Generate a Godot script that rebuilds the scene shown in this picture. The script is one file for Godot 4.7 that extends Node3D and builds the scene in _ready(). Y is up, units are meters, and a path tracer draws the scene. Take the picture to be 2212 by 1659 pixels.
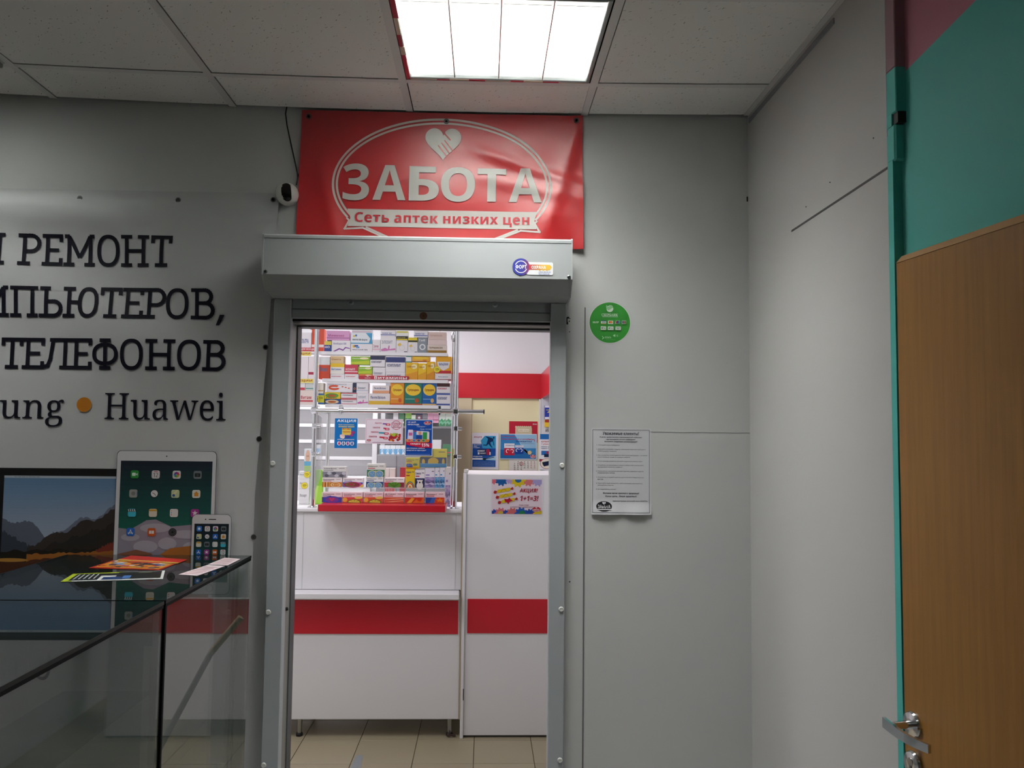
extends Node3D
# A corridor of a shopping arcade: a pharmacy doorway with a raised roller shutter, a repair banner, glass showcases, a painted side wall.
# x runs right along the wall with the doorway (its face is z = 0), y is up, z comes towards the viewer; metres.

var M := {}
var fonts := {}
var glyphs := {}
var rng := RandomNumberGenerator.new()

# ---------------------------------------------------------------- mesh builder
class Kit:
	var v := PackedVector3Array()
	var n := PackedVector3Array()
	var c := PackedColorArray()
	var xf := Transform3D.IDENTITY
	var warp: Callable
	var cell := 0.0
	var z := 0.0            # height of the next layer of flat print
	var fx := 0.0
	var fy := 0.0
	var sx := 1.0
	var sy := 1.0
	func tri(a: Vector3, b: Vector3, d: Vector3, col: Color, na: Vector3, nb: Vector3, nd: Vector3) -> void:
		if cell > 0.0:
			var ab := a.distance_to(b)
			var bd := b.distance_to(d)
			var da := d.distance_to(a)
			var most := maxf(ab, maxf(bd, da))
			if most > cell:
				if ab == most:
					var m := (a + b) / 2
					tri(a, m, d, col, na, nb, nd)
					tri(m, b, d, col, na, nb, nd)
				elif bd == most:
					var m := (b + d) / 2
					tri(a, b, m, col, na, nb, nd)
					tri(a, m, d, col, na, nb, nd)
				else:
					var m := (d + a) / 2
					tri(a, b, m, col, na, nb, nd)
					tri(m, b, d, col, na, nb, nd)
				return
		var pa := xf * a
		var pb := xf * b
		var pd := xf * d
		var ma := xf.basis * na
		var mb := xf.basis * nb
		var md := xf.basis * nd
		if warp.is_valid():
			pa = warp.call(pa)
			pb = warp.call(pb)
			pd = warp.call(pd)
			ma = _bent(xf * a, ma)
			mb = _bent(xf * b, mb)
			md = _bent(xf * d, md)
		var k := col.srgb_to_linear()
		if (pb - pa).cross(pd - pa).dot(ma + mb + md) > 0.0:
			v.append_array([pa, pd, pb])
			n.append_array([ma.normalized(), md.normalized(), mb.normalized()])
		else:
			v.append_array([pa, pb, pd])
			n.append_array([ma.normalized(), mb.normalized(), md.normalized()])
		c.append_array([k, k, k])
	func _bent(p: Vector3, m: Vector3) -> Vector3:
		if absf(m.z) < 0.9:
			return m
		var e := 0.003
		var dx: Vector3 = warp.call(p + Vector3(e, 0, 0)) - warp.call(p - Vector3(e, 0, 0))
		var dy: Vector3 = warp.call(p + Vector3(0, e, 0)) - warp.call(p - Vector3(0, e, 0))
		return dx.cross(dy).normalized() * signf(m.z)
	func flat(a: Vector3, b: Vector3, d: Vector3, col: Color, out: Vector3) -> void:
		var m := (b - a).cross(d - a).normalized()
		if m.dot(out) < 0.0:
			m = -m
		tri(a, b, d, col, m, m, m)
	func quad(a: Vector3, b: Vector3, d: Vector3, e: Vector3, col: Color, out: Vector3) -> void:
		flat(a, b, d, col, out)
		flat(a, d, e, col, out)
	func box(p: Vector3, q: Vector3, col := Color.WHITE, b := 0.0) -> void:   # corners p < q, edges chamfered by b
		var m := (p + q) / 2
		var h := (q - p).abs() / 2
		b = minf(b, minf(h.x, minf(h.y, h.z)) * 0.8)
		for ax in 3:
			var u := (ax + 1) % 3
			var w := (ax + 2) % 3
			for s in [-1.0, 1.0]:
				var f: Array[Vector3] = []
				for k in [[-1, -1], [1, -1], [1, 1], [-1, 1]]:
					var pt := m
					pt[ax] += s * h[ax]
					pt[u] += k[0] * (h[u] - b)
					pt[w] += k[1] * (h[w] - b)
					f.append(pt)
				var o := Vector3.ZERO
				o[ax] = s
				quad(f[0], f[1], f[2], f[3], col, o)
				if b > 0.0:
					for t in [-1.0, 1.0]:
						var g: Array[Vector3] = []
						for k in [[0, -1], [0, 1], [1, 1], [1, -1]]:
							var pt := m
							pt[ax] += s * (h[ax] - (b if k[0] else 0.0))
							pt[u] += t * (h[u] - (0.0 if k[0] else b))
							pt[w] += k[1] * (h[w] - b)
							g.append(pt)
						var oo := Vector3.ZERO
						oo[ax] = s
						oo[u] = t
						quad(g[0], g[1], g[2], g[3], col, oo)
		if b > 0.0:
			for x in [-1.0, 1.0]:
				for y in [-1.0, 1.0]:
					for zz in [-1.0, 1.0]:
						var o := Vector3(x, y, zz)
						flat(m + o * (h - Vector3(0, b, b)), m + o * (h - Vector3(b, 0, b)), m + o * (h - Vector3(b, b, 0)), col, o)
	func rod(a: Vector3, b: Vector3, r0: float, r1: float, col := Color.WHITE, seg := 16, caps := true) -> void:
		var d := (b - a).normalized()
		var u := d.cross(Vector3.UP if absf(d.y) < 0.9 else Vector3.RIGHT).normalized()
		var w := d.cross(u)
		for i in seg:
			var t0 := TAU * i / seg
			var t1 := TAU * (i + 1) / seg
			var e0 := u * cos(t0) + w * sin(t0)
			var e1 := u * cos(t1) + w * sin(t1)
			tri(a + e0 * r0, a + e1 * r0, b + e1 * r1, col, e0, e1, e1)
			tri(a + e0 * r0, b + e1 * r1, b + e0 * r1, col, e0, e1, e0)
			if caps:
				tri(a, a + e0 * r0, a + e1 * r0, col, -d, -d, -d)
				tri(b, b + e0 * r1, b + e1 * r1, col, d, d, d)
	func lathe(at: Vector3, axis: Vector3, prof: Array, col := Color.WHITE, seg := 20) -> void:   # prof: [radius, height] from bottom to top
		var d := axis.normalized()
		var u := d.cross(Vector3.UP if absf(d.y) < 0.9 else Vector3.RIGHT).normalized()
		var w := d.cross(u)
		for k in prof.size() - 1:
			var r0: float = prof[k][0]
			var r1: float = prof[k + 1][0]
			var h0: float = prof[k][1]
			var h1: float = prof[k + 1][1]
			var sl := Vector2(h1 - h0, r0 - r1).normalized()
			for i in seg:
				var e0 := u * cos(TAU * i / seg) + w * sin(TAU * i / seg)
				var e1 := u * cos(TAU * (i + 1) / seg) + w * sin(TAU * (i + 1) / seg)
				var n0 := e0 * sl.x + d * sl.y
				var n1 := e1 * sl.x + d * sl.y
				if r0 > 0.0:
					tri(at + e0 * r0 + d * h0, at + e1 * r0 + d * h0, at + e1 * r1 + d * h1, col, n0, n1, n1)
				if r1 > 0.0:
					tri(at + e0 * r0 + d * h0, at + e1 * r1 + d * h1, at + e0 * r1 + d * h1, col, n0, n1, n0)
	func tube(pts: Array, r: float, col := Color.WHITE, seg := 8) -> void:
		for i in pts.size() - 1:
			rod(pts[i], pts[i + 1], r, r, col, seg)
	func extrude(pts: PackedVector2Array, a: float, b: float, axis: int, col := Color.WHITE) -> void:   # outline in the two other axes (y,z / x,z / x,y)
		var f := func(p: Vector2, t: float) -> Vector3:
			return Vector3(t, p.x, p.y) if axis == 0 else Vector3(p.x, t, p.y) if axis == 1 else Vector3(p.x, p.y, t)
		var o := Vector3.ZERO
		o[axis] = 1.0
		var big := PackedVector2Array()
		for p in pts:
			big.append(p * 1000.0)      # small outlines need room
		var idx := Geometry2D.triangulate_polygon(big)
		for i in range(0, idx.size(), 3):
			flat(f.call(pts[idx[i]], b), f.call(pts[idx[i + 1]], b), f.call(pts[idx[i + 2]], b), col, o)
			flat(f.call(pts[idx[i]], a), f.call(pts[idx[i + 1]], a), f.call(pts[idx[i + 2]], a), col, -o)
		var turn := -1.0 if Geometry2D.is_polygon_clockwise(pts) else 1.0
		for i in pts.size():
			var p := pts[i]
			var q := pts[(i + 1) % pts.size()]
			var e := (q - p).orthogonal() * -turn
			var out: Vector3 = f.call(e, 0.0)
			quad(f.call(p, a), f.call(q, a), f.call(q, b), f.call(p, b), col, out)
	# flat print, in a frame whose u runs right and v down
	func frame(x0: float, y0: float, x1: float, y1: float, zz: float, u := 100.0, w := 100.0) -> void:
		fx = x0
		fy = y1
		sx = (x1 - x0) / u
		sy = (y1 - y0) / w
		z = zz
	func at(p: Vector2) -> Vector3:
		return Vector3(fx + p.x * sx, fy - p.y * sy, z)
	func next() -> void:
		z += 0.00012
	func poly(pts: PackedVector2Array, col: Color) -> void:
		next()
		var big := PackedVector2Array()
		for p in pts:
			big.append(p * 1000.0)      # small outlines need room
		var idx := Geometry2D.triangulate_polygon(big)
		var f := Vector3(0, 0, 1)
		for i in range(0, idx.size(), 3):
			tri(at(pts[idx[i]]), at(pts[idx[i + 1]]), at(pts[idx[i + 2]]), col, f, f, f)
	func rect(x0: float, y0: float, x1: float, y1: float, col: Color) -> void:
		next()
		_quad2(Vector2(x0, y0), Vector2(x1, y0), Vector2(x1, y1), Vector2(x0, y1), col)
	func _quad2(a: Vector2, b: Vector2, d: Vector2, e: Vector2, col: Color) -> void:
		var f := Vector3(0, 0, 1)
		tri(at(a), at(b), at(d), col, f, f, f)
		tri(at(a), at(d), at(e), col, f, f, f)
	func rrect(x0: float, y0: float, x1: float, y1: float, r: float, col: Color) -> void:   # r in units of u
		var ry := r * sx / sy
		var pts := PackedVector2Array()
		for k in 4:
			var cx := x1 - r if k == 0 or k == 3 else x0 + r
			var cy := y1 - ry if k < 2 else y0 + ry
			for i in 6:
				var t := PI / 2 * (k + i / 5.0)
				pts.append(Vector2(cx + cos(t) * r, cy + sin(t) * ry))
		poly(pts, col)
	func oval(x: float, y: float, rx: float, ry: float, col: Color, seg := 28) -> void:
		var pts := PackedVector2Array()
		for i in seg:
			pts.append(Vector2(x + cos(TAU * i / seg) * rx, y + sin(TAU * i / seg) * ry))
		poly(pts, col)
	func disc(x: float, y: float, r: float, col: Color, seg := 28) -> void:      # round whatever the frame's aspect; r in units of u
		oval(x, y, r, r * sx / sy, col, seg)
	func line(pts: Array, w: float, col: Color) -> void:                      # w in units of u
		next()
		var k := sx / sy
		for i in pts.size() - 1:
			var a: Vector2 = pts[i]
			var b: Vector2 = pts[i + 1]
			var d := Vector2((b.x - a.x), (b.y - a.y) / k).normalized()
			var o := Vector2(-d.y, d.x * k) * w / 2
			var e := Vector2(d.x, d.y * k) * w * (0.5 if pts.size() > 2 else 0.0)
			if i == 0:
				a += e
			if i == pts.size() - 2:
				b -= e
			_quad2(a - o - e, b - o + e, b + o + e, a + o - e, col)
	func ring(x: float, y: float, rx: float, ry: float, w: float, col: Color, t0 := 0.0, t1 := 360.0, seg := 48) -> void:
		next()
		var k := sx / sy
		for i in seg:
			var a := deg_to_rad(lerpf(t0, t1, float(i) / seg))
			var b := deg_to_rad(lerpf(t0, t1, float(i + 1) / seg))
			_quad2(Vector2(x + cos(a) * rx, y + sin(a) * ry), Vector2(x + cos(b) * rx, y + sin(b) * ry), Vector2(x + cos(b) * (rx - w), y + sin(b) * (ry - w * k)), Vector2(x + cos(a) * (rx - w), y + sin(a) * (ry - w * k)), col)
	func letters(tris: PackedVector2Array, x0: float, y0: float, x1: float, y1: float, col: Color, slant := 0.0) -> void:   # tris fill 0..1, v up
		next()
		var f := Vector3(0, 0, 1)
		for i in range(0, tris.size(), 3):
			var q := []
			for k in 3:
				var t := tris[i + k]
				q.append(at(Vector2(lerpf(x0, x1, t.x) + slant * t.y * absf(y1 - y0), lerpf(y1, y0, t.y))))
			tri(q[0], q[1], q[2], col, f, f, f)
	func mesh() -> ArrayMesh:
		var a := []
		a.resize(Mesh.ARRAY_MAX)
		a[Mesh.ARRAY_VERTEX] = v
		a[Mesh.ARRAY_NORMAL] = n
		a[Mesh.ARRAY_COLOR] = c
		var m := ArrayMesh.new()
		m.add_surface_from_arrays(Mesh.PRIMITIVE_TRIANGLES, a)
		return m
	func moved(by: Vector3) -> ArrayMesh:
		for i in v.size():
			v[i] -= by
		return mesh()

func V(x: float, y: float, z: float) -> Vector3:
	return Vector3(x, y, z)

func C(h: String) -> Color:
	return Color.html(h)

# Lettering: the triangles of a line of type, fitted to the unit square (v up)
func type(s: String, bold := true, face := "Droid Sans") -> PackedVector2Array:
	var key := s + str(bold) + face
	if glyphs.has(key):
		return glyphs[key]
	var fk := face + str(bold)
	if not fonts.has(fk):
		var f := SystemFont.new()
		f.font_names = PackedStringArray([face])
		f.font_weight = 700 if bold else 400
		fonts[fk] = f
	var t := TextMesh.new()
	t.text = s
	t.font = fonts[fk]
	t.font_size = 100
	t.pixel_size = 0.01
	t.depth = 0.0
	t.curve_step = 4.0 if s.length() < 16 else 9.0
	var a := t.get_mesh_arrays()
	var p: PackedVector3Array = a[Mesh.ARRAY_VERTEX]
	var idx: PackedInt32Array = a[Mesh.ARRAY_INDEX]
	var lo := Vector2(1e9, 1e9)
	var hi := Vector2(-1e9, -1e9)
	for q in p:
		lo = lo.min(Vector2(q.x, q.y))
		hi = hi.max(Vector2(q.x, q.y))
	var out := PackedVector2Array()
	for i in idx:
		out.append((Vector2(p[i].x, p[i].y) - lo) / (hi - lo))
	glyphs[key] = out
	return out

# ---------------------------------------------------------------- things, parts, structure
func meta(o: Node3D, label: String, category := "", group := "", kind := "") -> void:
	if label:
		o.set_meta("label", label)
	if category:
		o.set_meta("category", category)
	if group:
		o.set_meta("group", group)
	if kind:
		o.set_meta("kind", kind)

func numbered(called: String) -> String:
	if not has_node(called):
		return called
	var i := 1
	while has_node("%s_%03d" % [called, i]):
		i += 1
	return "%s_%03d" % [called, i]

func thing(called: String, at: Vector3, label: String, category: String, group := "") -> Node3D:
	var o := Node3D.new()
	o.name = numbered(called)
	o.position = at
	add_child(o)
	meta(o, label, category, group)
	return o

func part(called: String, k: Kit, m: Material, to: Node3D, label := "") -> MeshInstance3D:
	var o := MeshInstance3D.new()
	var i := 0
	o.name = called
	while to.has_node(NodePath(o.name)):
		i += 1
		o.name = "%s_%03d" % [called, i]
	var base := Vector3.ZERO
	var p: Node = to
	while p is Node3D and p != self:
		base += p.position
		p = p.get_parent()
	o.mesh = k.moved(base)
	o.material_override = m
	to.add_child(o, true)
	meta(o, label)
	return o

func solo(called: String, k: Kit, m: Material, label: String, category: String, group := "") -> MeshInstance3D:
	var lo := Vector3.ONE * 1e9
	var hi := -lo
	for p in k.v:
		lo = lo.min(p)
		hi = hi.max(p)
	var o := MeshInstance3D.new()
	o.name = numbered(called)
	o.position = Vector3((lo.x + hi.x) / 2, lo.y, (lo.z + hi.z) / 2)
	o.mesh = k.moved(o.position)
	o.material_override = m
	add_child(o)
	meta(o, label, category, group)
	return o

func struct(called: String, k: Kit, m: Material) -> MeshInstance3D:
	var o := MeshInstance3D.new()
	o.name = called
	o.mesh = k.mesh()
	o.material_override = m
	add_child(o)
	o.set_meta("kind", "structure")
	return o

func mat(called: String, col: Color, rough := 0.6, metal := 0.0, spec := 0.5) -> StandardMaterial3D:
	var m := StandardMaterial3D.new()
	m.resource_name = called
	m.albedo_color = col
	m.roughness = rough
	m.metallic = metal
	m.metallic_specular = spec
	m.vertex_color_use_as_albedo = true
	M[called] = m
	return m

func noise(called: String, freq: float, bump := 1.0, size := 512, kind := FastNoiseLite.TYPE_SIMPLEX_SMOOTH, normal := true, ramp: Gradient = null) -> NoiseTexture2D:
	var f := FastNoiseLite.new()
	f.seed = called.hash() % 1000
	f.noise_type = kind
	f.frequency = freq
	f.fractal_octaves = 4
	var t := NoiseTexture2D.new()
	t.width = size
	t.height = size
	t.seamless = true
	t.noise = f
	t.as_normal_map = normal
	t.bump_strength = bump
	if ramp:
		t.color_ramp = ramp
	return t

func relief(m: StandardMaterial3D, t: Texture2D, scale: Vector3, strength := 1.0) -> void:
	m.normal_enabled = true
	m.normal_texture = t
	m.normal_scale = strength
	m.uv1_triplanar = true
	m.uv1_world_triplanar = true
	m.uv1_scale = scale

const LAMP_A := 5.2        # the lamp in view
const LAMP_B := 0.2         # the same fittings further along the corridor
const LAMP_P := 1.28        # lamps of the pharmacy
const BAR := -0.2576        # right edge of the ceiling bar left of the lamp
const ROW := 0.5138

func sag(p: Vector3) -> Vector3:
	return p + Vector3(0, 0.0117 * (p.x + 0.2) ** 2, 0)

func area(at: Vector3, w: float, d: float, energy: float, col: Color, to: Node3D = self) -> void:
	var l := AreaLight3D.new()
	l.name = "lamp_light"
	l.area_size = Vector2(w, d)
	l.light_energy = energy
	l.light_color = col
	l.shadow_enabled = true
	l.area_range = 12.0
	l.area_attenuation = 2.0
	l.rotation_degrees = Vector3(-90, 0, 0)
	to.add_child(l, true)
	l.position = at - (to.position if to != self else Vector3.ZERO)

func materials() -> void:
	var m := mat("wall_paint", C("c9cac9"), 0.62)
	relief(m, noise("plaster", 0.02, 3.0), Vector3(2.2, 2.2, 2.2), 0.12)
	m = mat("side_paint", C("b9b8b6"), 0.7)
	relief(m, noise("plaster2", 0.03, 3.0), Vector3(2.5, 2.5, 2.5), 0.09)
	m = mat("teal_paint", Color.WHITE, 0.6)
	relief(m, noise("plaster3", 0.03, 2.0), Vector3(2, 2, 2), 0.08)
	# mineral fibre tile: short dark fissures over pale grey
	var im := Image.create(1024, 1024, false, Image.FORMAT_RGB8)
	im.fill(Color(0.96, 0.958, 0.95))
	rng.seed = 11
	for i in 420:
		var x := rng.randf() * 1024
		var y := rng.randf() * 1024
		var t := rng.randf_range(0.1, 1.5)
		var len := rng.randf_range(3, 17)
		var dark := rng.randf_range(0.25, 0.72)
		var wide := 1 if rng.randf() < 0.55 else 2
		for s in int(len):
			im.fill_rect(Rect2i(int(x + cos(t) * s) % 1024, int(y + sin(t) * s) % 1024, wide, wide), Color(dark, dark * 0.99, dark * 0.97))
	m = mat("ceiling_tile", C("f0efec"), 0.9, 0.0, 0.2)
	m.albedo_texture = ImageTexture.create_from_image(im)
	m.uv1_triplanar = true
	m.uv1_world_triplanar = true
	m.uv1_scale = Vector3(1.66, 1.66, 1.66)
	mat("bar_white", C("d6d5d2"), 0.5)
	mat("white_metal", C("9da1a1"), 0.45)
	mat("shutter_grey", C("abb0b3"), 0.42, 0.0, 0.5)
	mat("frame_grey", C("55585a"), 0.45, 0.3)
	mat("frame_light", C("9a9a95"), 0.4, 0.5)
	mat("black", C("101112"), 0.5)
	mat("chrome", C("d4d6d8"), 0.12, 1.0)
	mat("steel", C("a8a8a6"), 0.3, 1.0)
	mat("screw", C("6b6c6c"), 0.35, 0.9)
	m = mat("vinyl", Color.WHITE, 0.38, 0.0, 0.8)
	m = mat("matt_vinyl", Color.WHITE, 0.55, 0.0, 0.35)
	mat("paper", Color.WHITE, 0.7, 0.0, 0.3)
	mat("card", Color.WHITE, 0.38, 0.0, 0.5)
	mat("laminate", C("ececee"), 0.35, 0.0, 0.5)
	mat("red_laminate", C("cc2030"), 0.3, 0.0, 0.5)
	mat("plastic_white", C("dcdcd6"), 0.4)
	mat("plastic_dark", C("0c0d10"), 0.15)
	mat("pharmacy_white", C("eeeef0"), 0.7)
	mat("pharmacy_yellow", C("e6dfb4"), 0.7)
	mat("pharmacy_beige", C("cdbf9f"), 0.7)
	m = mat("floor_tile", Color.WHITE, 0.35, 0.0, 0.5)
	relief(m, noise("tile", 0.01, 1.0), Vector3(3, 3, 3), 0.1)
	mat("grout", C("6f6248"), 0.9)
	mat("dark_void", C("1a1a1a"), 0.9)
	# veneer: upright grain
	var g := Gradient.new()
	g.set_color(0, C("8a6029"))
	g.set_color(1, C("9e7031"))
	m = mat("veneer", Color.WHITE, 0.42, 0.0, 0.45)
	m.albedo_texture = noise("grain", 0.02, 1.0, 1024, FastNoiseLite.TYPE_SIMPLEX_SMOOTH, false, g)
	m.uv1_triplanar = true
	m.uv1_world_triplanar = true
	m.uv1_scale = Vector3(3.0, 0.12, 3.0)
	mat("raw_wood", C("b79062"), 0.8)
	m = mat("pane", Color(0.30, 0.40, 0.37, 0.12), 0.0, 0.0, 0.32)
	m.transparency = BaseMaterial3D.TRANSPARENCY_ALPHA
	m.vertex_color_use_as_albedo = false
	m = mat("acrylic", Color(0.97, 0.98, 0.98, 0.06), 0.02)
	m.transparency = BaseMaterial3D.TRANSPARENCY_ALPHA
	m.vertex_color_use_as_albedo = false
	m = mat("tinted_pane", Color(0.26, 0.29, 0.28, 0.36), 0.0)
	m.transparency = BaseMaterial3D.TRANSPARENCY_ALPHA
	m.vertex_color_use_as_albedo = false
	m = mat("top_pane", Color(0.12, 0.16, 0.16, 0.58), 0.0)
	m.transparency = BaseMaterial3D.TRANSPARENCY_ALPHA
	m.vertex_color_use_as_albedo = false
	mat("glass_edge", C("151c1a"), 0.35, 0.0, 0.3)
	mat("seal", C("121414"), 0.6, 0.0, 0.2)
	m = mat("tube_glow", Color.WHITE, 0.4)
	m.emission_enabled = true
	m.emission = Color(1, 0.99, 0.96)
	m.emission_energy_multiplier = 3.0
	m = mat("panel_glow", Color.WHITE, 0.5)
	m.emission_enabled = true
	m.emission = Color(1, 0.98, 0.97)
	m.emission_energy_multiplier = 1.2
	mat("louvre", C("d8dad8"), 0.3, 0.6)
	mat("reflector", C("e8e8e4"), 0.3, 0.0, 0.7)

# ---------------------------------------------------------------- ceiling and its lamps
func light_fitting(x0: float, z0: float, energy: float, label: String, tape: bool) -> void:
	# recessed into one cell of the grid: x0 .. x0 + 0.576, z0 .. z0 + 0.4898
	var x1 := x0 + 0.576
	var z1 := z0 + 0.4898
	var y := 2.719
	var t := thing("ceiling_light", V((x0 + x1) / 2, y, (z0 + z1) / 2), label, "ceiling light", "recessed ceiling lights")
	var k := Kit.new()
	k.box(V(x0 + 0.004, y, z0 + 0.003), V(x0 + 0.016, y + 0.014, z1 - 0.003), Color.WHITE, 0.002)
	k.box(V(x1 - 0.016, y, z0 + 0.003), V(x1 - 0.004, y + 0.014, z1 - 0.003), Color.WHITE, 0.002)
	k.box(V(x0 + 0.016, y, z0 + 0.003), V(x1 - 0.016, y + 0.014, z0 + 0.013), Color.WHITE, 0.002)
	k.box(V(x0 + 0.016, y, z1 - 0.013), V(x1 - 0.016, y + 0.014, z1 - 0.003), Color.WHITE, 0.002)
	part("frame", k, M.white_metal, t)
	k = Kit.new()
	k.box(V(x0 + 0.006, y + 0.168, z0 + 0.004), V(x1 - 0.006, y + 0.173, z1 - 0.004))
	k.box(V(x0 + 0.004, y + 0.014, z0 + 0.004), V(x0 + 0.007, y + 0.168, z1 - 0.004))
	k.box(V(x1 - 0.007, y + 0.014, z0 + 0.004), V(x1 - 0.004, y + 0.168, z1 - 0.004))
	k.box(V(x0 + 0.007, y + 0.014, z0 + 0.004), V(x1 - 0.007, y + 0.168, z0 + 0.007))
	k.box(V(x0 + 0.007, y + 0.014, z1 - 0.007), V(x1 - 0.007, y + 0.168, z1 - 0.004))
	part("tray", k, M.reflector, t)
	for i in 4:
		var cx := x0 + 0.016 + 0.136 * (i + 0.5)
		k = Kit.new()
		k.rod(V(cx, y + 0.138, z0 + 0.03), V(cx, y + 0.138, z1 - 0.03), 0.008, 0.008, Color.WHITE, 10)
		part("tube", k, M.tube_glow, t, "glowing fluorescent tube")
		for zz in [z0 + 0.018, z1 - 0.018]:
			k = Kit.new()
			k.box(V(cx - 0.014, y + 0.120, zz - 0.01), V(cx + 0.014, y + 0.157, zz + 0.01), Color.WHITE, 0.002)
			part("lamp_holder", k, M.plastic_white, t)
	for i in 5:
		var cx := x0 + 0.016 + 0.136 * i
		if i > 0 and i < 4:
			k = Kit.new()
			k.extrude(PackedVector2Array([Vector2(cx - 0.012, y + 0.094), Vector2(cx + 0.012, y + 0.094), Vector2(cx + 0.002, y + 0.003), Vector2(cx - 0.002, y + 0.003)]), z0 + 0.014, z1 - 0.014, 2)
			part("louvre_rib", k, M.louvre, t)
	for j in 6:
		var zz := z0 + 0.04 + (z1 - z0 - 0.08) / 5.0 * j
		k = Kit.new()
		for i in 4:
			var cx := x0 + 0.016 + 0.136 * i
			k.extrude(PackedVector2Array([Vector2(y + 0.078, zz - 0.006), Vector2(y + 0.078, zz + 0.006), Vector2(y + 0.004, zz + 0.0015), Vector2(y + 0.004, zz - 0.0015)]), cx + 0.006, cx + 0.130, 0)
		part("louvre_blade", k, M.louvre, t)
	area(V((x0 + x1) / 2, y + 0.122, (z0 + z1) / 2), 0.52, 0.43, energy, Color(0.99, 0.99, 0.985), t)
	if tape:   # barrier tape stuck along two edges
		var red := C("a8283c")
		var pale := C("cbb9a4")
		k = Kit.new()
		var zz := z0 + 0.004
		var i := 0
		while zz < z1 - 0.01:
			var e := minf(zz + [0.16, 0.05, 0.07, 0.09, 0.1][i % 5], z1 - 0.004)
			k.box(V(x0 + 0.002, y - 0.0016, zz), V(x0 + 0.014 + 0.003 * sin(i * 2.1), y - 0.0004, e), red if i % 2 == 0 else pale)
			zz = e
			i += 1
		var xx := x0 + 0.016
		while xx < x1 - 0.02:
			var e := minf(xx + [0.06, 0.05, 0.08, 0.04][i % 4], x1 - 0.012)
			k.box(V(xx, y - 0.0016, z0 + 0.002), V(e, y - 0.0004, z0 + 0.009 + 0.003 * sin(i * 1.7)), pale if i % 2 == 0 else red)
			xx = e
			i += 1
		part("barrier_tape", k, M.matt_vinyl, t, "red and white tape along the edge")

func ceiling() -> void:
	var k := Kit.new()
	k.box(V(-3.0, 2.95, -0.1), V(2.2, 3.05, 5.2))
	var c := struct("ceiling", k, M.dark_void)
	var zs := [0.2455, 0.7593]
	while zs[-1] < 4.6:
		zs.append(zs[-1] + ROW)
	var lamps := {"2,0": 1, "2,4": 2, "0,4": 3, "-1,0": 5, "2,7": 4}
	for col in range(-4, 3):
		var x0: float = BAR + 0.6 * col
		for r in zs.size():
			var z0: float = 0.012 if r == 0 else zs[r - 1] + 0.012
			var z1: float = zs[r] - 0.012
			if lamps.has("%d,%d" % [col + 2, r - 1]):
				continue
			if col == 2:
				continue
			k = Kit.new()
			k.cell = 0.16
			k.warp = sag
			var xe := x0 + 0.58
			if col == 1:
				xe = 0.896
			k.box(V(x0 + 0.003, 2.7185, z0 + (0.0 if r == 0 else 0.0035)), V(xe, 2.733, z1 + 0.004))
			part("ceiling_tile", k, M.ceiling_tile, c)
	for col in range(-4, 2):
		var x0: float = BAR + 0.6 * col
		k = Kit.new()
		k.cell = 0.3
		k.warp = sag
		k.box(V(x0 - 0.024, 2.7165, 0.001), V(x0, 2.7183, 4.9))
		k.box(V(x0 - 0.013, 2.7183, 0.001), V(x0 - 0.011, 2.755, 4.9))
		part("grid_bar", k, M.bar_white, c)
	for zc in zs:
		k = Kit.new()
		k.cell = 0.16
		k.warp = sag
		k.box(V(-2.7, 2.7168, zc - 0.012), V(0.9, 2.7184, zc + 0.012))
		part("grid_bar", k, M.bar_white, c)
	k = Kit.new()
	k.cell = 0.3
	k.warp = sag
	k.box(V(0.884, 2.7155, 0.012), V(0.902, 2.7172, 4.9))
	part("wall_angle", k, M.bar_white, c)
	k = Kit.new()
	k.box(V(0.93, 2.72, 0.97), V(2.1, 2.735, 4.9))
	part("ceiling_tile", k, M.ceiling_tile, c)
	light_fitting(BAR, 0.2575, LAMP_A, "bright recessed ceiling light above the red banner, tape along its edge", true)
	light_fitting(BAR - 1.8, 0.2575, LAMP_A * 0.36, "recessed ceiling light over the left end of the repair banner, just out of view", false)
	var z4: float = zs[4] + 0.012
	light_fitting(BAR, z4, LAMP_B, "recessed ceiling light in the corridor, second from the doorway wall", false)
	light_fitting(BAR - 1.2, z4, LAMP_B, "recessed ceiling light in the corridor over the glass showcases", false)
	light_fitting(BAR, zs[7] + 0.012, LAMP_B, "recessed ceiling light in the corridor, farthest from the doorway wall", false)

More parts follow.
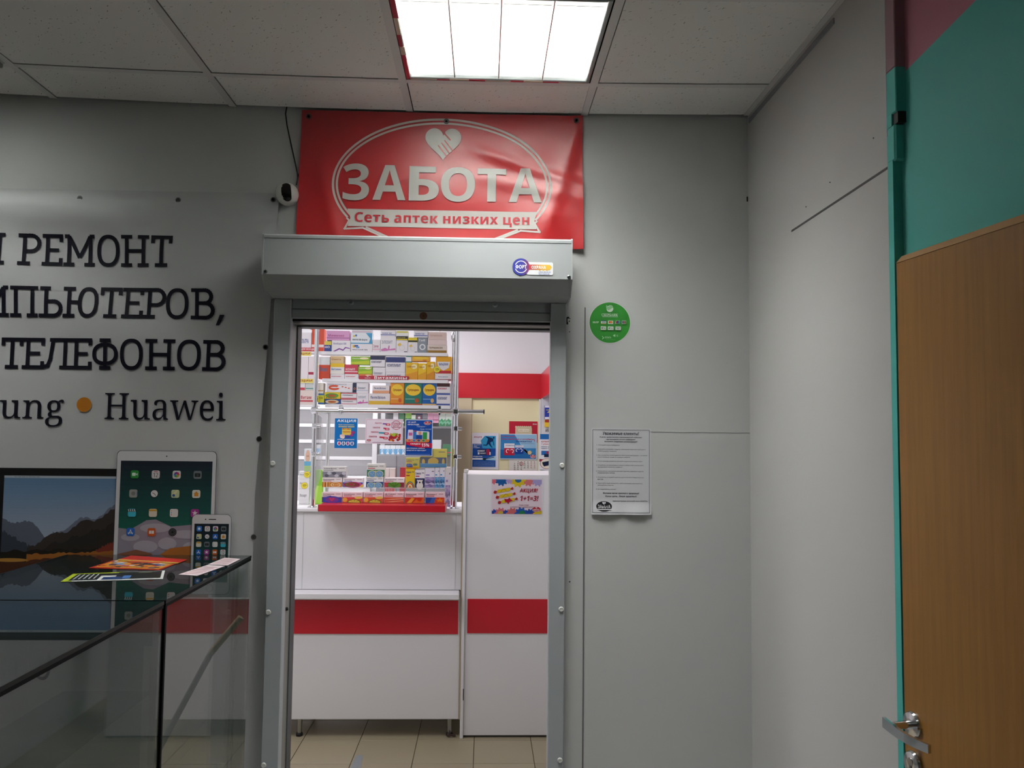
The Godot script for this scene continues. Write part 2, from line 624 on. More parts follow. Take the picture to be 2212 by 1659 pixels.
# ---------------------------------------------------------------- walls, floor, side door
func room() -> void:
	var k := Kit.new()
	# the wall with the doorway (opening -0.668 .. 0.238, up to 2.00)
	k.box(V(-2.75, 0, -0.12), V(-1.10, 2.97, 0))
	k.box(V(-0.765, 0, -0.12), V(-0.668, 2.97, 0))
	k.box(V(-1.10, 1.078, -0.12), V(-0.765, 2.97, 0))
	k.box(V(-1.10, 0, -0.12), V(-0.765, 0.06, 0))
	k.box(V(0.238, 0, -0.12), V(1.0, 2.97, 0))
	k.box(V(-0.668, 2.0, -0.12), V(0.238, 2.97, 0))
	var w := struct("wall_back", k, M.wall_paint)
	k = Kit.new()
	k.box(V(-1.10, 0.06, -0.066), V(-0.765, 1.078, -0.060))
	var win := struct("window_1", k, M.tinted_pane)
	meta(win, "dim glazed opening under the grey banner behind the glass showcase")
	k = Kit.new()
	k.box(V(-0.777, 0.06, -0.07), V(-0.766, 1.078, -0.04), Color.WHITE, 0.001)
	part("window_frame", k, M.white_metal, win)
	k = Kit.new()      # edge of the cladding board right of the doorway
	k.box(V(0.3355, 0.0, 0.0), V(0.3395, 2.052, 0.0025), C("9a9b9a"))
	part("board_edge", k, M.side_paint, w)
	k = Kit.new()
	k.box(V(0.372, 1.632, 0.0), V(0.9, 1.634, 0.0012))
	part("board_joint", k, M.wall_paint, w)
	k = Kit.new()      # broken plaster beside the shutter rail
	for q in [[0.272, 2.008, 0.006, 0.01], [0.280, 2.016, 0.004, 0.003], [0.276, 1.997, 0.004, 0.004], [0.284, 2.004, 0.002, 0.002], [0.286, 2.013, 0.0015, 0.0015], [0.285, 1.968, 0.0015, 0.0015], [0.291, 1.13, 0.002, 0.002]]:
		k.box(V(q[0] - q[2], q[1] - q[3], -0.001), V(q[0] + q[2], q[1] + q[3], 0.0008))
	part("plaster_chip", k, M.black, w)
	k = Kit.new()
	k.box(V(0.896, 2.43, 0.0), V(0.9005, 2.447, 0.002))
	part("corner_crack", k, M.black, w)
	# right-hand wall: white board as far as z = 0.965, then teal paint set back by two centimetres and turned outwards
	k = Kit.new()
	k.box(V(0.902, 0, -0.12), V(1.02, 2.97, 0.962))
	w = struct("wall_right", k, M.side_paint)
	k = Kit.new()
	k.box(V(0.9012, 2.225, 0.39), V(0.9035, 2.231, 0.962), C("5c5a5c"))
	part("board_joint", k, M.side_paint, w)
	k = Kit.new()
	k.box(V(0.898, 2.70, 0.02), V(0.9025, 2.7155, 0.70), C("b9bdc2"))
	part("painted_edge", k, M.side_paint, w)
	for q in [[2.32, 0.90], [2.29, 0.66], [2.27, 0.5]]:
		k = Kit.new()
		k.rod(V(0.9005, q[0], q[1]), V(0.903, q[0], q[1]), 0.0016, 0.0016, C("35494a"), 8)
		part("screw_head", k, M.side_paint, w)
	# teal wall as an outline seen along y; door opening from the floor to 2.03
	var a := Vector2(0.9225, 0.986)
	var d := Vector2(0.129, 0.992)
	var far := a + d * 4.2
	k = Kit.new()
	var teal := C("49aca4")
	var pink := C("b06a7a")
	var pl := func(s: float, y: float, off := 0.0) -> Vector3:
		var p := a + d * s + Vector2(0.992, -0.129) * off
		return V(p.x, y, p.y)
	var out := V(-1, 0, 0.13)
	# the pink field runs up from a slanting line
	k.quad(pl.call(0.955, 0), pl.call(4.2, 0), pl.call(4.2, 2.023), pl.call(0.955, 2.023), teal, out)
	k.quad(pl.call(0, 2.023), pl.call(4.2, 2.023), pl.call(4.2, 2.43), pl.call(0, 2.43), teal, out)
	k.flat(pl.call(0, 2.43), pl.call(4.2, 2.43), pl.call(4.2, 2.97), teal, out)
	k.flat(pl.call(0, 2.43), pl.call(4.2, 2.97), pl.call(2.6, 2.97), teal, out)
	k.quad(pl.call(0, 2.43), pl.call(2.6, 2.97), pl.call(0, 2.97), pl.call(0, 2.97), pink, out)
	# the end of the white board, painted over
	k.box(V(0.902, 0, 0.9621), V(0.93, 2.3, 0.9855), teal)
	k.quad(pl.call(0, 0, 0.1), pl.call(4.2, 0, 0.1), pl.call(4.2, 2.97, 0.1), pl.call(0, 2.97, 0.1), teal, -out)
	k.quad(pl.call(0, 2.97), pl.call(4.2, 2.97), pl.call(4.2, 2.97, 0.1), pl.call(0, 2.97, 0.1), teal, Vector3.UP)
	w = struct("wall_side", k, M.teal_paint)
	k = Kit.new()      # boxed-in pipe above the end of the board
	k.box(V(0.9015, 2.445, 0.9621), V(0.928, 2.97, 1.004), C("96707a"), 0.002)
	k.box(V(0.9015, 2.343, 0.9621), V(0.928, 2.445, 1.004), teal, 0.002)
	k.box(V(0.9015, 2.235, 0.9621), V(0.927, 2.318, 0.997), teal, 0.004)
	k.box(V(0.9018, 2.316, 0.9621), V(0.92, 2.345, 0.984), teal)
	part("pipe_casing", k, M.teal_paint, w)
	k = Kit.new()
	k.box(V(0.9265, 2.345, 1.004), V(0.9285, 2.97, 1.006))
	k.box(V(0.906, 2.318, 0.978), V(0.929, 2.343, 1.004))
	part("casing_gap", k, M.black, w)
	# veneered door, its top rail left raw
	var door := Node3D.new()
	door.name = "door_1"
	add_child(door)
	meta(door, "brown wood veneer door with lever handle in the teal wall", "", "", "structure")
	k = Kit.new()
	var s0 := 0.001
	for f in [[s0, 0.95, 0.0, 2.004, -0.019]]:
		k.quad(pl.call(f[0], f[2], f[4]), pl.call(f[1], f[2], f[4]), pl.call(f[1], f[3], f[4]), pl.call(f[0], f[3], f[4]), Color.WHITE, out)
		k.quad(pl.call(f[0], f[2], 0.04), pl.call(f[1], f[2], 0.04), pl.call(f[1], f[3], 0.04), pl.call(f[0], f[3], 0.04), Color.WHITE, -out)
		k.quad(pl.call(f[0], f[2], f[4]), pl.call(f[0], f[3], f[4]), pl.call(f[0], f[3], 0.04), pl.call(f[0], f[2], 0.04), Color.WHITE, V(0, 0, -1))
		k.quad(pl.call(f[0], f[3], f[4]), pl.call(f[1], f[3], f[4]), pl.call(f[1], f[3], 0.04), pl.call(f[0], f[3], 0.04), Color.WHITE, V(0, 1, 0))
	part("door_leaf", k, M.veneer, door)
	k = Kit.new()
	k.quad(pl.call(s0, 2.005, -0.020), pl.call(0.95, 2.005, -0.020), pl.call(0.95, 2.022, -0.020), pl.call(s0 + 0.02, 2.016, -0.020), Color.WHITE, out)
	k.quad(pl.call(s0 + 0.02, 2.016, -0.020), pl.call(0.95, 2.022, -0.020), pl.call(0.95, 2.024, 0.0), pl.call(s0, 2.018, 0.0), Color.WHITE, V(0, 1, 0))
	k.flat(pl.call(s0, 2.005, -0.020), pl.call(s0 + 0.02, 2.016, -0.020), pl.call(s0, 2.018, 0.0), Color.WHITE, V(0, 1, -1))
	k.quad(pl.call(s0, 2.005, -0.020), pl.call(0.95, 2.005, -0.020), pl.call(0.95, 2.005, 0.04), pl.call(s0, 2.005, 0.04), Color.WHITE, V(0, -1, 0))
	part("raw_edge", k, M.raw_wood, door, "unpainted wooden edge above the door")
	k = Kit.new()
	k.quad(pl.call(-0.0004, 0, -0.018), pl.call(s0 + 0.0005, 0, -0.0192), pl.call(s0 + 0.0005, 2.004, -0.0192), pl.call(-0.0004, 2.004, -0.018), Color.WHITE, out)
	part("shadow_gap", k, M.black, door)
	# lever handle: rose, neck, curved lever; keyhole rose below
	var nrm := V(-0.992, 0, 0.129)
	var along := V(0.129, 0, 0.992)
	var rose: Vector3 = pl.call(0.030, 1.021, -0.019)
	k = Kit.new()
	k.lathe(rose, nrm, [[0.0265, 0.0], [0.0265, 0.004], [0.024, 0.008], [0.012, 0.0095], [0.0, 0.0095]], Color.WHITE, 28)
	part("handle_rose", k, M.chrome, door)
	k = Kit.new()
	k.rod(rose + nrm * 0.009, rose + nrm * 0.045, 0.009, 0.0075, Color.WHITE, 16)
	var prev := []
	for i in 13:
		var t := i / 12.0
		var p := rose + nrm * (0.047 + 0.012 * (1.0 - t) * (1.0 - t) - 0.020 * t * t) + along * (-0.014 + 0.100 * t) + V(0, 0.003 - 0.020 * t - 0.005 * sin(t * PI), 0)
		var h := V(0, 0.0105 - 0.002 * t, 0)
		var th := nrm * 0.0035
		var ring := [p - h - th, p + h - th, p + h + th, p - h + th]
		if i:
			for e in 4:
				k.quad(prev[e], prev[(e + 1) % 4], ring[(e + 1) % 4], ring[e], Color.WHITE, [-nrm, Vector3.UP, nrm, Vector3.DOWN][e])
		else:
			k.quad(ring[0], ring[1], ring[2], ring[3], Color.WHITE, -along)
		prev = ring
	k.quad(prev[0], prev[1], prev[2], prev[3], Color.WHITE, along)
	part("lever", k, M.chrome, door)
	var lock: Vector3 = pl.call(0.030, 0.940, -0.019)
	k = Kit.new()
	k.lathe(lock, nrm, [[0.0265, 0.0], [0.0265, 0.004], [0.024, 0.008], [0.013, 0.0095], [0.0, 0.0095]], Color.WHITE, 28)
	var kr := part("lock_rose", k, M.chrome, door)
	k = Kit.new()
	k.rod(lock + nrm * 0.009 + V(0, 0.005, 0), lock + nrm * 0.0105 + V(0, 0.005, 0), 0.0085, 0.0085, Color.WHITE, 14)
	k.box(lock + nrm * 0.0098 + V(-0.001, -0.016, -0.0035), lock + nrm * 0.0098 + V(0.001, 0.0, 0.0035))
	part("lock_cylinder", k, M.steel, kr)
	# the rest of the corridor, out of view
	k = Kit.new()
	k.box(V(-2.85, 0, -0.12), V(-2.75, 2.97, 5.1))
	struct("wall_left", k, M.side_paint)
	k = Kit.new()
	k.box(V(-2.85, 0, 5.0), V(2.2, 2.97, 5.1))
	struct("wall_behind", k, M.side_paint)
	# floor: slab, and the pharmacy's tiles one by one
	k = Kit.new()
	k.box(V(-2.9, -0.12, -4.0), V(2.2, -0.004, 5.2))
	var fl := struct("floor", k, M.grout)
	rng.seed = 5
	for i in range(-9, 7):
		for j in range(-9, 17):
			var x0 := -0.934 + 0.3005 * i
			var z1 := -1.366 + 0.3 * j
			if x0 < -2.75 or z1 > 4.9:
				continue
			var t := 0.97 + rng.randf() * 0.06
			k = Kit.new()
			var base := C("a89e83") if z1 < 0.1 else C("b3b2ae")
			k.box(V(x0 + 0.0018, -0.004, z1 - 0.2982), V(x0 + 0.2987, 0.0, z1 - 0.0018), Color(base.r * t, base.g * t, base.b * t), 0.0008)
			part("floor_tile", k, M.floor_tile, fl)

# ---------------------------------------------------------------- doorway and roller shutter
func doorway() -> void:
	var k := Kit.new()
	for q in [[-0.668, -0.6535, -0.022], [-0.6535, -0.643, -0.06]]:
		k.box(V(q[0], 0, -0.118), V(q[1], 1.98 + (0.02 if q[2] > -0.03 else 0.0), q[2]), Color.WHITE, 0.001)
	for q in [[0.2375, 0.246, -0.022]]:
		k.box(V(q[0], 0, -0.118), V(q[1], 2.0, q[2]))
	k.box(V(-0.6535, 1.988, -0.118), V(0.2375, 2.0, -0.022))
	k.box(V(-0.6535, 1.979, -0.118), V(0.2375, 1.988, -0.06))
	var t := struct("trim_1", k, M.frame_grey)
	k = Kit.new()
	k.quad(V(-0.6535, 0, -0.022), V(-0.647, 0, -0.06), V(-0.647, 1.984, -0.06), V(-0.6535, 1.988, -0.022), Color.WHITE, V(1, 0, 0.4))
	k.quad(V(-0.6535, 1.988, -0.022), V(-0.647, 1.984, -0.06), V(0.2375, 1.984, -0.06), V(0.2375, 1.988, -0.022), Color.WHITE, V(0, -1, 0.4))
	part("frame_bead", k, M.frame_light, t)
	k = Kit.new()
	k.rod(V(-0.6525, 1.03, -0.03), V(-0.648, 1.03, -0.035), 0.006, 0.006, C("3d2c1c"), 12)
	part("strike_hole", k, M.black, t)
	# roller shutter, wound up
	var s := thing("roller_shutter", V(-0.217, 0, 0.02), "raised grey roller shutter with pale box and side rails framing the doorway", "roller shutter")
	var prof := PackedVector2Array([Vector2(2.245, 0.034), Vector2(2.245, 0.165), Vector2(2.240, 0.17), Vector2(2.115, 0.17), Vector2(2.067, 0.121), Vector2(2.06, 0.045), Vector2(2.06, 0.034)])
	k = Kit.new()
	k.extrude(prof, -0.7045, 0.2705, 0)
	var box := part("shutter_box", k, M.white_metal, s, "pale sheet metal box of the shutter")
	k = Kit.new()
	k.box(V(-0.7045, 2.2305, 0.1695), V(0.2705, 2.2318, 0.1707))
	part("seam", k, M.screw, box)
	for x in [[-0.7095, -0.7045], [0.2705, 0.2755]]:
		k = Kit.new()
		var pp := PackedVector2Array()
		for p in prof:
			pp.append(p + (Vector2(2.15, 0.08).direction_to(p) * 0.0025 if p.y > 0.04 else Vector2.ZERO))
		k.extrude(pp, x[0], x[1], 0)
		part("end_cap", k, M.white_metal, s)
	for p in [V(-0.6965, 2.1237, 0.171), V(0.2641, 2.1227, 0.171)]:
		k = Kit.new()
		k.lathe(p, V(0, 0, 1), [[0.0062, 0.0], [0.0058, 0.002], [0.003, 0.0035], [0.0, 0.0036]], Color.WHITE, 16)
		k.box(p + V(-0.0036, -0.0008, 0.0034), p + V(0.0036, 0.0008, 0.0042), C("202020"))
		k.box(p + V(-0.0008, -0.0036, 0.0034), p + V(0.0008, 0.0036, 0.0042), C("202020"))
		part("screw", k, M.screw, s)
	for x in [[-0.7015, -0.6455], [0.2175, 0.2705]]:
		k = Kit.new()
		k.box(V(x[0], 0.0, 0.0), V(x[1], 2.059, 0.04), Color.WHITE, 0.0025)
		part("guide_rail", k, M.shutter_grey, s)
	k = Kit.new()
	k.box(V(-0.7075, 0.9, 0.0003), V(-0.7018, 2.05, 0.006))
	k.box(V(-0.7052, 0.0, 0.0003), V(-0.7018, 0.9, 0.006))
	k.box(V(0.2708, 0.0, 0.0003), V(0.2735, 1.95, 0.004))
	part("rail_gasket", k, M.black, s)
	k = Kit.new()
	k.box(V(-0.6455, 2.0275, 0.006), V(0.2175, 2.075, 0.0235), Color.WHITE, 0.002)
	part("slat", k, M.shutter_grey, s)
	k = Kit.new()
	k.box(V(-0.6455, 1.9965, 0.004), V(0.2175, 2.0265, 0.027), Color.WHITE, 0.002)
	part("end_slat", k, M.shutter_grey, s)
	k = Kit.new()
	k.box(V(-0.6455, 1.988, -0.018), V(0.2175, 1.9965, 0.012))
	part("rubber_strip", k, M.black, s)
	for p in [V(-0.4494, 2.0515, 0.0235), V(0.0305, 2.0515, 0.0235)]:
		k = Kit.new()
		k.lathe(p, V(0, 0, 1), [[0.0085, 0.0], [0.0085, 0.018], [0.006, 0.020], [0.0055, 0.014], [0.0, 0.014]], Color.WHITE, 20)
		part("stop", k, M.shutter_grey, s)
	k = Kit.new()
	var lk := V(-0.2085, 2.0105, 0.027)
	k.lathe(lk, V(0, 0, 1), [[0.0128, 0.0], [0.0128, 0.0012], [0.0, 0.0014]], C("7a5a40"), 26)
	k.box(lk + V(-0.001, -0.002, 0.001), lk + V(0.001, 0.002, 0.0022), C("1c130d"))
	part("lock", k, M.card, s, "round brown lock cover")
	var caps := [V(-0.686, 1.9735, 0.04), V(0.2592, 1.9675, 0.04), V(-0.6905, 1.515, 0.04), V(-0.691, 1.035, 0.04), V(-0.692, 0.553, 0.04), V(0.2585, 1.517, 0.04), V(0.2592, 1.048, 0.04), V(0.2585, 0.566, 0.04)]
	for i in caps.size():
		k = Kit.new()
		if i < 2:
			k.lathe(caps[i], V(0, 0, 1), [[0.0072, 0.0], [0.007, 0.0008], [0.0, 0.001]], Color.WHITE, 18)
			part("cover_cap", k, M.shutter_grey, s)
		else:
			k.lathe(caps[i], V(0, 0, 1), [[0.0085, 0.0], [0.008, 0.002], [0.0055, 0.0035], [0.005, 0.0028], [0.0, 0.003]], Color.WHITE, 18)
			part("cover_cap", k, M.plastic_white, s)
	# security firm's sticker on the box; its square code is left out
	k = Kit.new()
	k.frame(0.0829, 2.1258, 0.2130, 2.1793, 0.1712, 260, 107)
	k.rrect(92, 22, 260, 104, 10, C("e3e6e6"))
	for i in 40:      # indigo shading into red across the head of the key, red into yellow along its blade
		var a := i / 40.0
		var x0 := lerpf(0, 110, a)
		var x1 := lerpf(0, 110, (i + 1) / 40.0)
		var h0 := sqrt(maxf(0, 55.0 * 55.0 - (x0 - 55) ** 2))
		var h1 := sqrt(maxf(0, 55.0 * 55.0 - (x1 - 55) ** 2))
		k.z = 0.1714
		k.poly(PackedVector2Array([Vector2(x0, 54 - h0 - 0.01), Vector2(x1, 54 - h1 - 0.01), Vector2(x1, 54 + h1 + 0.01), Vector2(x0, 54 + h0 + 0.01)]), C("2a2f8e").lerp(C("8e2a52"), clampf((a - 0.55) * 2.0, 0, 1)))
	for i in 30:
		var a := i / 30.0
		k.z = 0.1715
		k.rect(lerpf(104, 238, a), 38, lerpf(104, 238, (i + 1) / 30.0), 72 + (5 if i % 5 < 2 and i > 12 else 0), C("a83038").lerp(C("e2b23c"), clampf(a * 1.5, 0, 1)))
	k.poly(PackedVector2Array([Vector2(238, 38), Vector2(250, 50), Vector2(250, 58), Vector2(238, 72)]), C("e2b23c"))
	k.ring(55, 54, 40, 40, 5, Color.WHITE, 200, 340)
	k.ring(55, 54, 40, 40, 5, Color.WHITE, 20, 160)
	k.letters(type("ФОРТ"), 20, 42, 90, 66, Color.WHITE)
	k.letters(type("ОХРАНА"), 122, 45, 214, 66, Color.WHITE)
	k.letters(type("(4852) 98-09-09"), 168, 82, 244, 90, C("3a4a9a"))
	k.letters(type("форт-охрана.рф"), 168, 93, 236, 103, C("3a4a9a"))
	solo("security_sticker", k, M.vinyl, "key-shaped blue and yellow sticker on the front of the shutter box", "sticker")

# ---------------------------------------------------------------- red banner over the shutter
func red_fold(p: Vector3) -> Vector3:
	var x := p.x
	var y := p.y
	var d := 0.0
	d += 0.0065 * exp(-((x + 0.56 + 0.25 * (y - 2.5)) / 0.035) ** 2) * smoothstep(2.66, 2.4, y)
	d += 0.004 * sin((x * 9.0 - (y - 2.3) * 16.0)) * smoothstep(-0.1, 0.15, x)
	d += 0.007 * exp(-((x - 0.255 - 0.3 * (y - 2.5)) / 0.03) ** 2)
	d += 0.006 * exp(-((y - 2.565 + 0.32 * (x - 0.02)) / 0.022) ** 2) * smoothstep(-0.12, 0.05, x)
	d += 0.006 * exp(-((y - 2.47 + 0.18 * (x - 0.1)) / 0.03) ** 2) * smoothstep(-0.15, 0.1, x)
	d += 0.005 * sin(y * 24.0 + x * 5.0) * smoothstep(2.68, 2.45, y) * 0.5
	d += 0.012 * smoothstep(0.27, 0.33, x) * smoothstep(2.36, 2.25, y)
	return p + V(0.004 * smoothstep(2.7, 2.3, y) * (x - 0.0) / 0.33, 0, d)

func heart(k: Kit, x: float, y: float, w: float, h: float, white: Color, red: Color) -> void:   # a heart that is two clasped hands; x, y, w, h in the frame
	var pts := PackedVector2Array()
	for i in 60:
		var t := TAU * i / 60.0
		var px := 16.0 * sin(t) ** 3
		var py := 13.0 * cos(t) - 5.0 * cos(2 * t) - 2.0 * cos(3 * t) - cos(4 * t)
		pts.append(Vector2(x + w * (px + 16.0) / 32.0, y + h * (12.0 - py) / 29.1))
	k.poly(pts, white)
	var q := func(a: float, b: float) -> Vector2:
		return Vector2(x + w * a, y + h * b)
	k.line([q.call(0.50, 0.08), q.call(0.545, 0.18), q.call(0.70, 0.36)], w * 0.045, red)
	k.line([q.call(0.36, 0.52), q.call(0.60, 0.84)], w * 0.035, red)
	k.line([q.call(0.45, 0.44), q.call(0.68, 0.76)], w * 0.035, red)
	k.line([q.call(0.53, 0.36), q.call(0.77, 0.68)], w * 0.035, red)
	k.line([q.call(0.585, 0.965), q.call(0.82, 0.66)], w * 0.05, red)

func red_banner() -> void:
	var red := C("b3161f")
	var white := C("dcd9d2")
	var t := thing("banner", V(-0.155, 2.25, 0.012), "red vinyl banner with white oval emblem hung above the shutter box", "banner")
	var k := Kit.new()
	k.warp = red_fold
	k.cell = 0.018
	k.quad(V(-0.634, 2.249, 0.012), V(0.324, 2.249, 0.012), V(0.324, 2.712, 0.012), V(-0.634, 2.712, 0.012), red, V(0, 0, 1))
	k.quad(V(-0.634, 2.249, 0.0112), V(0.324, 2.249, 0.0112), V(0.324, 2.712, 0.0112), V(-0.634, 2.712, 0.0112), red, V(0, 0, -1))
	part("vinyl_sheet", k, M.vinyl, t)
	# print: metres with v down from y = 2.7
	k = Kit.new()
	k.warp = red_fold
	k.cell = 0.018
	k.frame(-0.7, 2.2, 0.3, 2.7, 0.0126, 1000, 500)
	var cx := 548.0
	var cy := 238.0
	# two oval rings, open where the ribbon sits
	k.ring(cx, cy, 370, 231, 7.5, white, 149, 391, 90)
	k.ring(cx, cy, 357, 217, 7.0, white, 147.5, 392.5, 90)
	k.ring(cx, cy, 370, 231, 7.5, white, 32 + 30, 180 - 62, 40)
	k.ring(cx, cy, 357, 217, 7.0, white, 32 + 30, 180 - 62, 40)
	# ribbon with notched ends and the outline that follows it
	k.line([Vector2(231, 357), Vector2(240, 366), Vector2(226, 396), Vector2(286, 391), Vector2(352, 420)], 6, white)
	k.line([Vector2(869, 357), Vector2(860, 366), Vector2(877, 396), Vector2(814, 391), Vector2(742, 420)], 6, white)
	k.line([Vector2(296, 388), Vector2(372, 422)], 6, white)
	k.line([Vector2(804, 388), Vector2(722, 422)], 6, white)
	k.poly(PackedVector2Array([Vector2(233, 326), Vector2(868, 326), Vector2(859, 357), Vector2(866, 386), Vector2(236, 386), Vector2(244, 357)]), white)
	part("printed_emblem", k, M.vinyl, t)
	k = Kit.new()
	k.warp = red_fold
	k.cell = 0.018
	k.frame(-0.7, 2.2, 0.3, 2.7, 0.0150, 1000, 500)
	# the six big letters, each in its measured place
	var put := [["З", 214, 303, 171.5, 297], ["А", 315, 425.5, 174.5, 294], ["Б", 436, 536.5, 176, 294.5], ["О", 543.5, 658, 176, 296], ["Т", 666, 762.5, 178.5, 293], ["А", 772.5, 883, 175.5, 293]]
	for p in put:
		k.z = 0.0150
		k.letters(type(p[0]), p[1], p[3], p[2], p[4], white)
	k.letters(type("Сеть аптек низких цен"), 258.5, 337, 842, 380, C("b01422"))
	heart(k, 486.5, 42, 122.5, 115, white, red)
	part("printed_lettering", k, M.vinyl, t)
	for p in [V(-0.6104, 2.6893, 0.013), V(-0.1431, 2.6834, 0.013), V(0.3018, 2.6941, 0.013)]:
		k = Kit.new()
		var q := red_fold(p)
		k.lathe(q, V(0, 0, 1), [[0.0098, 0.0], [0.009, 0.0015], [0.006, 0.0016], [0.0055, 0.0005]], Color.WHITE, 20)
		k.lathe(q, V(0, 0, 1), [[0.0048, 0.0005], [0.004, 0.0028], [0.0, 0.0032]], C("4a4a4a"), 14)
		part("grommet", k, M.screw, t)

# ---------------------------------------------------------------- repair banner
func grey_fold(p: Vector3) -> Vector3:
	var x := p.x
	var y := p.y
	var d := 0.014 * exp(-((y - 2.335 - 0.12 * (x + 1.35) ** 2) / 0.055) ** 2) * smoothstep(-0.80, -1.15, x)
	d += 0.012 * exp(-((y - 2.13 + 0.55 * (x + 0.92)) / 0.10) ** 2) * smoothstep(-0.72, -0.85, x)
	d += 0.010 * exp(-((y - 1.90 + 0.45 * (x + 1.1)) / 0.11) ** 2) * smoothstep(-0.74, -0.9, x)
	d += 0.005 * sin(x * 7.0 - y * 5.0) * smoothstep(1.5, 1.9, y)
	d += 0.003 * exp(-((x + 1.19) / 0.03) ** 2 - ((y - 2.36) / 0.03) ** 2)
	return p + V(0, 0, d * smoothstep(2.415, 2.36, y))

# slab-serif capitals drawn as strokes of one width; a letter fills x0..x1, y0..y1 (v down)
func slab(k: Kit, ch: String, x0: float, x1: float, y0: float, y1: float, w: float, col: Color) -> void:
	var zz := k.z
	var h := w / 2
	var X := func(a: float) -> float: return lerpf(x0, x1, a)
	var Y := func(a: float) -> float: return lerpf(y1 - h, y0 + h, a)
	var ln := func(pts: Array) -> void:
		k.z = zz
		k.line(pts, w, col)
	var P := func(a: float, b: float) -> Vector2: return Vector2(X.call(a), Y.call(b))
	var stem := func(a: float, lo: float, hi: float) -> void:      # with slabs where it ends
		ln.call([P.call(a, lo), P.call(a, hi)])
	var foot := func(a: float, b: float, r: float) -> void:
		ln.call([P.call(a - r, b), P.call(a + r, b)])
	var bowl := func(a: float, b: float, lo: float, hi: float) -> void:     # a D-shaped bowl from stem a out to b
		var pts := [P.call(a, hi)]
		var px: float = X.call(b) - h
		var py0: float = Y.call(lo)
		var py1: float = Y.call(hi)
		var r := absf(py0 - py1) / 2
		var rx := minf(r, (px - X.call(a)) * 0.62)
		for i in 13:
			var t := -PI / 2 + PI * i / 12.0
			pts.append(Vector2(px - rx + cos(t) * rx, (py0 + py1) / 2 + sin(t) * r))
		pts.append(P.call(a, lo))
		ln.call(pts)
	var loop := func(a: float, b: float, lo: float, hi: float) -> void:     # an upright oval
		var cx: float = (X.call(a) + X.call(b)) / 2
		var rx: float = (X.call(b) - X.call(a)) / 2 - h
		var cy: float = (Y.call(lo) + Y.call(hi)) / 2
		var ry: float = absf(Y.call(lo) - Y.call(hi)) / 2
		k.z = zz
		k.next()
		for i in 40:
			var q := []
			for j in 2:
				var t := TAU * (i + j) / 40.0
				var e := Vector2(signf(cos(t)) * absf(cos(t)) ** 0.85, signf(sin(t)) * absf(sin(t)) ** 0.85)
				q.append([Vector2(cx + e.x * (rx - h), cy + e.y * (ry - h)), Vector2(cx + e.x * (rx + h), cy + e.y * (ry + h))])
			k._quad2(q[0][0], q[0][1], q[1][1], q[1][0], col)
	match ch:
		"И":
			stem.call(0.2, 0, 1); stem.call(0.8, 0, 1); ln.call([P.call(0.2, 0.08), P.call(0.8, 0.92)])
			for a in [0.2, 0.8]: foot.call(a, 0, 0.2); foot.call(a, 1, 0.2)
		"Р":
			stem.call(0.28, 0, 1); bowl.call(0.28, 1.0, 0.44, 1); foot.call(0.28, 0, 0.28); foot.call(0.2, 1, 0.2)
		"Е":
			stem.call(0.25, 0, 1); foot.call(0.5, 0, 0.5); foot.call(0.5, 1, 0.5); foot.call(0.5, 0.5, 0.3)
			ln.call([P.call(1.0 - h / (x1 - x0), 1), P.call(1.0 - h / (x1 - x0), 0.8)]); ln.call([P.call(1.0 - h / (x1 - x0), 0), P.call(1.0 - h / (x1 - x0), 0.22)])
		"М":
			stem.call(0.16, 0, 1); stem.call(0.84, 0, 1); ln.call([P.call(0.16, 1), P.call(0.5, 0.25)]); ln.call([P.call(0.5, 0.25), P.call(0.84, 1)])
			foot.call(0.17, 0, 0.17); foot.call(0.83, 0, 0.17); foot.call(0.1, 1, 0.08); foot.call(0.9, 1, 0.08)
		"О":
			loop.call(0, 1, 0, 1)
		"Н":
			stem.call(0.2, 0, 1); stem.call(0.8, 0, 1); ln.call([P.call(0.2, 0.5), P.call(0.8, 0.5)])
			for a in [0.2, 0.8]: foot.call(a, 0, 0.2); foot.call(a, 1, 0.2)
		"Т":
			stem.call(0.5, 0, 1); foot.call(0.5, 1, 0.5); foot.call(0.5, 0, 0.3)
			for a in [h / (x1 - x0), 1.0 - h / (x1 - x0)]: ln.call([P.call(a, 1), P.call(a, 0.78)])
		"П":
			stem.call(0.2, 0, 1); stem.call(0.8, 0, 1); foot.call(0.5, 1, 0.5)
			for a in [0.2, 0.8]: foot.call(a, 0, 0.2)
		"Ь":
			stem.call(0.3, 0, 1); bowl.call(0.3, 1.0, 0, 0.52); foot.call(0.26, 1, 0.22); foot.call(0.2, 0, 0.2)
		"Ю":
			stem.call(0.17, 0, 1); foot.call(0.17, 0, 0.17); foot.call(0.17, 1, 0.17); ln.call([P.call(0.17, 0.5), P.call(0.5, 0.5)]); loop.call(0.42, 1, 0, 1)
		"В":
			stem.call(0.25, 0, 1); bowl.call(0.25, 0.93, 0.53, 1); bowl.call(0.25, 1.0, 0, 0.53); foot.call(0.2, 0, 0.2); foot.call(0.2, 1, 0.2)
		"Л":
			stem.call(0.78, 0, 1); ln.call([P.call(0.36, 1), P.call(0.28, 0.3), P.call(0.2, 0.06), P.call(0.02, 0)]); foot.call(0.62, 1, 0.38); foot.call(0.8, 0, 0.2)
		"Ф":
			stem.call(0.5, 0, 1); foot.call(0.5, 0, 0.22); foot.call(0.5, 1, 0.22); loop.call(0, 1, 0.16, 0.84)
		",":
			k.poly(PackedVector2Array([Vector2(lerpf(x0, x1, 0.45), y0), Vector2(x1, y0), Vector2(lerpf(x0, x1, 0.4), y1), Vector2(x0, y1)]), col)
	k.z = zz

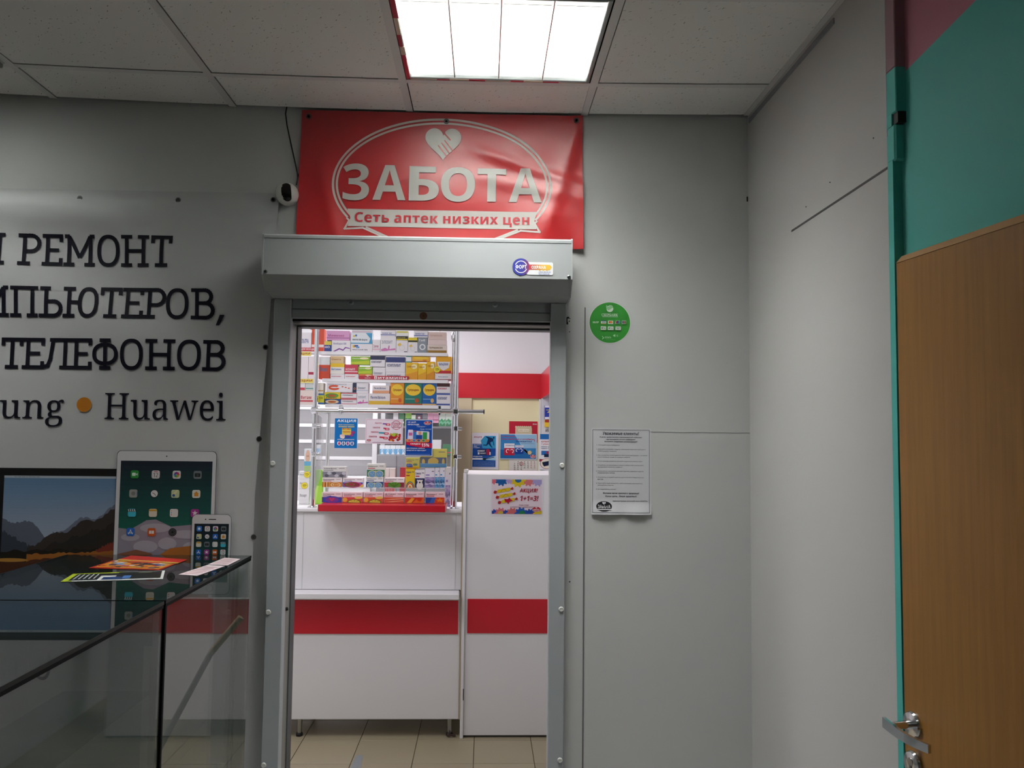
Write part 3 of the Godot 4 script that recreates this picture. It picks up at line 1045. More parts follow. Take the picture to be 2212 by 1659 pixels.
func repair_banner() -> void:
	var ink := C("12131f")
	var paper := C("bfc0c1")
	var t := thing("banner", V(-1.4, 0.92, 0.012), "pale grey repair service banner with black lettering and pictured devices beside the doorway", "banner")
	var k := Kit.new()
	k.warp = grey_fold
	k.cell = 0.02
	for zz in [[0.012, 1.0], [0.0112, -1.0]]:
		k.quad(V(-2.45, 0.92, zz[0]), V(-1.07, 0.92, zz[0]), V(-1.07, 1.40, zz[0]), V(-2.45, 1.40, zz[0]), paper, V(0, 0, zz[1]))
		k.quad(V(-1.07, 1.076, zz[0]), V(-0.7545, 1.076, zz[0]), V(-0.7535, 1.40, zz[0]), V(-1.07, 1.40, zz[0]), paper, V(0, 0, zz[1]))
		k.quad(V(-2.45, 1.40, zz[0]), V(-0.7535, 1.40, zz[0]), V(-0.7005, 2.422, zz[0]), V(-2.45, 2.418, zz[0]), paper, V(0, 0, zz[1]))
	part("vinyl_sheet", k, M.matt_vinyl, t)
	k = Kit.new()
	k.warp = grey_fold
	k.cell = 0.016
	k.frame(-2.0, 1.0, 0.0, 2.4, 0.0138, 2.0, 1.4)       # u = x + 2, v = 2.4 - y
	for r in [["И", -1.6815, -1.5948, 1], ["Р", -1.5538, -1.4814, 1], ["Е", -1.4766, -1.41, 1], ["М", -1.4066, -1.3041, 1], ["О", -1.2978, -1.2226, 1], ["Н", -1.2168, -1.1232, 1], ["Т", -1.1164, -1.0458, 1],
			["М", -1.6832, -1.576, 2], ["П", -1.5718, -1.4814, 2], ["Ь", -1.4781, -1.3997, 2], ["Ю", -1.3989, -1.2834, 2], ["Т", -1.2783, -1.2068, 2], ["Е", -1.2056, -1.1352, 2], ["Р", -1.1376, -1.062, 2], ["О", -1.062, -0.9874, 2], ["В", -0.9793, -0.9011, 2],
			["Т", -1.5972, -1.5259, 3], ["Е", -1.528, -1.4551, 3], ["Л", -1.4623, -1.3659, 3], ["Е", -1.3677, -1.2975, 3], ["Ф", -1.2966, -1.2116, 3], ["О", -1.2042, -1.1287, 3], ["Н", -1.121, -1.024, 3], ["О", -1.0171, -0.9406, 3], ["В", -0.9351, -0.8609, 3]]:
		var y1: float = [2.267, 2.091, 1.9198][r[3] - 1]
		var y0: float = [2.161, 1.988, 1.8165][r[3] - 1]
		slab(k, r[0], r[1] + 2.0, r[2] + 2.0, 2.4 - y1, 2.4 - y0, 0.0125, ink)
	slab(k, ",", 1.103, 1.1315, 0.3955, 0.4304, 0.0125, ink)
	k.z = 0.0138
	k.letters(type("sung", false, "Droid Serif"), 2.0 - 1.6409, 2.4 - 1.7165, 2.0 - 1.383, 2.4 - 1.627, ink)
	k.letters(type("Huawei", false, "Droid Serif"), 2.0 - 1.2497, 2.4 - 1.7455, 2.0 - 0.8557, 2.4 - 1.6525, ink)
	k.disc(2.0 - 1.3173, 2.4 - 1.7007, 0.0243, C("c07a22"))
	part("printed_lettering", k, M.matt_vinyl, t)
	devices(t)
	for p in [[-1.359, 2.389, 1], [-1.037, 2.391, 1], [-0.721, 2.399, 2], [-0.734, 1.90, 0], [-0.745, 1.594, 1], [-0.753, 1.272, 1]]:
		k = Kit.new()
		var q := grey_fold(V(p[0], p[1], 0.0125))
		k.lathe(q, V(0, 0, 1), [[0.009, 0.0], [0.0085, 0.0012], [0.0055, 0.0014], [0.0055, 0.0003]], Color.WHITE, 18)
		if p[2] == 2:
			k.lathe(q, V(0, 0, 1), [[0.006, 0.0012], [0.005, 0.004], [0.0, 0.0045]], C("4c4c4c"), 14)
		else:
			k.lathe(q, V(0, 0, 1), [[0.0056, 0.0004], [0.0, 0.0005]], C("3c3e40") if p[2] == 0 else C("d5d5d5"), 14)
		part("grommet", k, M.screw, t)

func icon(k: Kit, x: float, y: float, s: float, what: int) -> void:      # a small app picture of side s centred at x, y (u, v in metres)
	var h := s / 2
	var zz := k.z
	var bg: Color = [C("2e8a3a"), C("d8d8d8"), C("d8d8d8"), C("70757a"), C("9a9a96"), C("1c1f22"), C("b8c49a"), C("d8d4cc"), C("3fb6cf"), C("d8d4c4"), C("d8d8d8"), C("a03a8e"), C("2a66c0"), C("c05a2a"), C("4a4e50"), C("3a78c8")][what]
	if what == 5 or what == 14:
		k.disc(x, y, h, C("1d2023"))
		if what == 5:
			k.disc(x, y, h * 0.86, C("d8d8d8"))
			k.line([Vector2(x - h * 0.5, y - h * 0.2), Vector2(x, y)], s * 0.06, C("202020"))
			k.line([Vector2(x + h * 0.4, y + h * 0.5), Vector2(x, y)], s * 0.06, C("202020"))
		else:
			k.ring(x, y, h * 0.8, h * 0.8, s * 0.06, C("55595c"))
			k.ring(x, y, h * 0.5, h * 0.5, s * 0.06, C("55595c"))
		k.z = zz
		return
	k.rrect(x - h, y - h, x + h, y + h, s * 0.22, bg)
	match what:
		0:
			k.rrect(x - h * 0.65, y - h * 0.4, x + h * 0.25, y + h * 0.4, s * 0.08, C("d8e0d8"))
			k.poly(PackedVector2Array([Vector2(x + h * 0.3, y), Vector2(x + h * 0.68, y - h * 0.35), Vector2(x + h * 0.68, y + h * 0.35)]), C("d8e0d8"))
		1:
			k.rect(x - h * 0.45, y - h * 0.78, x + h * 0.45, y - h * 0.62, C("c04038"))
			k.letters(type("12", false), x - h * 0.55, y - h * 0.4, x + h * 0.55, y + h * 0.65, C("303030"))
		2:
			for i in 8:
				k.disc(x + cos(TAU * i / 8) * h * 0.42, y + sin(TAU * i / 8) * h * 0.42, h * 0.3, [C("d8662a"), C("d89a2a"), C("8ab03a"), C("3a9a5a"), C("3a8ab8"), C("4a5ab0"), C("8a3a9a"), C("c03a5a")][i], 12)
		3:
			k.rrect(x - h * 0.7, y - h * 0.4, x + h * 0.7, y + h * 0.5, s * 0.08, C("202426"))
			k.disc(x, y + h * 0.05, h * 0.3, C("3c4246"))
		4:
			k.disc(x, y, h * 0.5, C("7a7a76"))
			k.rect(x + h * 0.8, y - h * 0.5, x + h * 0.98, y + h * 0.5, C("5a8ab0"))
		6:
			k.poly(PackedVector2Array([Vector2(x - h * 0.9, y + h * 0.2), Vector2(x + h * 0.3, y - h * 0.9), Vector2(x + h * 0.7, y - h * 0.9), Vector2(x - h * 0.5, y + h * 0.9), Vector2(x - h * 0.9, y + h * 0.9)]), C("d8d0a0"))
			k.disc(x - h * 0.4, y + h * 0.4, h * 0.35, C("2a5a9a"), 12)
		7:
			k.poly(PackedVector2Array([Vector2(x - h * 0.7, y), Vector2(x, y - h * 0.65), Vector2(x + h * 0.7, y), Vector2(x + h * 0.5, y), Vector2(x + h * 0.5, y + h * 0.6), Vector2(x - h * 0.5, y + h * 0.6), Vector2(x - h * 0.5, y)]), C("d08a30"))
		8:
			k.rect(x - h, y - h * 0.9, x + h, y - h * 0.2, C("20282c"))
			for i in 4:
				k.poly(PackedVector2Array([Vector2(x - h + s * 0.25 * i, y - h * 0.85), Vector2(x - h + s * (0.25 * i + 0.12), y - h * 0.85), Vector2(x - h + s * (0.25 * i + 0.2), y - h * 0.25), Vector2(x - h + s * (0.25 * i + 0.08), y - h * 0.25)]), C("d0d8dc"))
		9:
			k.rect(x - h * 0.95, y - h * 0.85, x + h * 0.95, y - h * 0.4, C("d0a030"))
		10:
			for i in 3:
				k.disc(x - h * 0.6, y - h * 0.55 + h * 0.5 * i, h * 0.12, [C("c8883a"), C("3a80c0"), C("c04a3a")][i], 10)
		11:
			var st := PackedVector2Array()
			for i in 10:
				var r := h * (0.75 if i % 2 == 0 else 0.3)
				st.append(Vector2(x + sin(TAU * i / 10) * r, y - cos(TAU * i / 10) * r))
			k.poly(st, C("dcdcdc"))
		12:
			k.line([Vector2(x - h * 0.5, y + h * 0.55), Vector2(x + h * 0.1, y - h * 0.6)], s * 0.09, C("dcdcdc"))
			k.line([Vector2(x + h * 0.5, y + h * 0.55), Vector2(x - h * 0.1, y - h * 0.6)], s * 0.09, C("dcdcdc"))
			k.line([Vector2(x - h * 0.65, y + h * 0.25), Vector2(x + h * 0.65, y + h * 0.25)], s * 0.09, C("dcdcdc"))
		13:
			k.rect(x - h * 0.6, y - h * 0.35, x - h * 0.04, y + h * 0.4, C("dcdcd8"))
			k.rect(x + h * 0.04, y - h * 0.35, x + h * 0.6, y + h * 0.4, C("dcdcd8"))
		15:
			k.disc(x, y, h * 0.5, C("dce4ec"), 14)
	k.z = zz

func devices(t: Node3D) -> void:
	# printed pictures of a laptop, a tablet and a telephone; u = x + 2, v = 2.4 - y
	var k := Kit.new()
	k.frame(-2.0, 1.0, 0.0, 2.4, 0.0150, 2.0, 1.4)
	k.rrect(0.2, 0.9085, 0.86, 1.40, 0.02, C("17181b"))
	k.z = 0.0152
	for i in 24:     # a mountain photograph on the laptop's screen: evening sky
		k.z = 0.0152
		k.rect(0.437, 0.936 + 0.0095 * i, 0.85, 0.9455 + 0.0095 * i, C("5f7fa2").lerp(C("a9aebc"), i / 23.0))
	k.rect(0.437, 0.9335, 0.85, 0.941, C("aab4be"))
	k.letters(type("File  Edit  View  Go  Window  Help", false), 0.47, 0.9355, 0.55, 0.9395, C("3a3f46"))
	rng.seed = 3
	var ridge := func(x0: float, x1: float, f: Callable, low: float, col: Color, rough: float) -> void:
		var pts := PackedVector2Array()
		for i in 40:
			var a := i / 39.0
			pts.append(Vector2(lerpf(x0, x1, a), f.call(a) + rng.randf_range(-rough, rough)))
		pts.append(Vector2(x1, low))
		pts.append(Vector2(x0, low))
		k.poly(pts, col)
	ridge.call(0.437, 0.62, func(a): return 1.07 + 0.10 * a * a + 0.012 * sin(a * 9.0), 1.25, C("5e6473"), 0.003)
	ridge.call(0.437, 0.60, func(a): return 1.11 + 0.09 * a, 1.25, C("3c424d"), 0.006)
	ridge.call(0.60, 0.85, func(a): return 1.115 - 0.10 * a + 0.01 * sin(a * 14.0), 1.25, C("6c7080"), 0.004)
	ridge.call(0.52, 0.85, func(a): return 1.165 - 0.14 * a ** 0.9 + 0.008 * sin(a * 21.0), 1.25, C("3a3430"), 0.004)
	ridge.call(0.56, 0.85, func(a): return 1.17 - 0.10 * a + 0.006 * sin(a * 30.0), 1.25, C("2d2826"), 0.004)
	ridge.call(0.437, 0.85, func(a): return 1.178 - 0.012 * a + 0.003 * sin(a * 40.0), 1.3, C("231d1b"), 0.003)
	ridge.call(0.74, 0.85, func(a): return 1.17 - 0.05 * a, 1.24, C("7c3327"), 0.006)
	ridge.call(0.52, 0.85, func(a): return 1.187 - 0.014 * a, 1.24, C("9a5f28"), 0.003)
	ridge.call(0.437, 0.85, func(a): return 1.205 + 0.006 * sin(a * 12.0), 1.32, C("4a2d1e"), 0.003)
	k.oval(0.47, 1.206, 0.055, 0.006, C("b2823c"))
	part("printed_picture", k, M.matt_vinyl, t, "printed picture of a dark laptop")
	# tablet
	k = Kit.new()
	k.frame(-2.0, 1.0, 0.0, 2.4, 0.0172, 2.0, 1.4)
	k.rrect(0.7965, 0.848, 1.1205, 1.3235, 0.014, C("4a4450"))
	k.rrect(0.798, 0.8495, 1.119, 1.3235, 0.014, C("d3d3d6"))
	k.rect(0.798, 1.30, 0.93, 1.4035, C("d3d3d6"))
	k.rect(1.10, 1.30, 1.119, 1.3235, C("d3d3d6"))
	k.disc(0.958, 0.866, 0.0022, C("24262c"), 12)
	k.z = 0.0176
	for i in 20:
		k.z = 0.0176
		var c := C("1d2a33").lerp(C("1f5f50"), clampf(i / 13.0, 0, 1))
		k.rect(0.8105, 0.8815 + 0.0165 * i, 1.1075 if i < 18 else 0.93, 0.898 + 0.0165 * i, c)
	k.poly(PackedVector2Array([Vector2(0.8105, 1.10), Vector2(0.85, 1.105), Vector2(0.9, 1.075), Vector2(0.93, 1.072), Vector2(0.98, 1.095), Vector2(1.05, 1.088), Vector2(1.1075, 1.07), Vector2(1.1075, 1.3235), Vector2(0.93, 1.3235), Vector2(0.93, 1.375), Vector2(0.8105, 1.375)]), C("8f8a97"))
	for q in [[0.85, 1.13, 0.03, 0.012], [0.93, 1.10, 0.05, 0.015], [1.03, 1.12, 0.05, 0.014], [0.9, 1.16, 0.04, 0.02], [1.06, 1.16, 0.04, 0.018], [0.97, 1.15, 0.03, 0.02]]:
		k.oval(q[0], q[1], q[2], q[3], C("a8a4b0"), 14)
	k.poly(PackedVector2Array([Vector2(0.8105, 1.185), Vector2(0.87, 1.17), Vector2(0.92, 1.182), Vector2(0.94, 1.21), Vector2(0.92, 1.375), Vector2(0.8105, 1.375)]), C("8b5a44"))
	k.poly(PackedVector2Array([Vector2(0.91, 1.21), Vector2(0.98, 1.165), Vector2(1.06, 1.155), Vector2(1.1075, 1.165), Vector2(1.1075, 1.3235), Vector2(0.93, 1.3235), Vector2(0.93, 1.375), Vector2(0.91, 1.375)]), C("a8672e"))
	k.z = 0.0186
	for r in 4:
		for c in 4:
			if r == 3 and c == 3:
				continue
			var zz := k.z
			icon(k, 0.857 + 0.0678 * c - 0.0022 * r, 0.9258 + 0.0624 * r, 0.0262, r * 4 + c)
			k.z = zz
	part("printed_picture", k, M.matt_vinyl, t, "printed picture of a white tablet")
	# telephone
	k = Kit.new()
	k.frame(-2.0, 1.0, 0.0, 2.4, 0.0202, 2.0, 1.4)
	k.rrect(1.0475, 1.0535, 1.176, 1.3133, 0.017, C("55555c"))
	k.rrect(1.0488, 1.0548, 1.1747, 1.312, 0.016, C("d0d0d2"))
	k.rrect(1.102, 1.069, 1.126, 1.072, 0.0012, C("2a2b30"))
	k.disc(1.092, 1.0705, 0.0022, C("2a2b38"), 10)
	for i in 12:
		k.z = 0.0206
		k.rect(1.0565, 1.0845 + 0.01575 * i, 1.168, 1.10025 + 0.01575 * i, C("16222c").lerp(C("1f5f50"), i / 11.0))
	k.disc(1.1118, 1.2925, 0.0115, C("9a9aa0"))
	k.disc(1.1118, 1.2925, 0.0103, C("d0d0d2"))
	k.z = 0.0208
	var order := [15, 1, 2, 3, 6, 5, 12, 7, 9, 3, 10, 8, 12, 11, 13, 1, 4, 0, 2, 9]
	for i in 20:
		var zz := k.z
		icon(k, 1.0725 + 0.0263 * (i % 4), 1.1008 + 0.0252 * (i / 4), 0.0168, order[i])
		k.z = zz
	part("printed_picture", k, M.matt_vinyl, t, "printed picture of a white telephone")

# ---------------------------------------------------------------- small things on the wall, showcases
func wall_things() -> void:
	var t := thing("security_camera", V(-0.674, 2.376, 0.001), "white dome security camera with dark oval window left of the red banner", "security camera")
	var k := Kit.new()
	k.lathe(V(-0.674, 2.418, 0.0005), V(0, 0, 1), [[0.0, 0.0], [0.036, 0.0], [0.0375, 0.012], [0.0365, 0.026], [0.032, 0.037], [0.022, 0.0445], [0.011, 0.0475], [0.0, 0.048]], Color.WHITE, 32)
	part("dome", k, M.plastic_white, t)
	var dome := [[0.0, 0.0485], [0.011, 0.048], [0.022, 0.045], [0.032, 0.0375], [0.0365, 0.0265], [0.0375, 0.012]]
	k = Kit.new()      # the window follows the dome
	for lay in [[0.0165, 0.0310, 0.0008, "9a9692"], [0.0120, 0.0270, 0.0016, "090a0d"]]:
		for i in 24:
			for j in 5:
				var q := []
				for c in [[i, j], [i + 1, j], [i + 1, j + 1], [i, j + 1]]:
					var a: float = TAU * c[0] / 24.0
					var r: float = c[1] / 5.0
					var x: float = lay[0] * cos(a) * r
					var y: float = (lay[1] - lay[0]) * signf(sin(a)) * minf(1.0, absf(sin(a)) * 2.0) * r + lay[0] * sin(a) * r
					var e := x - 0.10 * y + 0.002
					var rr := Vector2(e, y).length()
					var d: float = lay[2]
					for w in dome.size() - 1:
						if rr >= dome[w][0] and rr < dome[w + 1][0]:
							d += lerpf(dome[w][1], dome[w + 1][1], (rr - dome[w][0]) / (dome[w + 1][0] - dome[w][0]))
					q.append(V(-0.672 + e, 2.418 + y, d))
				k.quad(q[0], q[1], q[2], q[3], C(lay[3]), V(0, 0, 1))
	part("lens_window", k, M.plastic_dark, t, "dark oval lens window")
	k = Kit.new()
	var pts := []
	for p in [[-0.687, 2.725, 0.004], [-0.690, 2.70, 0.006], [-0.684, 2.66, 0.008], [-0.672, 2.61, 0.009], [-0.660, 2.56, 0.009], [-0.648, 2.51, 0.008], [-0.6425, 2.485, 0.008], [-0.6435, 2.470, 0.008], [-0.6455, 2.452, 0.012]]:
		pts.append(V(p[0], p[1], p[2]))
	k.tube(pts, 0.0022, C("101014"), 8)
	k.rod(pts[6] + V(0, 0.006, 0), pts[6] - V(0, 0.004, 0), 0.0034, 0.0034, C("101014"), 10)
	part("cable", k, M.card, t, "thin black cable running up to the ceiling")
	# round green card-payment sticker
	k = Kit.new()
	k.frame(0.3505, 1.9296, 0.4939, 2.073, 0.0006, 100, 100)
	k.disc(50, 50, 50, C("d8dcd6"), 56)
	k.disc(50, 50, 48.4, C("2c8a2c"), 56)
	var w := C("dfe6dc")
	k.disc(50, 16.5, 8.2, w, 30)
	k.poly(PackedVector2Array([Vector2(41, 7.5), Vector2(46, 12), Vector2(54, 7.5), Vector2(57, 11), Vector2(58, 14), Vector2(47, 20.5), Vector2(42, 18), Vector2(41, 15)]), C("8fbf8c"))
	k.poly(PackedVector2Array([Vector2(42, 6.5), Vector2(46, 10.5), Vector2(53, 7), Vector2(49, 5)]), C("2c8a2c"))
	k.letters(type("СБЕРБАНК", true, "Droid Serif"), 30.5, 28.5, 69, 34.5, w)
	k.rect(32, 35.6, 69, 36.4, w)
	k.letters(type("МИР"), 9.5, 47.5, 23.5, 52, w)
	k.rrect(29, 45.5, 41.2, 53.4, 1, w)
	k.rect(29, 45.5, 41.2, 47, C("2a3a7a"))
	k.rect(29, 52.2, 41.2, 53.4, C("c8923a"))
	k.letters(type("VISA"), 31, 47.8, 39.5, 51.2, C("2a3a7a"))
	k.rrect(45.5, 45.3, 57.8, 53.4, 1, w)
	k.disc(50, 49, 2.8, C("c0281e"), 16)
	k.disc(53.4, 49, 2.8, C("d8862a"), 16)
	k.poly(PackedVector2Array([Vector2(64, 45), Vector2(74.2, 45), Vector2(73, 52.6), Vector2(62.4, 52.6)]), w)
	k.poly(PackedVector2Array([Vector2(64.4, 45.5), Vector2(67, 45.5), Vector2(65.8, 52), Vector2(63.2, 52)]), C("b83040"))
	k.poly(PackedVector2Array([Vector2(67, 45.5), Vector2(70.5, 45.5), Vector2(69.3, 52), Vector2(65.8, 52)]), C("1f3f70"))
	k.poly(PackedVector2Array([Vector2(70.5, 45.5), Vector2(73.6, 45.5), Vector2(72.4, 52), Vector2(69.3, 52)]), C("2a7a80"))
	k.rrect(78.5, 44.8, 89, 52.8, 1, w)
	for i in 3:
		k.rrect(79.3 + 3.2 * i, 45.5, 82.2 + 3.2 * i, 52.1, 0.6, [C("22408a"), C("b02a3a"), C("2a7a3a")][i])
	for q in [[28, 41.0, " Pay"], [45, 58.6, "G Pay"], [63.2, 76, "SAMSUNG"]]:
		k.rrect(q[0], 59.3, q[1], 67.8, 1, w)
		if q[0] > 60:
			k.letters(type("SAMSUNG"), q[0] + 1.2, 61.2, q[1] - 1.2, 63, C("33373a"))
			k.letters(type("pay"), q[0] + 3.5, 63.8, q[1] - 3.5, 66.4, C("33373a"))
		else:
			k.letters(type("Pay", false), q[0] + 5.2, 61.2, q[1] - 1.6, 66.2, C("33373a"))
			k.disc(q[0] + 3.3, 63.4, 1.5, C("33373a"), 12)
	k.line([Vector2(31.5, 83), Vector2(35, 86.8), Vector2(31.8, 90.2)], 1, w)
	k.letters(type("ОПЛАТА", false), 37.5, 83.8, 53, 88, w)
	k.letters(type("картами и телефоном", false), 41, 89.8, 63, 91.4, C("8fbf8c"))
	k.ring(63.5, 81.2, 7.2, 4.4, 0.4, C("5a9a58"))
	k.poly(PackedVector2Array([Vector2(57, 81.4), Vector2(60, 79), Vector2(63, 78.2), Vector2(63, 84), Vector2(60, 83.4)]), C("b8d4b4"))
	for i in 3:
		k.ring(68.5 + i * 1.2, 81.4, 3.0, 3.0, 0.5, C("b8d4b4"), 130, 230, 8)
	solo("payment_sticker", k, M.vinyl, "round green sticker with payment card marks on the wall right of the doorway", "sticker")
	# typed notice; its lower edge curls off the wall
	k = Kit.new()
	k.cell = 0.02
	k.warp = func(p: Vector3) -> Vector3:
		var c := smoothstep(1.40, 1.345, p.y)
		return p + V(0, 0, c * (0.004 + 0.006 * absf(sin((p.x - 0.36) * 31.0))))
	k.quad(V(0.3615, 1.3535, 0.001), V(0.564, 1.3535, 0.001), V(0.564, 1.6425, 0.001), V(0.3615, 1.6425, 0.001), C("d2d2d6"), V(0, 0, 1))
	k.quad(V(0.3615, 1.3535, 0.0004), V(0.564, 1.3535, 0.0004), V(0.564, 1.6425, 0.0004), V(0.3615, 1.6425, 0.0004), C("d2d2d6"), V(0, 0, -1))
	k.frame(0.3615, 1.3535, 0.564, 1.6425, 0.0012, 202, 289)
	var ink := C("2c2c38")
	for q in [[4, 5, 196, 6.2], [4, 281.8, 196, 283], [4, 5, 5.2, 283], [194.8, 5, 196, 283]]:
		k.z = 0.0012
		k.rect(q[0], q[1], q[2], q[3], ink)
	k.letters(type("Уважаемые клиенты!"), 38, 12, 160, 23, ink)
	k.letters(type("В целях профилактики коронавирусной инфекции"), 28, 27.5, 170, 33, ink)
	k.letters(type("при посещении аптеки необходимо"), 50, 35, 148, 40.5, ink)
	k.letters(type("выполнять следующие рекомендации!!!"), 44, 42.5, 155, 48, ink)
	var rows := [["1. Соблюдайте масочный режим.", 55, 16, 96], ["2. Избегайте контактов с людьми, имеющими признаки простуды и", 69, 16, 183], ["ОРВИ (кашель, чихание).", 75.5, 21, 85], ["3. При посещении аптеки держите безопасную дистанцию — не менее", 89, 16, 189],
			["одного метра до соседа, в очередях особенно.", 95.5, 21, 132], ["4. После прихода домой не забывайте тщательно вымыть руки.", 109, 16, 173], ["5. Старайтесь не прикасаться к лицу и глазам, либо используйте", 122.5, 16, 176], ["одноразовые платочки, салфетки.", 129, 21, 105],
			["6. Прикасайтесь как можно меньше к ручкам, перилам и другим", 142.5, 16, 176], ["поверхностям в аптеке.", 149, 21, 80], ["7. Откажитесь от приветственных рукопожатий в общественных", 163, 16, 177], ["местах.", 169.5, 21, 41], ["8. Укрепляйте свой иммунитет, пейте витамины, высыпайтесь,", 183, 16, 173], ["занимайтесь спортом.", 189.5, 21, 76], ["9. Не поддавайтесь панике!", 203, 16, 83]]
	for r in rows:
		k.z = 0.0012
		k.letters(type(r[0], false), r[2], r[1], r[3], r[1] + 4.6, ink)
	k.z = 0.0012
	k.letters(type("Желаем всем крепкого здоровья!"), 39, 215, 161, 222.5, ink)
	k.letters(type("Наша цель - Ваше здоровье!"), 48, 225, 153, 232.5, ink)
	k.letters(type("Администрация аптечной сети «ЗАБОТА»"), 72, 241.5, 190, 247, ink)
	k.oval(43, 262, 26.5, 17, C("2a2a2e"))
	k.letters(type("ЗАБОТА"), 22, 256.5, 64, 268, C("d2d2d6"))
	heart(k, 37, 247, 12, 10, C("d2d2d6"), C("2a2a2e"))
	k.rect(20, 270.5, 66, 273.5, C("d2d2d6"))
	solo("notice", k, M.paper, "white typed notice with framed border on the wall under the green sticker", "notice")

func pane(p: Vector3, q: Vector3) -> Kit:
	var k := Kit.new()
	k.box(p, q)
	return k

func showcase(z0: float, z1: float, label: String) -> Node3D:
	var x0 := -1.343
	var x1 := -0.7545
	var y1 := 1.215
	var t := thing("glass_showcase", V((x0 + x1) / 2, 0, (z0 + z1) / 2), label, "showcase", "glass showcases along the wall")
	var k := Kit.new()
	k.box(V(x0, 0.0, z0), V(x1, 0.36, z1), Color.WHITE, 0.003)
	part("plinth", k, M.laminate, t)
	part("glass_top", pane(V(x0, y1 - 0.008, z0), V(x1, y1, z1)), M.top_pane, t)
	part("glass_side", pane(V(x1 - 0.006, 0.361, z0 + 0.006), V(x1, y1 - 0.0165, z1 - 0.002)), M.pane, t)
	part("glass_side", pane(V(x0, 0.361, z0 + 0.006), V(x0 + 0.006, y1 - 0.009, z1 - 0.002)), M.pane, t)
	part("glass_end", pane(V(x0 + 0.007, 0.361, z1 - 0.008), V(x1 - 0.007, y1 - 0.009, z1 - 0.002)), M.pane, t)
	part("glass_end", pane(V(x0 + 0.007, 0.361, z0 + 0.001), V(x1 - 0.007, y1 - 0.009, z0 + 0.007)), M.pane, t)
	part("glass_shelf", pane(V(x0 + 0.012, 0.78, z0 + 0.012), V(x1 - 0.30, 0.786, z1 - 0.012)), M.pane, t)
	k = Kit.new()      # ground edges of the top, green-black
	k.box(V(x1, y1 - 0.008, z0), V(x1 + 0.0015, y1, z1))
	k.box(V(x0 - 0.0015, y1 - 0.008, z0), V(x0, y1, z1))
	k.box(V(x0, y1 - 0.008, z1 - 0.0008), V(x1, y1, z1 + 0.0008))
	part("glass_edge", k, M.glass_edge, t)
	k = Kit.new()
	k.box(V(x1 - 0.006, y1 - 0.016, z0 + 0.002), V(x1 + 0.001, y1 - 0.0082, z1 - 0.002))
	k.box(V(x0 + 0.01, y1 - 0.012, z1 - 0.010), V(x1 - 0.008, y1 - 0.0082, z1 - 0.002))
	part("seal", k, M.seal, t)
	k = Kit.new()
	k.box(V(x1 - 0.009, 0.361, z1 - 0.010), V(x1 + 0.0008, y1 - 0.013, z1 - 0.001))
	part("corner_strip", k, M.seal, t)
	return t

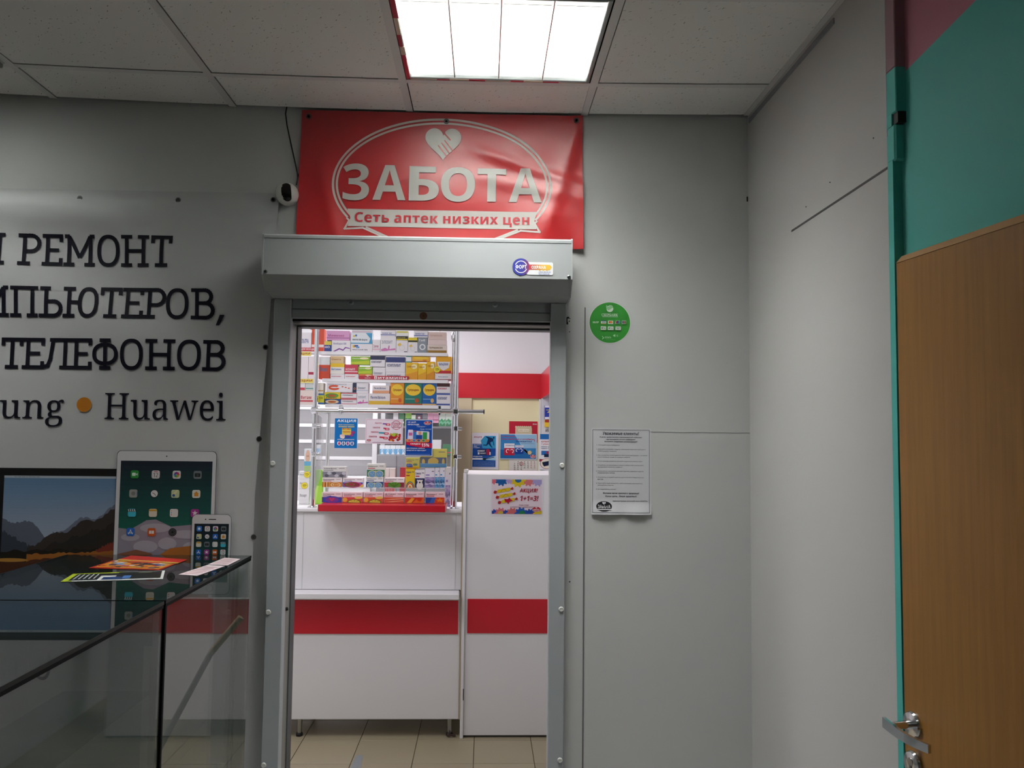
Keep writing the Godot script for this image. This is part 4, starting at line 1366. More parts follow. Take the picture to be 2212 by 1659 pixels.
func leaflets() -> void:
	var y := 1.2155
	var lay := Transform3D(Basis(V(1, 0, 0), V(0, 0, -1), V(0, 1, 0)), V(0, y, 0))      # the print frame laid flat: u to the right, v towards the viewer
	var k := Kit.new()
	k.xf = lay
	# red folded leaflet
	var A := [Vector2(-1.150, 0.294), Vector2(-0.932, 0.326), Vector2(-0.926, 0.133), Vector2(-1.138, 0.055)]
	var f := func(a: Array, u: float, v: float) -> Vector2:
		return (a[0] as Vector2).lerp(a[1], u).lerp((a[3] as Vector2).lerp(a[2], u), v)
	k.frame(0, -1, 1, 0, 0.0004, 1, 1)
	var pg := func(kk: Kit, a: Array, u0: float, v0: float, u1: float, v1: float, col: Color) -> void:
		kk.poly(PackedVector2Array([f.call(a, u0, v0), f.call(a, u1, v0), f.call(a, u1, v1), f.call(a, u0, v1)]), col)
	pg.call(k, A, 0, 0, 1, 0.62, C("a8281c"))
	pg.call(k, A, 0.04, 0.08, 0.96, 0.6, C("d08a2a"))
	rng.seed = 21
	for i in 60:
		var u := rng.randf_range(0.04, 0.86)
		var v := rng.randf_range(0.1, 0.52)
		k.z = 0.0008 + 0.00001 * i
		pg.call(k, A, u, v, u + rng.randf_range(0.03, 0.12), v + rng.randf_range(0.03, 0.09), [C("1f3a78"), C("c8b090"), C("88a0c8"), C("2a2a38"), C("c83a22"), C("5a3a3a"), C("dcdcdc")][rng.randi() % 7])
	k.z = 0.0016
	pg.call(k, A, 0.05, 0.66, 1.02, 1.0, C("c02a1e"))
	pg.call(k, A, 0.05, 0.60, 1.02, 0.68, C("d8b84a"))
	pg.call(k, A, 0.28, 0.5, 0.78, 0.62, C("c8502a"))
	k.box(V(-1.13, -0.30, 0.0), V(-0.95, -0.14, 0.0003), C("a8281c"))
	solo("leaflet", k, M.card, "red leaflet with crowded pictures lying on the glass showcase top", "leaflet", "leaflets on the glass showcase")
	# black one with a lime corner
	k = Kit.new()
	k.xf = lay
	k.frame(0, -1, 1, 0, 0.0004, 1, 1)
	A = [Vector2(-1.117, 0.514), Vector2(-0.868, 0.466), Vector2(-0.915, 0.330), Vector2(-1.144, 0.394)]
	pg.call(k, A, 0, 0, 1, 1, C("d8dcd8"))
	pg.call(k, A, 0, 0, 0.1, 1, C("a8b820"))
	pg.call(k, A, 0.1, 0.86, 0.55, 1, C("a8b820"))
	pg.call(k, A, 0.06, 0.1, 0.34, 0.9, C("1c1f24"))
	pg.call(k, A, 0.5, 0.12, 0.97, 0.96, C("16181c"))
	pg.call(k, A, 0.38, 0.1, 0.62, 0.4, C("20386c"))
	pg.call(k, A, 0.58, 0.16, 0.66, 0.5, C("4a78b8"))
	pg.call(k, A, 0.34, 0.6, 0.5, 0.86, C("22262c"))
	for i in 5:
		pg.call(k, A, 0.09 + 0.05 * i, 0.2, 0.105 + 0.05 * i, 0.8, C("c8ccc8"))
	pg.call(k, A, 0.72, 0.72, 0.86, 0.82, C("6a705a"))
	solo("leaflet", k, M.card, "black and white leaflet with lime green corner lying on the glass showcase", "leaflet", "leaflets on the glass showcase")
	for w in [[[Vector2(-0.853, 0.395), Vector2(-0.794, 0.414), Vector2(-0.770, 0.247), Vector2(-0.828, 0.228)], "white slip with red print on the glass showcase, the nearer of two slips"], [[Vector2(-0.830, 0.220), Vector2(-0.766, 0.235), Vector2(-0.765, 0.109), Vector2(-0.822, 0.085)], "white slip with faint red print on the glass showcase, nearer the wall banner"]]:
		k = Kit.new()
		k.xf = lay
		k.frame(0, -1, 1, 0, 0.0004, 1, 1)
		pg.call(k, w[0], 0, 0, 1, 1, C("d8c8cc"))
		for i in 6:
			pg.call(k, w[0], 0.12, 0.12 + 0.13 * i, 0.88, 0.15 + 0.13 * i, C("a86a74"))
		solo("paper_slip", k, M.paper, w[1], "paper", "paper slips on the glass showcase")

func showcases() -> void:
	showcase(0.03, 0.742, "clear glass showcase against the repair banner, leaflets on its top")
	var t := showcase(0.752, 1.95, "clear glass showcase nearest the viewer, in line with the one by the banner")
	var k := Kit.new()      # letters on its end pane, read from the other side
	k.frame(-2.0, 0.0, 0.0, 2.0, 0.7602, 2.0, 2.0)
	for q in [["б", -1.006, -1.042, 1.112, 1.034], ["и", -1.048, -1.067, 1.087, 1.046], ["т", -1.075, -1.097, 1.087, 1.046], ["и", -1.104, -1.124, 1.087, 1.044]]:
		k.letters(type(q[0], false), q[1] + 2.0, 2.0 - q[3], q[2] + 2.0, 2.0 - q[4], C("3a4248"))
	part("printed_lettering", k, M.matt_vinyl, t)
	# batten leaning inside the pharmacy, seen through the glazed opening
	t = thing("leaning_pole", V(-1.39, 0.0, -0.3), "wooden batten on a grey pole leaning behind the glass below the grey banner", "pole")
	k = Kit.new()
	k.rod(V(-0.876, 0.943, -0.3), V(-0.983, 0.813, -0.3), 0.012, 0.012, C("b39a72"), 4)
	part("batten", k, M.paper, t)
	k = Kit.new()
	k.rod(V(-0.981, 0.815, -0.3), V(-1.394, 0.0, -0.3), 0.011, 0.011, C("7f8584"), 12)
	part("grey_pole", k, M.paper, t)
	leaflets()

# ---------------------------------------------------------------- the pharmacy
func hall() -> void:
	var k := Kit.new()
	k.box(V(-2.75, 0, -4.0), V(1.2, 2.97, -3.8))
	struct("wall_far", k, M.pharmacy_white)
	k = Kit.new()
	k.box(V(-0.1035, 0, -3.8), V(0.437, 1.905, -3.796))
	struct("trim_2", k, M.pharmacy_yellow)
	k = Kit.new()
	k.box(V(-0.26, 0, -3.8), V(-0.1035, 1.905, -3.775))
	struct("trim_3", k, M.pharmacy_beige)
	k = Kit.new()
	k.box(V(-0.27, 1.9045, -3.8), V(0.46, 2.105, -3.770))
	k.box(V(0.452, 1.9045, -3.77), V(0.482, 2.105, -2.2))
	var r := struct("trim_4", k, M.red_laminate)
	meta(r, "red band running along the far wall and round its corner")
	k = Kit.new()
	k.box(V(0.76, 0, -3.8), V(0.88, 2.97, -0.12))
	struct("wall_pharmacy_right", k, M.pharmacy_white)
	k = Kit.new()
	k.box(V(-2.85, 0, -4.0), V(-2.75, 2.97, -0.12))
	struct("wall_pharmacy_left", k, M.pharmacy_white)
	k = Kit.new()
	k.box(V(-2.85, 2.75, -4.0), V(0.88, 2.85, -0.12))
	struct("ceiling_pharmacy", k, M.pharmacy_white)
	k = Kit.new()
	k.box(V(0.4375, 0, -3.796), V(0.4515, 1.90, -3.76))
	struct("trim_5", k, M.laminate)
	# its lamps, above the edge of the doorway
	for q in [[-0.95, -0.48, 1], [-1.9, -0.9, 0], [-0.62, -2.55, 2], [-1.35, -2.55, 3]]:
		var t := thing("ceiling_light", V(q[0], 2.735, q[1]), ["square lamp of the pharmacy ceiling, over the left of the hall", "square lamp of the pharmacy ceiling, just inside the doorway", "square lamp of the pharmacy ceiling, behind the counter", "square lamp of the pharmacy ceiling, over the rear shelving"][q[2]], "ceiling light", "pharmacy ceiling lights")
		k = Kit.new()
		k.box(V(q[0] - 0.3, 2.735, q[1] - 0.3), V(q[0] + 0.3, 2.749, q[1] + 0.3), Color.WHITE, 0.004)
		part("frame", k, M.white_metal, t)
		k = Kit.new()
		k.box(V(q[0] - 0.27, 2.7335, q[1] - 0.27), V(q[0] + 0.27, 2.7348, q[1] + 0.27))
		part("lamp_panel", k, M.panel_glow, t)
		area(V(q[0], 2.732, q[1]), 0.54, 0.54, LAMP_P * (0.82 if q[1] > -1.5 else 1.35), Color(0.99, 0.975, 1.0), t)

func counters() -> void:
	# the serving counter: lower box on legs with a red stripe and a bag ledge, upper back panel, top
	var t := thing("counter", V(-0.56, 0, -1.9), "white serving counter with red stripe, ledge and metal legs seen through the doorway", "counter")
	var k := Kit.new()
	k.box(V(-1.75, 0.098, -2.20), V(-0.117, 0.74, -1.70), Color.WHITE, 0.002)
	part("body", k, M.laminate, t)
	k = Kit.new()
	k.box(V(-1.75, 0.545, -1.70), V(-0.128, 0.722, -1.694), Color.WHITE, 0.001)
	part("stripe", k, M.red_laminate, t, "red stripe")
	k = Kit.new()
	k.box(V(-1.75, 0.741, -1.72), V(-0.122, 0.773, -1.615), Color.WHITE, 0.004)
	part("ledge", k, M.laminate, t)
	k = Kit.new()
	k.box(V(-1.75, 0.774, -2.18), V(-0.117, 1.188, -1.72), Color.WHITE, 0.001)
	part("upper_panel", k, M.laminate, t)
	k = Kit.new()
	k.box(V(-0.970, 0.774, -1.72), V(-0.9685, 1.180, -1.7188), C("b8b8bc"))
	k.box(V(-0.148, 0.774, -1.72), V(-0.1465, 1.180, -1.7188), C("b8b8bc"))
	k.box(V(-0.970, 1.180, -1.72), V(-0.1465, 1.1815, -1.7188), C("b8b8bc"))
	part("panel_joint", k, M.card, t)
	k = Kit.new()
	k.box(V(-1.76, 1.189, -2.22), V(-0.112, 1.205, -1.705), Color.WHITE, 0.002)
	part("top_board", k, M.laminate, t)
	for p in [[-0.966, -1.74], [-0.167, -1.74], [-0.966, -2.12], [-0.167, -2.12]]:
		k = Kit.new()
		k.rod(V(p[0], 0.018, p[1]), V(p[0], 0.098, p[1]), 0.0125, 0.0145, Color.WHITE, 16)
		var leg := part("leg", k, M.steel, t)
		k = Kit.new()
		k.lathe(V(p[0], 0.0, p[1]), Vector3.UP, [[0.0, 0.0], [0.018, 0.0], [0.018, 0.012], [0.014, 0.018]], Color.WHITE, 16)
		part("foot", k, M.black, leg)
	# a loop of cable by the right leg
	k = Kit.new()
	var pts := []
	for i in 30:
		var a := i * 0.55
		pts.append(V(-0.155 + cos(a) * (0.022 + 0.004 * sin(i)), 0.006 + 0.004 * (i % 4), -1.712 + sin(a) * 0.012))
	k.tube(pts, 0.003, C("4a3a34"), 6)
	solo("cable", k, M.card, "small dark coil of cable on the floor by the right counter leg", "cable")
	# the taller unit on the right
	t = thing("cabinet", V(0.17, 0, -1.9), "taller white cabinet with red stripe right of the counter, a candy offer poster on it", "cabinet")
	k = Kit.new()
	k.box(V(-0.092, 0.012, -2.2), V(0.46, 1.398, -1.704), Color.WHITE, 0.002)
	part("body", k, M.laminate, t)
	k = Kit.new()
	k.box(V(-0.11, 0.0, -2.2), V(-0.0925, 1.405, -1.69), Color.WHITE, 0.002)
	part("side_panel", k, M.laminate, t)
	k = Kit.new()
	k.box(V(-0.1165, 0.10, -1.69), V(-0.1105, 1.37, -1.70), C("b9a98c"))
	k.box(V(-0.096, 0.2, -1.6905), V(-0.0915, 0.26, -1.6895), C("2a2420"))
	part("panel_gap", k, M.card, t)
	k = Kit.new()
	k.box(V(-0.078, 0.549, -1.704), V(0.46, 0.7305, -1.698), Color.WHITE, 0.001)
	part("stripe", k, M.red_laminate, t, "red stripe")
	k = Kit.new()
	k.box(V(-0.092, 0.0, -2.2), V(0.46, 0.0115, -1.72))
	part("plinth", k, M.frame_grey, t)
	k = Kit.new()
	k.box(V(-0.108, 1.4055, -1.712), V(-0.088, 1.425, -1.692), Color.WHITE, 0.003)
	part("corner_bracket", k, M.plastic_white, t)
	# strip of tape on the floor
	k = Kit.new()
	k.extrude(PackedVector2Array([Vector2(-0.622, -1.469), Vector2(-0.588, -1.475), Vector2(-0.572, -1.25), Vector2(-0.628, -1.25)]), 0.0002, 0.0009, 1, C("8f989c"))
	solo("floor_tape", k, M.vinyl, "short worn strip of grey tape on the floor tiles before the counter", "tape")
	# red display shelf on the counter edge
	k = Kit.new()
	k.box(V(-0.862, 1.2055, -1.78), V(-0.199, 1.2402, -1.555), Color.WHITE, 0.002)
	solo("display_shelf", k, M.red_laminate, "glossy red shelf board jutting over the front of the counter", "shelf")

func clamp_at(p: Vector3, t: Node3D) -> void:
	var k := Kit.new()
	k.box(p + V(-0.012, -0.013, -0.011), p + V(0.014, 0.013, 0.015), Color.WHITE, 0.004)
	k.rod(p + V(0.014, 0, 0.002), p + V(0.034, 0, 0.002), 0.0095, 0.0095, Color.WHITE, 14)
	k.rod(p + V(0.002, -0.003, 0.015), p + V(0.002, -0.003, 0.019), 0.006, 0.005, Color.WHITE, 12)
	part("clamp", k, M.chrome, t)

func rack() -> void:
	var t := thing("display_rack", V(-0.55, 1.206, -1.8), "chrome tube display rack with three white shelves standing on the counter", "display rack")
	var k := Kit.new()
	var poles := [[-0.938, -1.79, 0.0125, 2.75], [-0.159, -1.79, 0.0125, 2.75], [-0.177, -1.87, 0.011, 2.75], [-0.912, -2.05, 0.011, 1.74]]
	for q in poles:
		k = Kit.new()
		k.rod(V(q[0], 1.206, q[1]), V(q[0], q[3], q[1]), q[2], q[2], Color.WHITE, 20)
		var p := part("pole", k, M.chrome, t)
		k = Kit.new()
		k.lathe(V(q[0], 1.2055, q[1]), Vector3.UP, [[0.0, 0.0], [0.027, 0.0], [0.027, 0.003], [q[2] + 0.002, 0.008]], Color.WHITE, 24)
		part("pole_base", k, M.chrome, p)
	k = Kit.new()
	k.rod(V(-0.938, 1.736, -1.767), V(-0.006, 1.740, -1.767), 0.0115, 0.0115, Color.WHITE, 20)
	var rail := part("rail", k, M.chrome, t)
	k = Kit.new()
	k.rod(V(-0.006, 1.740, -1.767), V(0.0, 1.740, -1.767), 0.013, 0.013, Color.WHITE, 20)
	part("end_plug", k, M.plastic_dark, rail)
	k = Kit.new()
	k.rod(V(-0.93, 1.737, -1.775), V(-0.912, 1.737, -2.05), 0.011, 0.011, Color.WHITE, 16)
	part("rail", k, M.chrome, t)
	for p in [V(-0.938, 1.737, -1.785), V(-0.159, 1.739, -1.785)]:
		k = Kit.new()
		k.rod(p - V(0, 0.022, 0), p + V(0, 0.022, 0), 0.0165, 0.0165, Color.WHITE, 18)
		k.box(p + V(-0.017, -0.017, -0.016), p + V(0.017, 0.017, 0.03), Color.WHITE, 0.006)
		part("joint", k, M.chrome, t)
	for p in [V(-0.79, 1.738, -1.767), V(-0.248, 1.741, -1.767)]:
		k = Kit.new()
		k.rod(p - V(0.012, 0, 0), p + V(0.012, 0, 0), 0.0155, 0.0155, Color.WHITE, 18)
		k.box(p + V(-0.009, 0.008, -0.012), p + V(0.009, 0.030, 0.010), Color.WHITE, 0.003)
		k.rod(p + V(0, -0.016, 0.006), p + V(0, -0.016, 0.018), 0.006, 0.005, Color.WHITE, 12)
		part("joint", k, M.chrome, t)
	for p in [V(-0.938, 1.652, -1.789), V(-0.938, 1.497, -1.789), V(-0.159, 1.645, -1.789), V(-0.159, 1.490, -1.789)]:
		clamp_at(p, t)
	for p in [[-0.177, 2.165]]:
		k = Kit.new()
		k.lathe(V(p[0], p[1] - 0.03, -1.845), Vector3.UP, [[0.0, 0.0], [0.012, 0.004], [0.017, 0.02], [0.017, 0.04], [0.012, 0.056], [0.0, 0.06]], Color.WHITE, 18)
		part("joint", k, M.chrome, t)
	# hangers that show at the upper edge
	for x in [-0.985, -0.845, -0.262]:
		k = Kit.new()
		k.lathe(V(x, 2.21, -1.86), V(0, 0, 1), [[0.0, 0.0], [0.016, 0.0], [0.014, 0.02], [0.0, 0.02]], Color.WHITE, 16)
		part("hanger", k, M.chrome, t)
	for q in [[2.0691, -0.935, -0.212], [1.9159, -0.913, -0.208], [1.7726, -0.893, -0.196]]:
		k = Kit.new()
		k.box(V(q[1], q[0] - 0.014, -1.935), V(q[2], q[0], -1.844), Color.WHITE, 0.0015)
		k.box(V(q[1], q[0] - 0.016, -1.846), V(q[2], q[0] + 0.003, -1.8425), Color.WHITE, 0.0008)
		part("shelf", k, M.laminate, t)
	# pane between the poles, held by the clamps
	k = Kit.new()
	k.box(V(-0.910, 1.435, -1.775), V(-0.186, 1.722, -1.771))
	part("glass_pane", k, M.acrylic, t)
	k = Kit.new()
	k.extrude(PackedVector2Array([Vector2(1.715, -1.80), Vector2(1.30, -1.80), Vector2(1.36, -1.93), Vector2(1.56, -2.0), Vector2(1.70, -1.95)]), -0.930, -0.926, 0)
	part("side_pane", k, M.acrylic, t)

# one carton: a box with its print on the front; x0, y0, x1, y1 of the front at z
func carton(x0: float, y0: float, x1: float, y1: float, z: float, d: float, base: String, design: String, accent: String, words: String, ink: String, label: String, group: String, called := "medicine_carton", cat := "carton") -> void:
	var k := Kit.new()
	var b := C(base)
	var a := C(accent)
	k.box(V(x0 + 0.0004, y0, z - d), V(x1 - 0.0004, y1, z), b, 0.0008)
	k.frame(x0 + 0.0012, y0 + 0.001, x1 - 0.0012, y1 - 0.001, z + 0.0001)
	var asp := (x1 - x0) / (y1 - y0)
	var ty := [16.0, 40.0]
	var tx := [8.0, 78.0]
	match design:
		"plain":
			ty = [34.0, 58.0]
		"top":
			k.rect(0, 0, 100, 36, a)
			ty = [46.0, 66.0]
		"bottom":
			k.rect(0, 64, 100, 100, a)
			ty = [20.0, 46.0]
		"cap":
			k.rect(0, 0, 100, 22, a)
			ty = [34.0, 58.0]
			k.rect(8, 70, 60, 73, C("9a9aa4"))
		"strip":
			k.rect(0, 70, 100, 82, a)
			ty = [38.0, 62.0]
		"twoband":
			k.rect(0, 0, 100, 14, a)
			k.rect(0, 84, 100, 100, a)
			ty = [30.0, 52.0]
		"swoosh":
			k.poly(PackedVector2Array([Vector2(4, 98), Vector2(40, 66), Vector2(62, 78), Vector2(72, 56), Vector2(98, 64), Vector2(98, 72), Vector2(76, 66), Vector2(62, 90), Vector2(42, 78), Vector2(16, 98)]), a)
		"wave":
			for i in 3:
				var p := PackedVector2Array()
				for j in 13:
					p.append(Vector2(j * 100.0 / 12, 50 + 16 * i + 6 * sin(j * 0.9 + i)))
				p.append(Vector2(100, 100))
				p.append(Vector2(0, 100))
				k.poly(p, [a, a.lerp(Color.WHITE, 0.35), a.darkened(0.2)][i])
		"disc":
			k.oval(50, 60, 34 / maxf(asp, 1.0), 34 * minf(asp, 1.0), a)
			k.oval(50, 60, 20 / maxf(asp, 1.0), 20 * minf(asp, 1.0), b)
			ty = [8.0, 22.0]
		"corner":
			k.poly(PackedVector2Array([Vector2(70, 0), Vector2(100, 0), Vector2(100, 100), Vector2(84, 100), Vector2(92, 50)]), a)
			k.rect(0, 92, 100, 100, a)
			k.oval(14, 30, 5, 5 * asp, C("d8b83a"))
			k.oval(24, 24, 5, 5 * asp, C("3a6ab0"))
			ty = [54.0, 76.0]
		"squares":
			k.rect(8, 12, 22, 44, C("d8b020"))
			k.rect(16, 12, 34, 34, C("2a55a8"))
			k.rect(24, 30, 40, 52, a)
			ty = [62.0, 76.0]
		"leaf":
			k.poly(PackedVector2Array([Vector2(10, 30), Vector2(34, 18), Vector2(46, 34), Vector2(30, 46), Vector2(14, 44)]), a)
			k.ring(50, 60, 24, 24 * asp, 2, C("b8b8b0"))
			k.rect(70, 88, 96, 94, C("404048"))
			tx = [50.0, 92.0]
			ty = [12.0, 24.0]
		"ribbon":
			k.poly(PackedVector2Array([Vector2(4, 80), Vector2(30, 70), Vector2(48, 78), Vector2(52, 56), Vector2(60, 56), Vector2(58, 78), Vector2(96, 72), Vector2(98, 84), Vector2(58, 86), Vector2(40, 90), Vector2(6, 92)]), a)
			ty = [24.0, 44.0]
		"sun":
			k.oval(50, 30, 44, 26, C("f0c83a"))
			k.rect(6, 70, 60, 73, b.lightened(0.5))
			k.oval(72, 78, 12, 10, a)
			k.rect(0, 92, 100, 100, a)
			ty = [24.0, 38.0]
			tx = [18.0, 82.0]
		"fade":
			k.poly(PackedVector2Array([Vector2(0, 70), Vector2(100, 48), Vector2(100, 100), Vector2(0, 100)]), a)
			k.oval(70, 22, 24, 14, C("f4e8b0"))
			ty = [16.0, 30.0]
		"shield":
			k.poly(PackedVector2Array([Vector2(8, 30), Vector2(92, 30), Vector2(84, 66), Vector2(50, 84), Vector2(16, 66)]), C("e4e0e0"))
			k.rect(0, 84, 100, 100, a)
			ty = [38.0, 56.0]
			tx = [20.0, 80.0]
		"plate":
			k.oval(46, 50, 42, 38, a)
			k.oval(46, 52, 26, 20, C("b85a2a"))
			ty = [80.0, 95.0]
		"face":
			k.oval(50, 34, 34, 30, a)
			k.oval(40, 32, 4, 3, C("3a2a2a"))
			k.oval(60, 32, 4, 3, C("3a2a2a"))
			k.rect(0, 56, 100, 76, C("6ab0d0"))
			k.rect(0, 76, 100, 100, C("a8c888"))
			ty = [60.0, 72.0]
		"check":
			k.rect(0, 46, 100, 100, a)
			k.poly(PackedVector2Array([Vector2(0, 100), Vector2(30, 46), Vector2(60, 46), Vector2(30, 100)]), a.lightened(0.2))
			ty = [14.0, 32.0]
		"person":
			k.rect(0, 40, 100, 100, a)
			k.oval(50, 62, 22, 18, C("dfe8ee"))
			k.poly(PackedVector2Array([Vector2(20, 100), Vector2(30, 80), Vector2(70, 80), Vector2(80, 100)]), C("dfe8ee"))
			k.oval(50, 62, 14, 12, a.lightened(0.2))
			ty = [12.0, 30.0]
		"cross":
			k.ring(50, 42, 36, 36 * asp, 7, C("c03040"))
			k.oval(50, 42, 18, 18 * asp, C("e8e8e8"))
			ty = [80.0, 94.0]
		"curl":
			k.ring(30, 50, 22, 30, 8, a, 20, 320, 24)
			for i in 3:
				k.oval(62 + 12 * i, 40 + 8 * i, 4, 6, a)
			ty = [10.0, 26.0]
		_:      # own-label cartons: pale head with the name, a picture below
			var art := Rect2(0, 46, 100, 54)
			k.rect(5, 32, 46, 38, C("b02438") if a.b < 0.5 else a)
			ty = [12.0, 25.0]
			tx = [5.0, 60.0]
			k.rect(70, 14, 94, 18, C("6a5a62"))
			picture(k, design, art, a)
	if words:
		k.letters(type(words, design != "ribbon", "Droid Sans"), tx[0], ty[0], tx[1], ty[1], C(ink))
	solo(called, k, M.card, label, cat, group)

func picture(k: Kit, what: String, r: Rect2, a: Color) -> void:
	var x0 := r.position.x
	var y0 := r.position.y
	var w := r.size.x
	var h := r.size.y
	var zz := k.z
	k.rect(x0, y0, x0 + w, y0 + h, a)
	var o := func(x: float, y: float, rx: float, ry: float, c: String) -> void:
		k.oval(x0 + w * x, y0 + h * y, w * rx, h * ry, C(c), 24)
	match what:
		"swirl":
			for i in 6:
				k.rect(x0 + w * 0.07 * i, y0, x0 + w * (0.07 * i + 0.035), y0 + h, C(["c8502a", "e8b850", "8a3a2a", "e8d090", "c07030", "d8a040"][i]))
			o.call(0.68, 0.55, 0.26, 0.44, "e8d490")
			k.ring(x0 + w * 0.68, y0 + h * 0.55, w * 0.20, h * 0.34, 4, C("c05a20"), 0, 360, 24)
			k.ring(x0 + w * 0.70, y0 + h * 0.55, w * 0.11, h * 0.2, 4, C("d88a30"), 30, 330, 20)
		"loops":
			o.call(0.5, 0.5, 0.48, 0.62, "b84a8a")
			o.call(0.45, 0.5, 0.40, 0.52, "8a2a3a")
			o.call(0.36, 0.45, 0.24, 0.36, "6a6a30")
			o.call(0.40, 0.45, 0.16, 0.24, "9a2a3a")
			k.poly(PackedVector2Array([Vector2(x0 + w * 0.8, y0 + h), Vector2(x0 + w, y0 + h * 0.3), Vector2(x0 + w, y0 + h)]), C("e0b030"))
		"lungs":
			o.call(0.30, 0.62, 0.24, 0.52, "d8d8a0")
			o.call(0.70, 0.62, 0.24, 0.52, "d8d8a0")
			o.call(0.30, 0.64, 0.21, 0.46, "6a9ac0")
			o.call(0.70, 0.64, 0.21, 0.46, "6a9ac0")
			for i in 8:
				o.call(0.2 + 0.06 * (i % 4) + 0.40 * (i / 4), 0.5 + 0.12 * (i % 3), 0.02, 0.04, "c8d8c0")
			k.rect(x0 + w * 0.48, y0 + h * 0.1, x0 + w * 0.52, y0 + h * 0.9, C("d8c070"))
		"leaves":
			o.call(0.5, 0.5, 0.34, 0.56, "5a8a2a")
			for i in 4:
				k.line([Vector2(x0 + w * 0.5, y0 + h * 0.95), Vector2(x0 + w * (0.26 + 0.16 * i), y0 + h * 0.1)], 2.2, C("2f5a18"))
			k.poly(PackedVector2Array([Vector2(x0, y0), Vector2(x0 + w * 0.2, y0), Vector2(x0 + w * 0.12, y0 + h), Vector2(x0, y0 + h)]), C("c03a4a"))
			k.rect(x0 + w * 0.86, y0, x0 + w, y0 + h, C("8a2a3a"))
		"heartart":
			o.call(0.5, 0.5, 0.46, 0.66, "3a4ab0")
			o.call(0.5, 0.5, 0.34, 0.5, "7a3a9a")
			k.poly(PackedVector2Array([Vector2(x0 + w * 0.34, y0 + h * 0.3), Vector2(x0 + w * 0.42, y0 + h * 0.14), Vector2(x0 + w * 0.5, y0 + h * 0.3), Vector2(x0 + w * 0.58, y0 + h * 0.14), Vector2(x0 + w * 0.66, y0 + h * 0.3), Vector2(x0 + w * 0.5, y0 + h * 0.8)]), C("d03a4a"))
			k.poly(PackedVector2Array([Vector2(x0 + w * 0.42, y0 + h * 0.3), Vector2(x0 + w * 0.5, y0 + h * 0.38), Vector2(x0 + w * 0.58, y0 + h * 0.3), Vector2(x0 + w * 0.5, y0 + h * 0.6)]), C("8a4ab0"))
		"citrus":
			o.call(0.12, 0.5, 0.12, 0.4, "e8b040")
			o.call(0.80, 0.1, 0.2, 0.24, "e8d060")
			k.poly(PackedVector2Array([Vector2(x0 + w * 0.2, y0 + h), Vector2(x0 + w * 0.3, y0 + h * 0.6), Vector2(x0 + w * 0.9, y0 + h * 0.6), Vector2(x0 + w, y0 + h)]), C("d8603a"))
			for i in 16:
				var t0 := PI + PI * i / 16
				k.z = zz + 0.0009
				k.poly(PackedVector2Array([Vector2(x0 + w * 0.58, y0 + h), Vector2(x0 + w * (0.58 + 0.34 * cos(t0)), y0 + h * (1 + 0.62 * sin(t0))), Vector2(x0 + w * (0.58 + 0.34 * cos(t0 + PI / 16)), y0 + h * (1 + 0.62 * sin(t0 + PI / 16)))]), C("6a7a20"))
				k.z = zz + 0.0011
				k.poly(PackedVector2Array([Vector2(x0 + w * 0.58, y0 + h), Vector2(x0 + w * (0.58 + 0.29 * cos(t0)), y0 + h * (1 + 0.52 * sin(t0))), Vector2(x0 + w * (0.58 + 0.29 * cos(t0 + PI / 16)), y0 + h * (1 + 0.52 * sin(t0 + PI / 16)))]), C("d8c850") if i % 4 else C("a8a030"))
		"flame":
			for i in 4:
				k.poly(PackedVector2Array([Vector2(x0, y0 + h * (0.9 - 0.22 * i)), Vector2(x0 + w * 0.4, y0 + h * (0.7 - 0.2 * i)), Vector2(x0 + w, y0 + h * (0.5 - 0.16 * i)), Vector2(x0 + w, y0 + h * (0.62 - 0.16 * i)), Vector2(x0 + w * 0.45, y0 + h * (0.86 - 0.2 * i))]), [C("e8a07a"), C("c84a3a"), C("f0b890"), C("d8683a")][i])
		"dunes":
			k.poly(PackedVector2Array([Vector2(x0 + w * 0.1, y0 + h), Vector2(x0 + w * 0.36, y0 + h * 0.1), Vector2(x0 + w * 0.52, y0 + h * 0.2), Vector2(x0 + w * 0.34, y0 + h)]), C("e8a83a"))
			k.poly(PackedVector2Array([Vector2(x0 + w * 0.4, y0 + h), Vector2(x0 + w * 0.6, y0 + h * 0.4), Vector2(x0 + w, y0 + h * 0.1), Vector2(x0 + w, y0 + h)]), C("e06a2a"))
			o.call(0.78, 0.4, 0.12, 0.3, "c83a20")
		"star":
			k.poly(PackedVector2Array([Vector2(x0, y0), Vector2(x0 + w * 0.5, y0), Vector2(x0 + w * 0.3, y0 + h), Vector2(x0, y0 + h)]), C("2a4a9a"))
			k.poly(PackedVector2Array([Vector2(x0 + w * 0.35, y0), Vector2(x0 + w * 0.55, y0), Vector2(x0 + w * 0.45, y0 + h), Vector2(x0 + w * 0.2, y0 + h)]), C("3a6ac0"))
			var st := PackedVector2Array()
			for i in 10:
				var q := 0.24 if i % 2 == 0 else 0.11
				st.append(Vector2(x0 + w * (0.76 + q * sin(TAU * i / 10)), y0 + h * (0.5 - 1.7 * q * cos(TAU * i / 10))))
			k.poly(st, C("e88a2a"))
		"marble":
			for i in 9:
				o.call(0.08 + 0.105 * i, 0.3 + 0.4 * (i % 2), 0.09, 0.26, ["8a8a94", "5a5a66", "c0c0c8"][i % 3])
		"rainbow":
			for i in 4:
				k.ring(x0 + w * 0.5, y0 + h * 1.0, w * (0.48 - 0.11 * i), h * (0.62 - 0.14 * i), 10, [C("2a6a8a"), C("c83a2a"), C("e8e0c8"), C("d8702a")][i], 180, 360, 20)
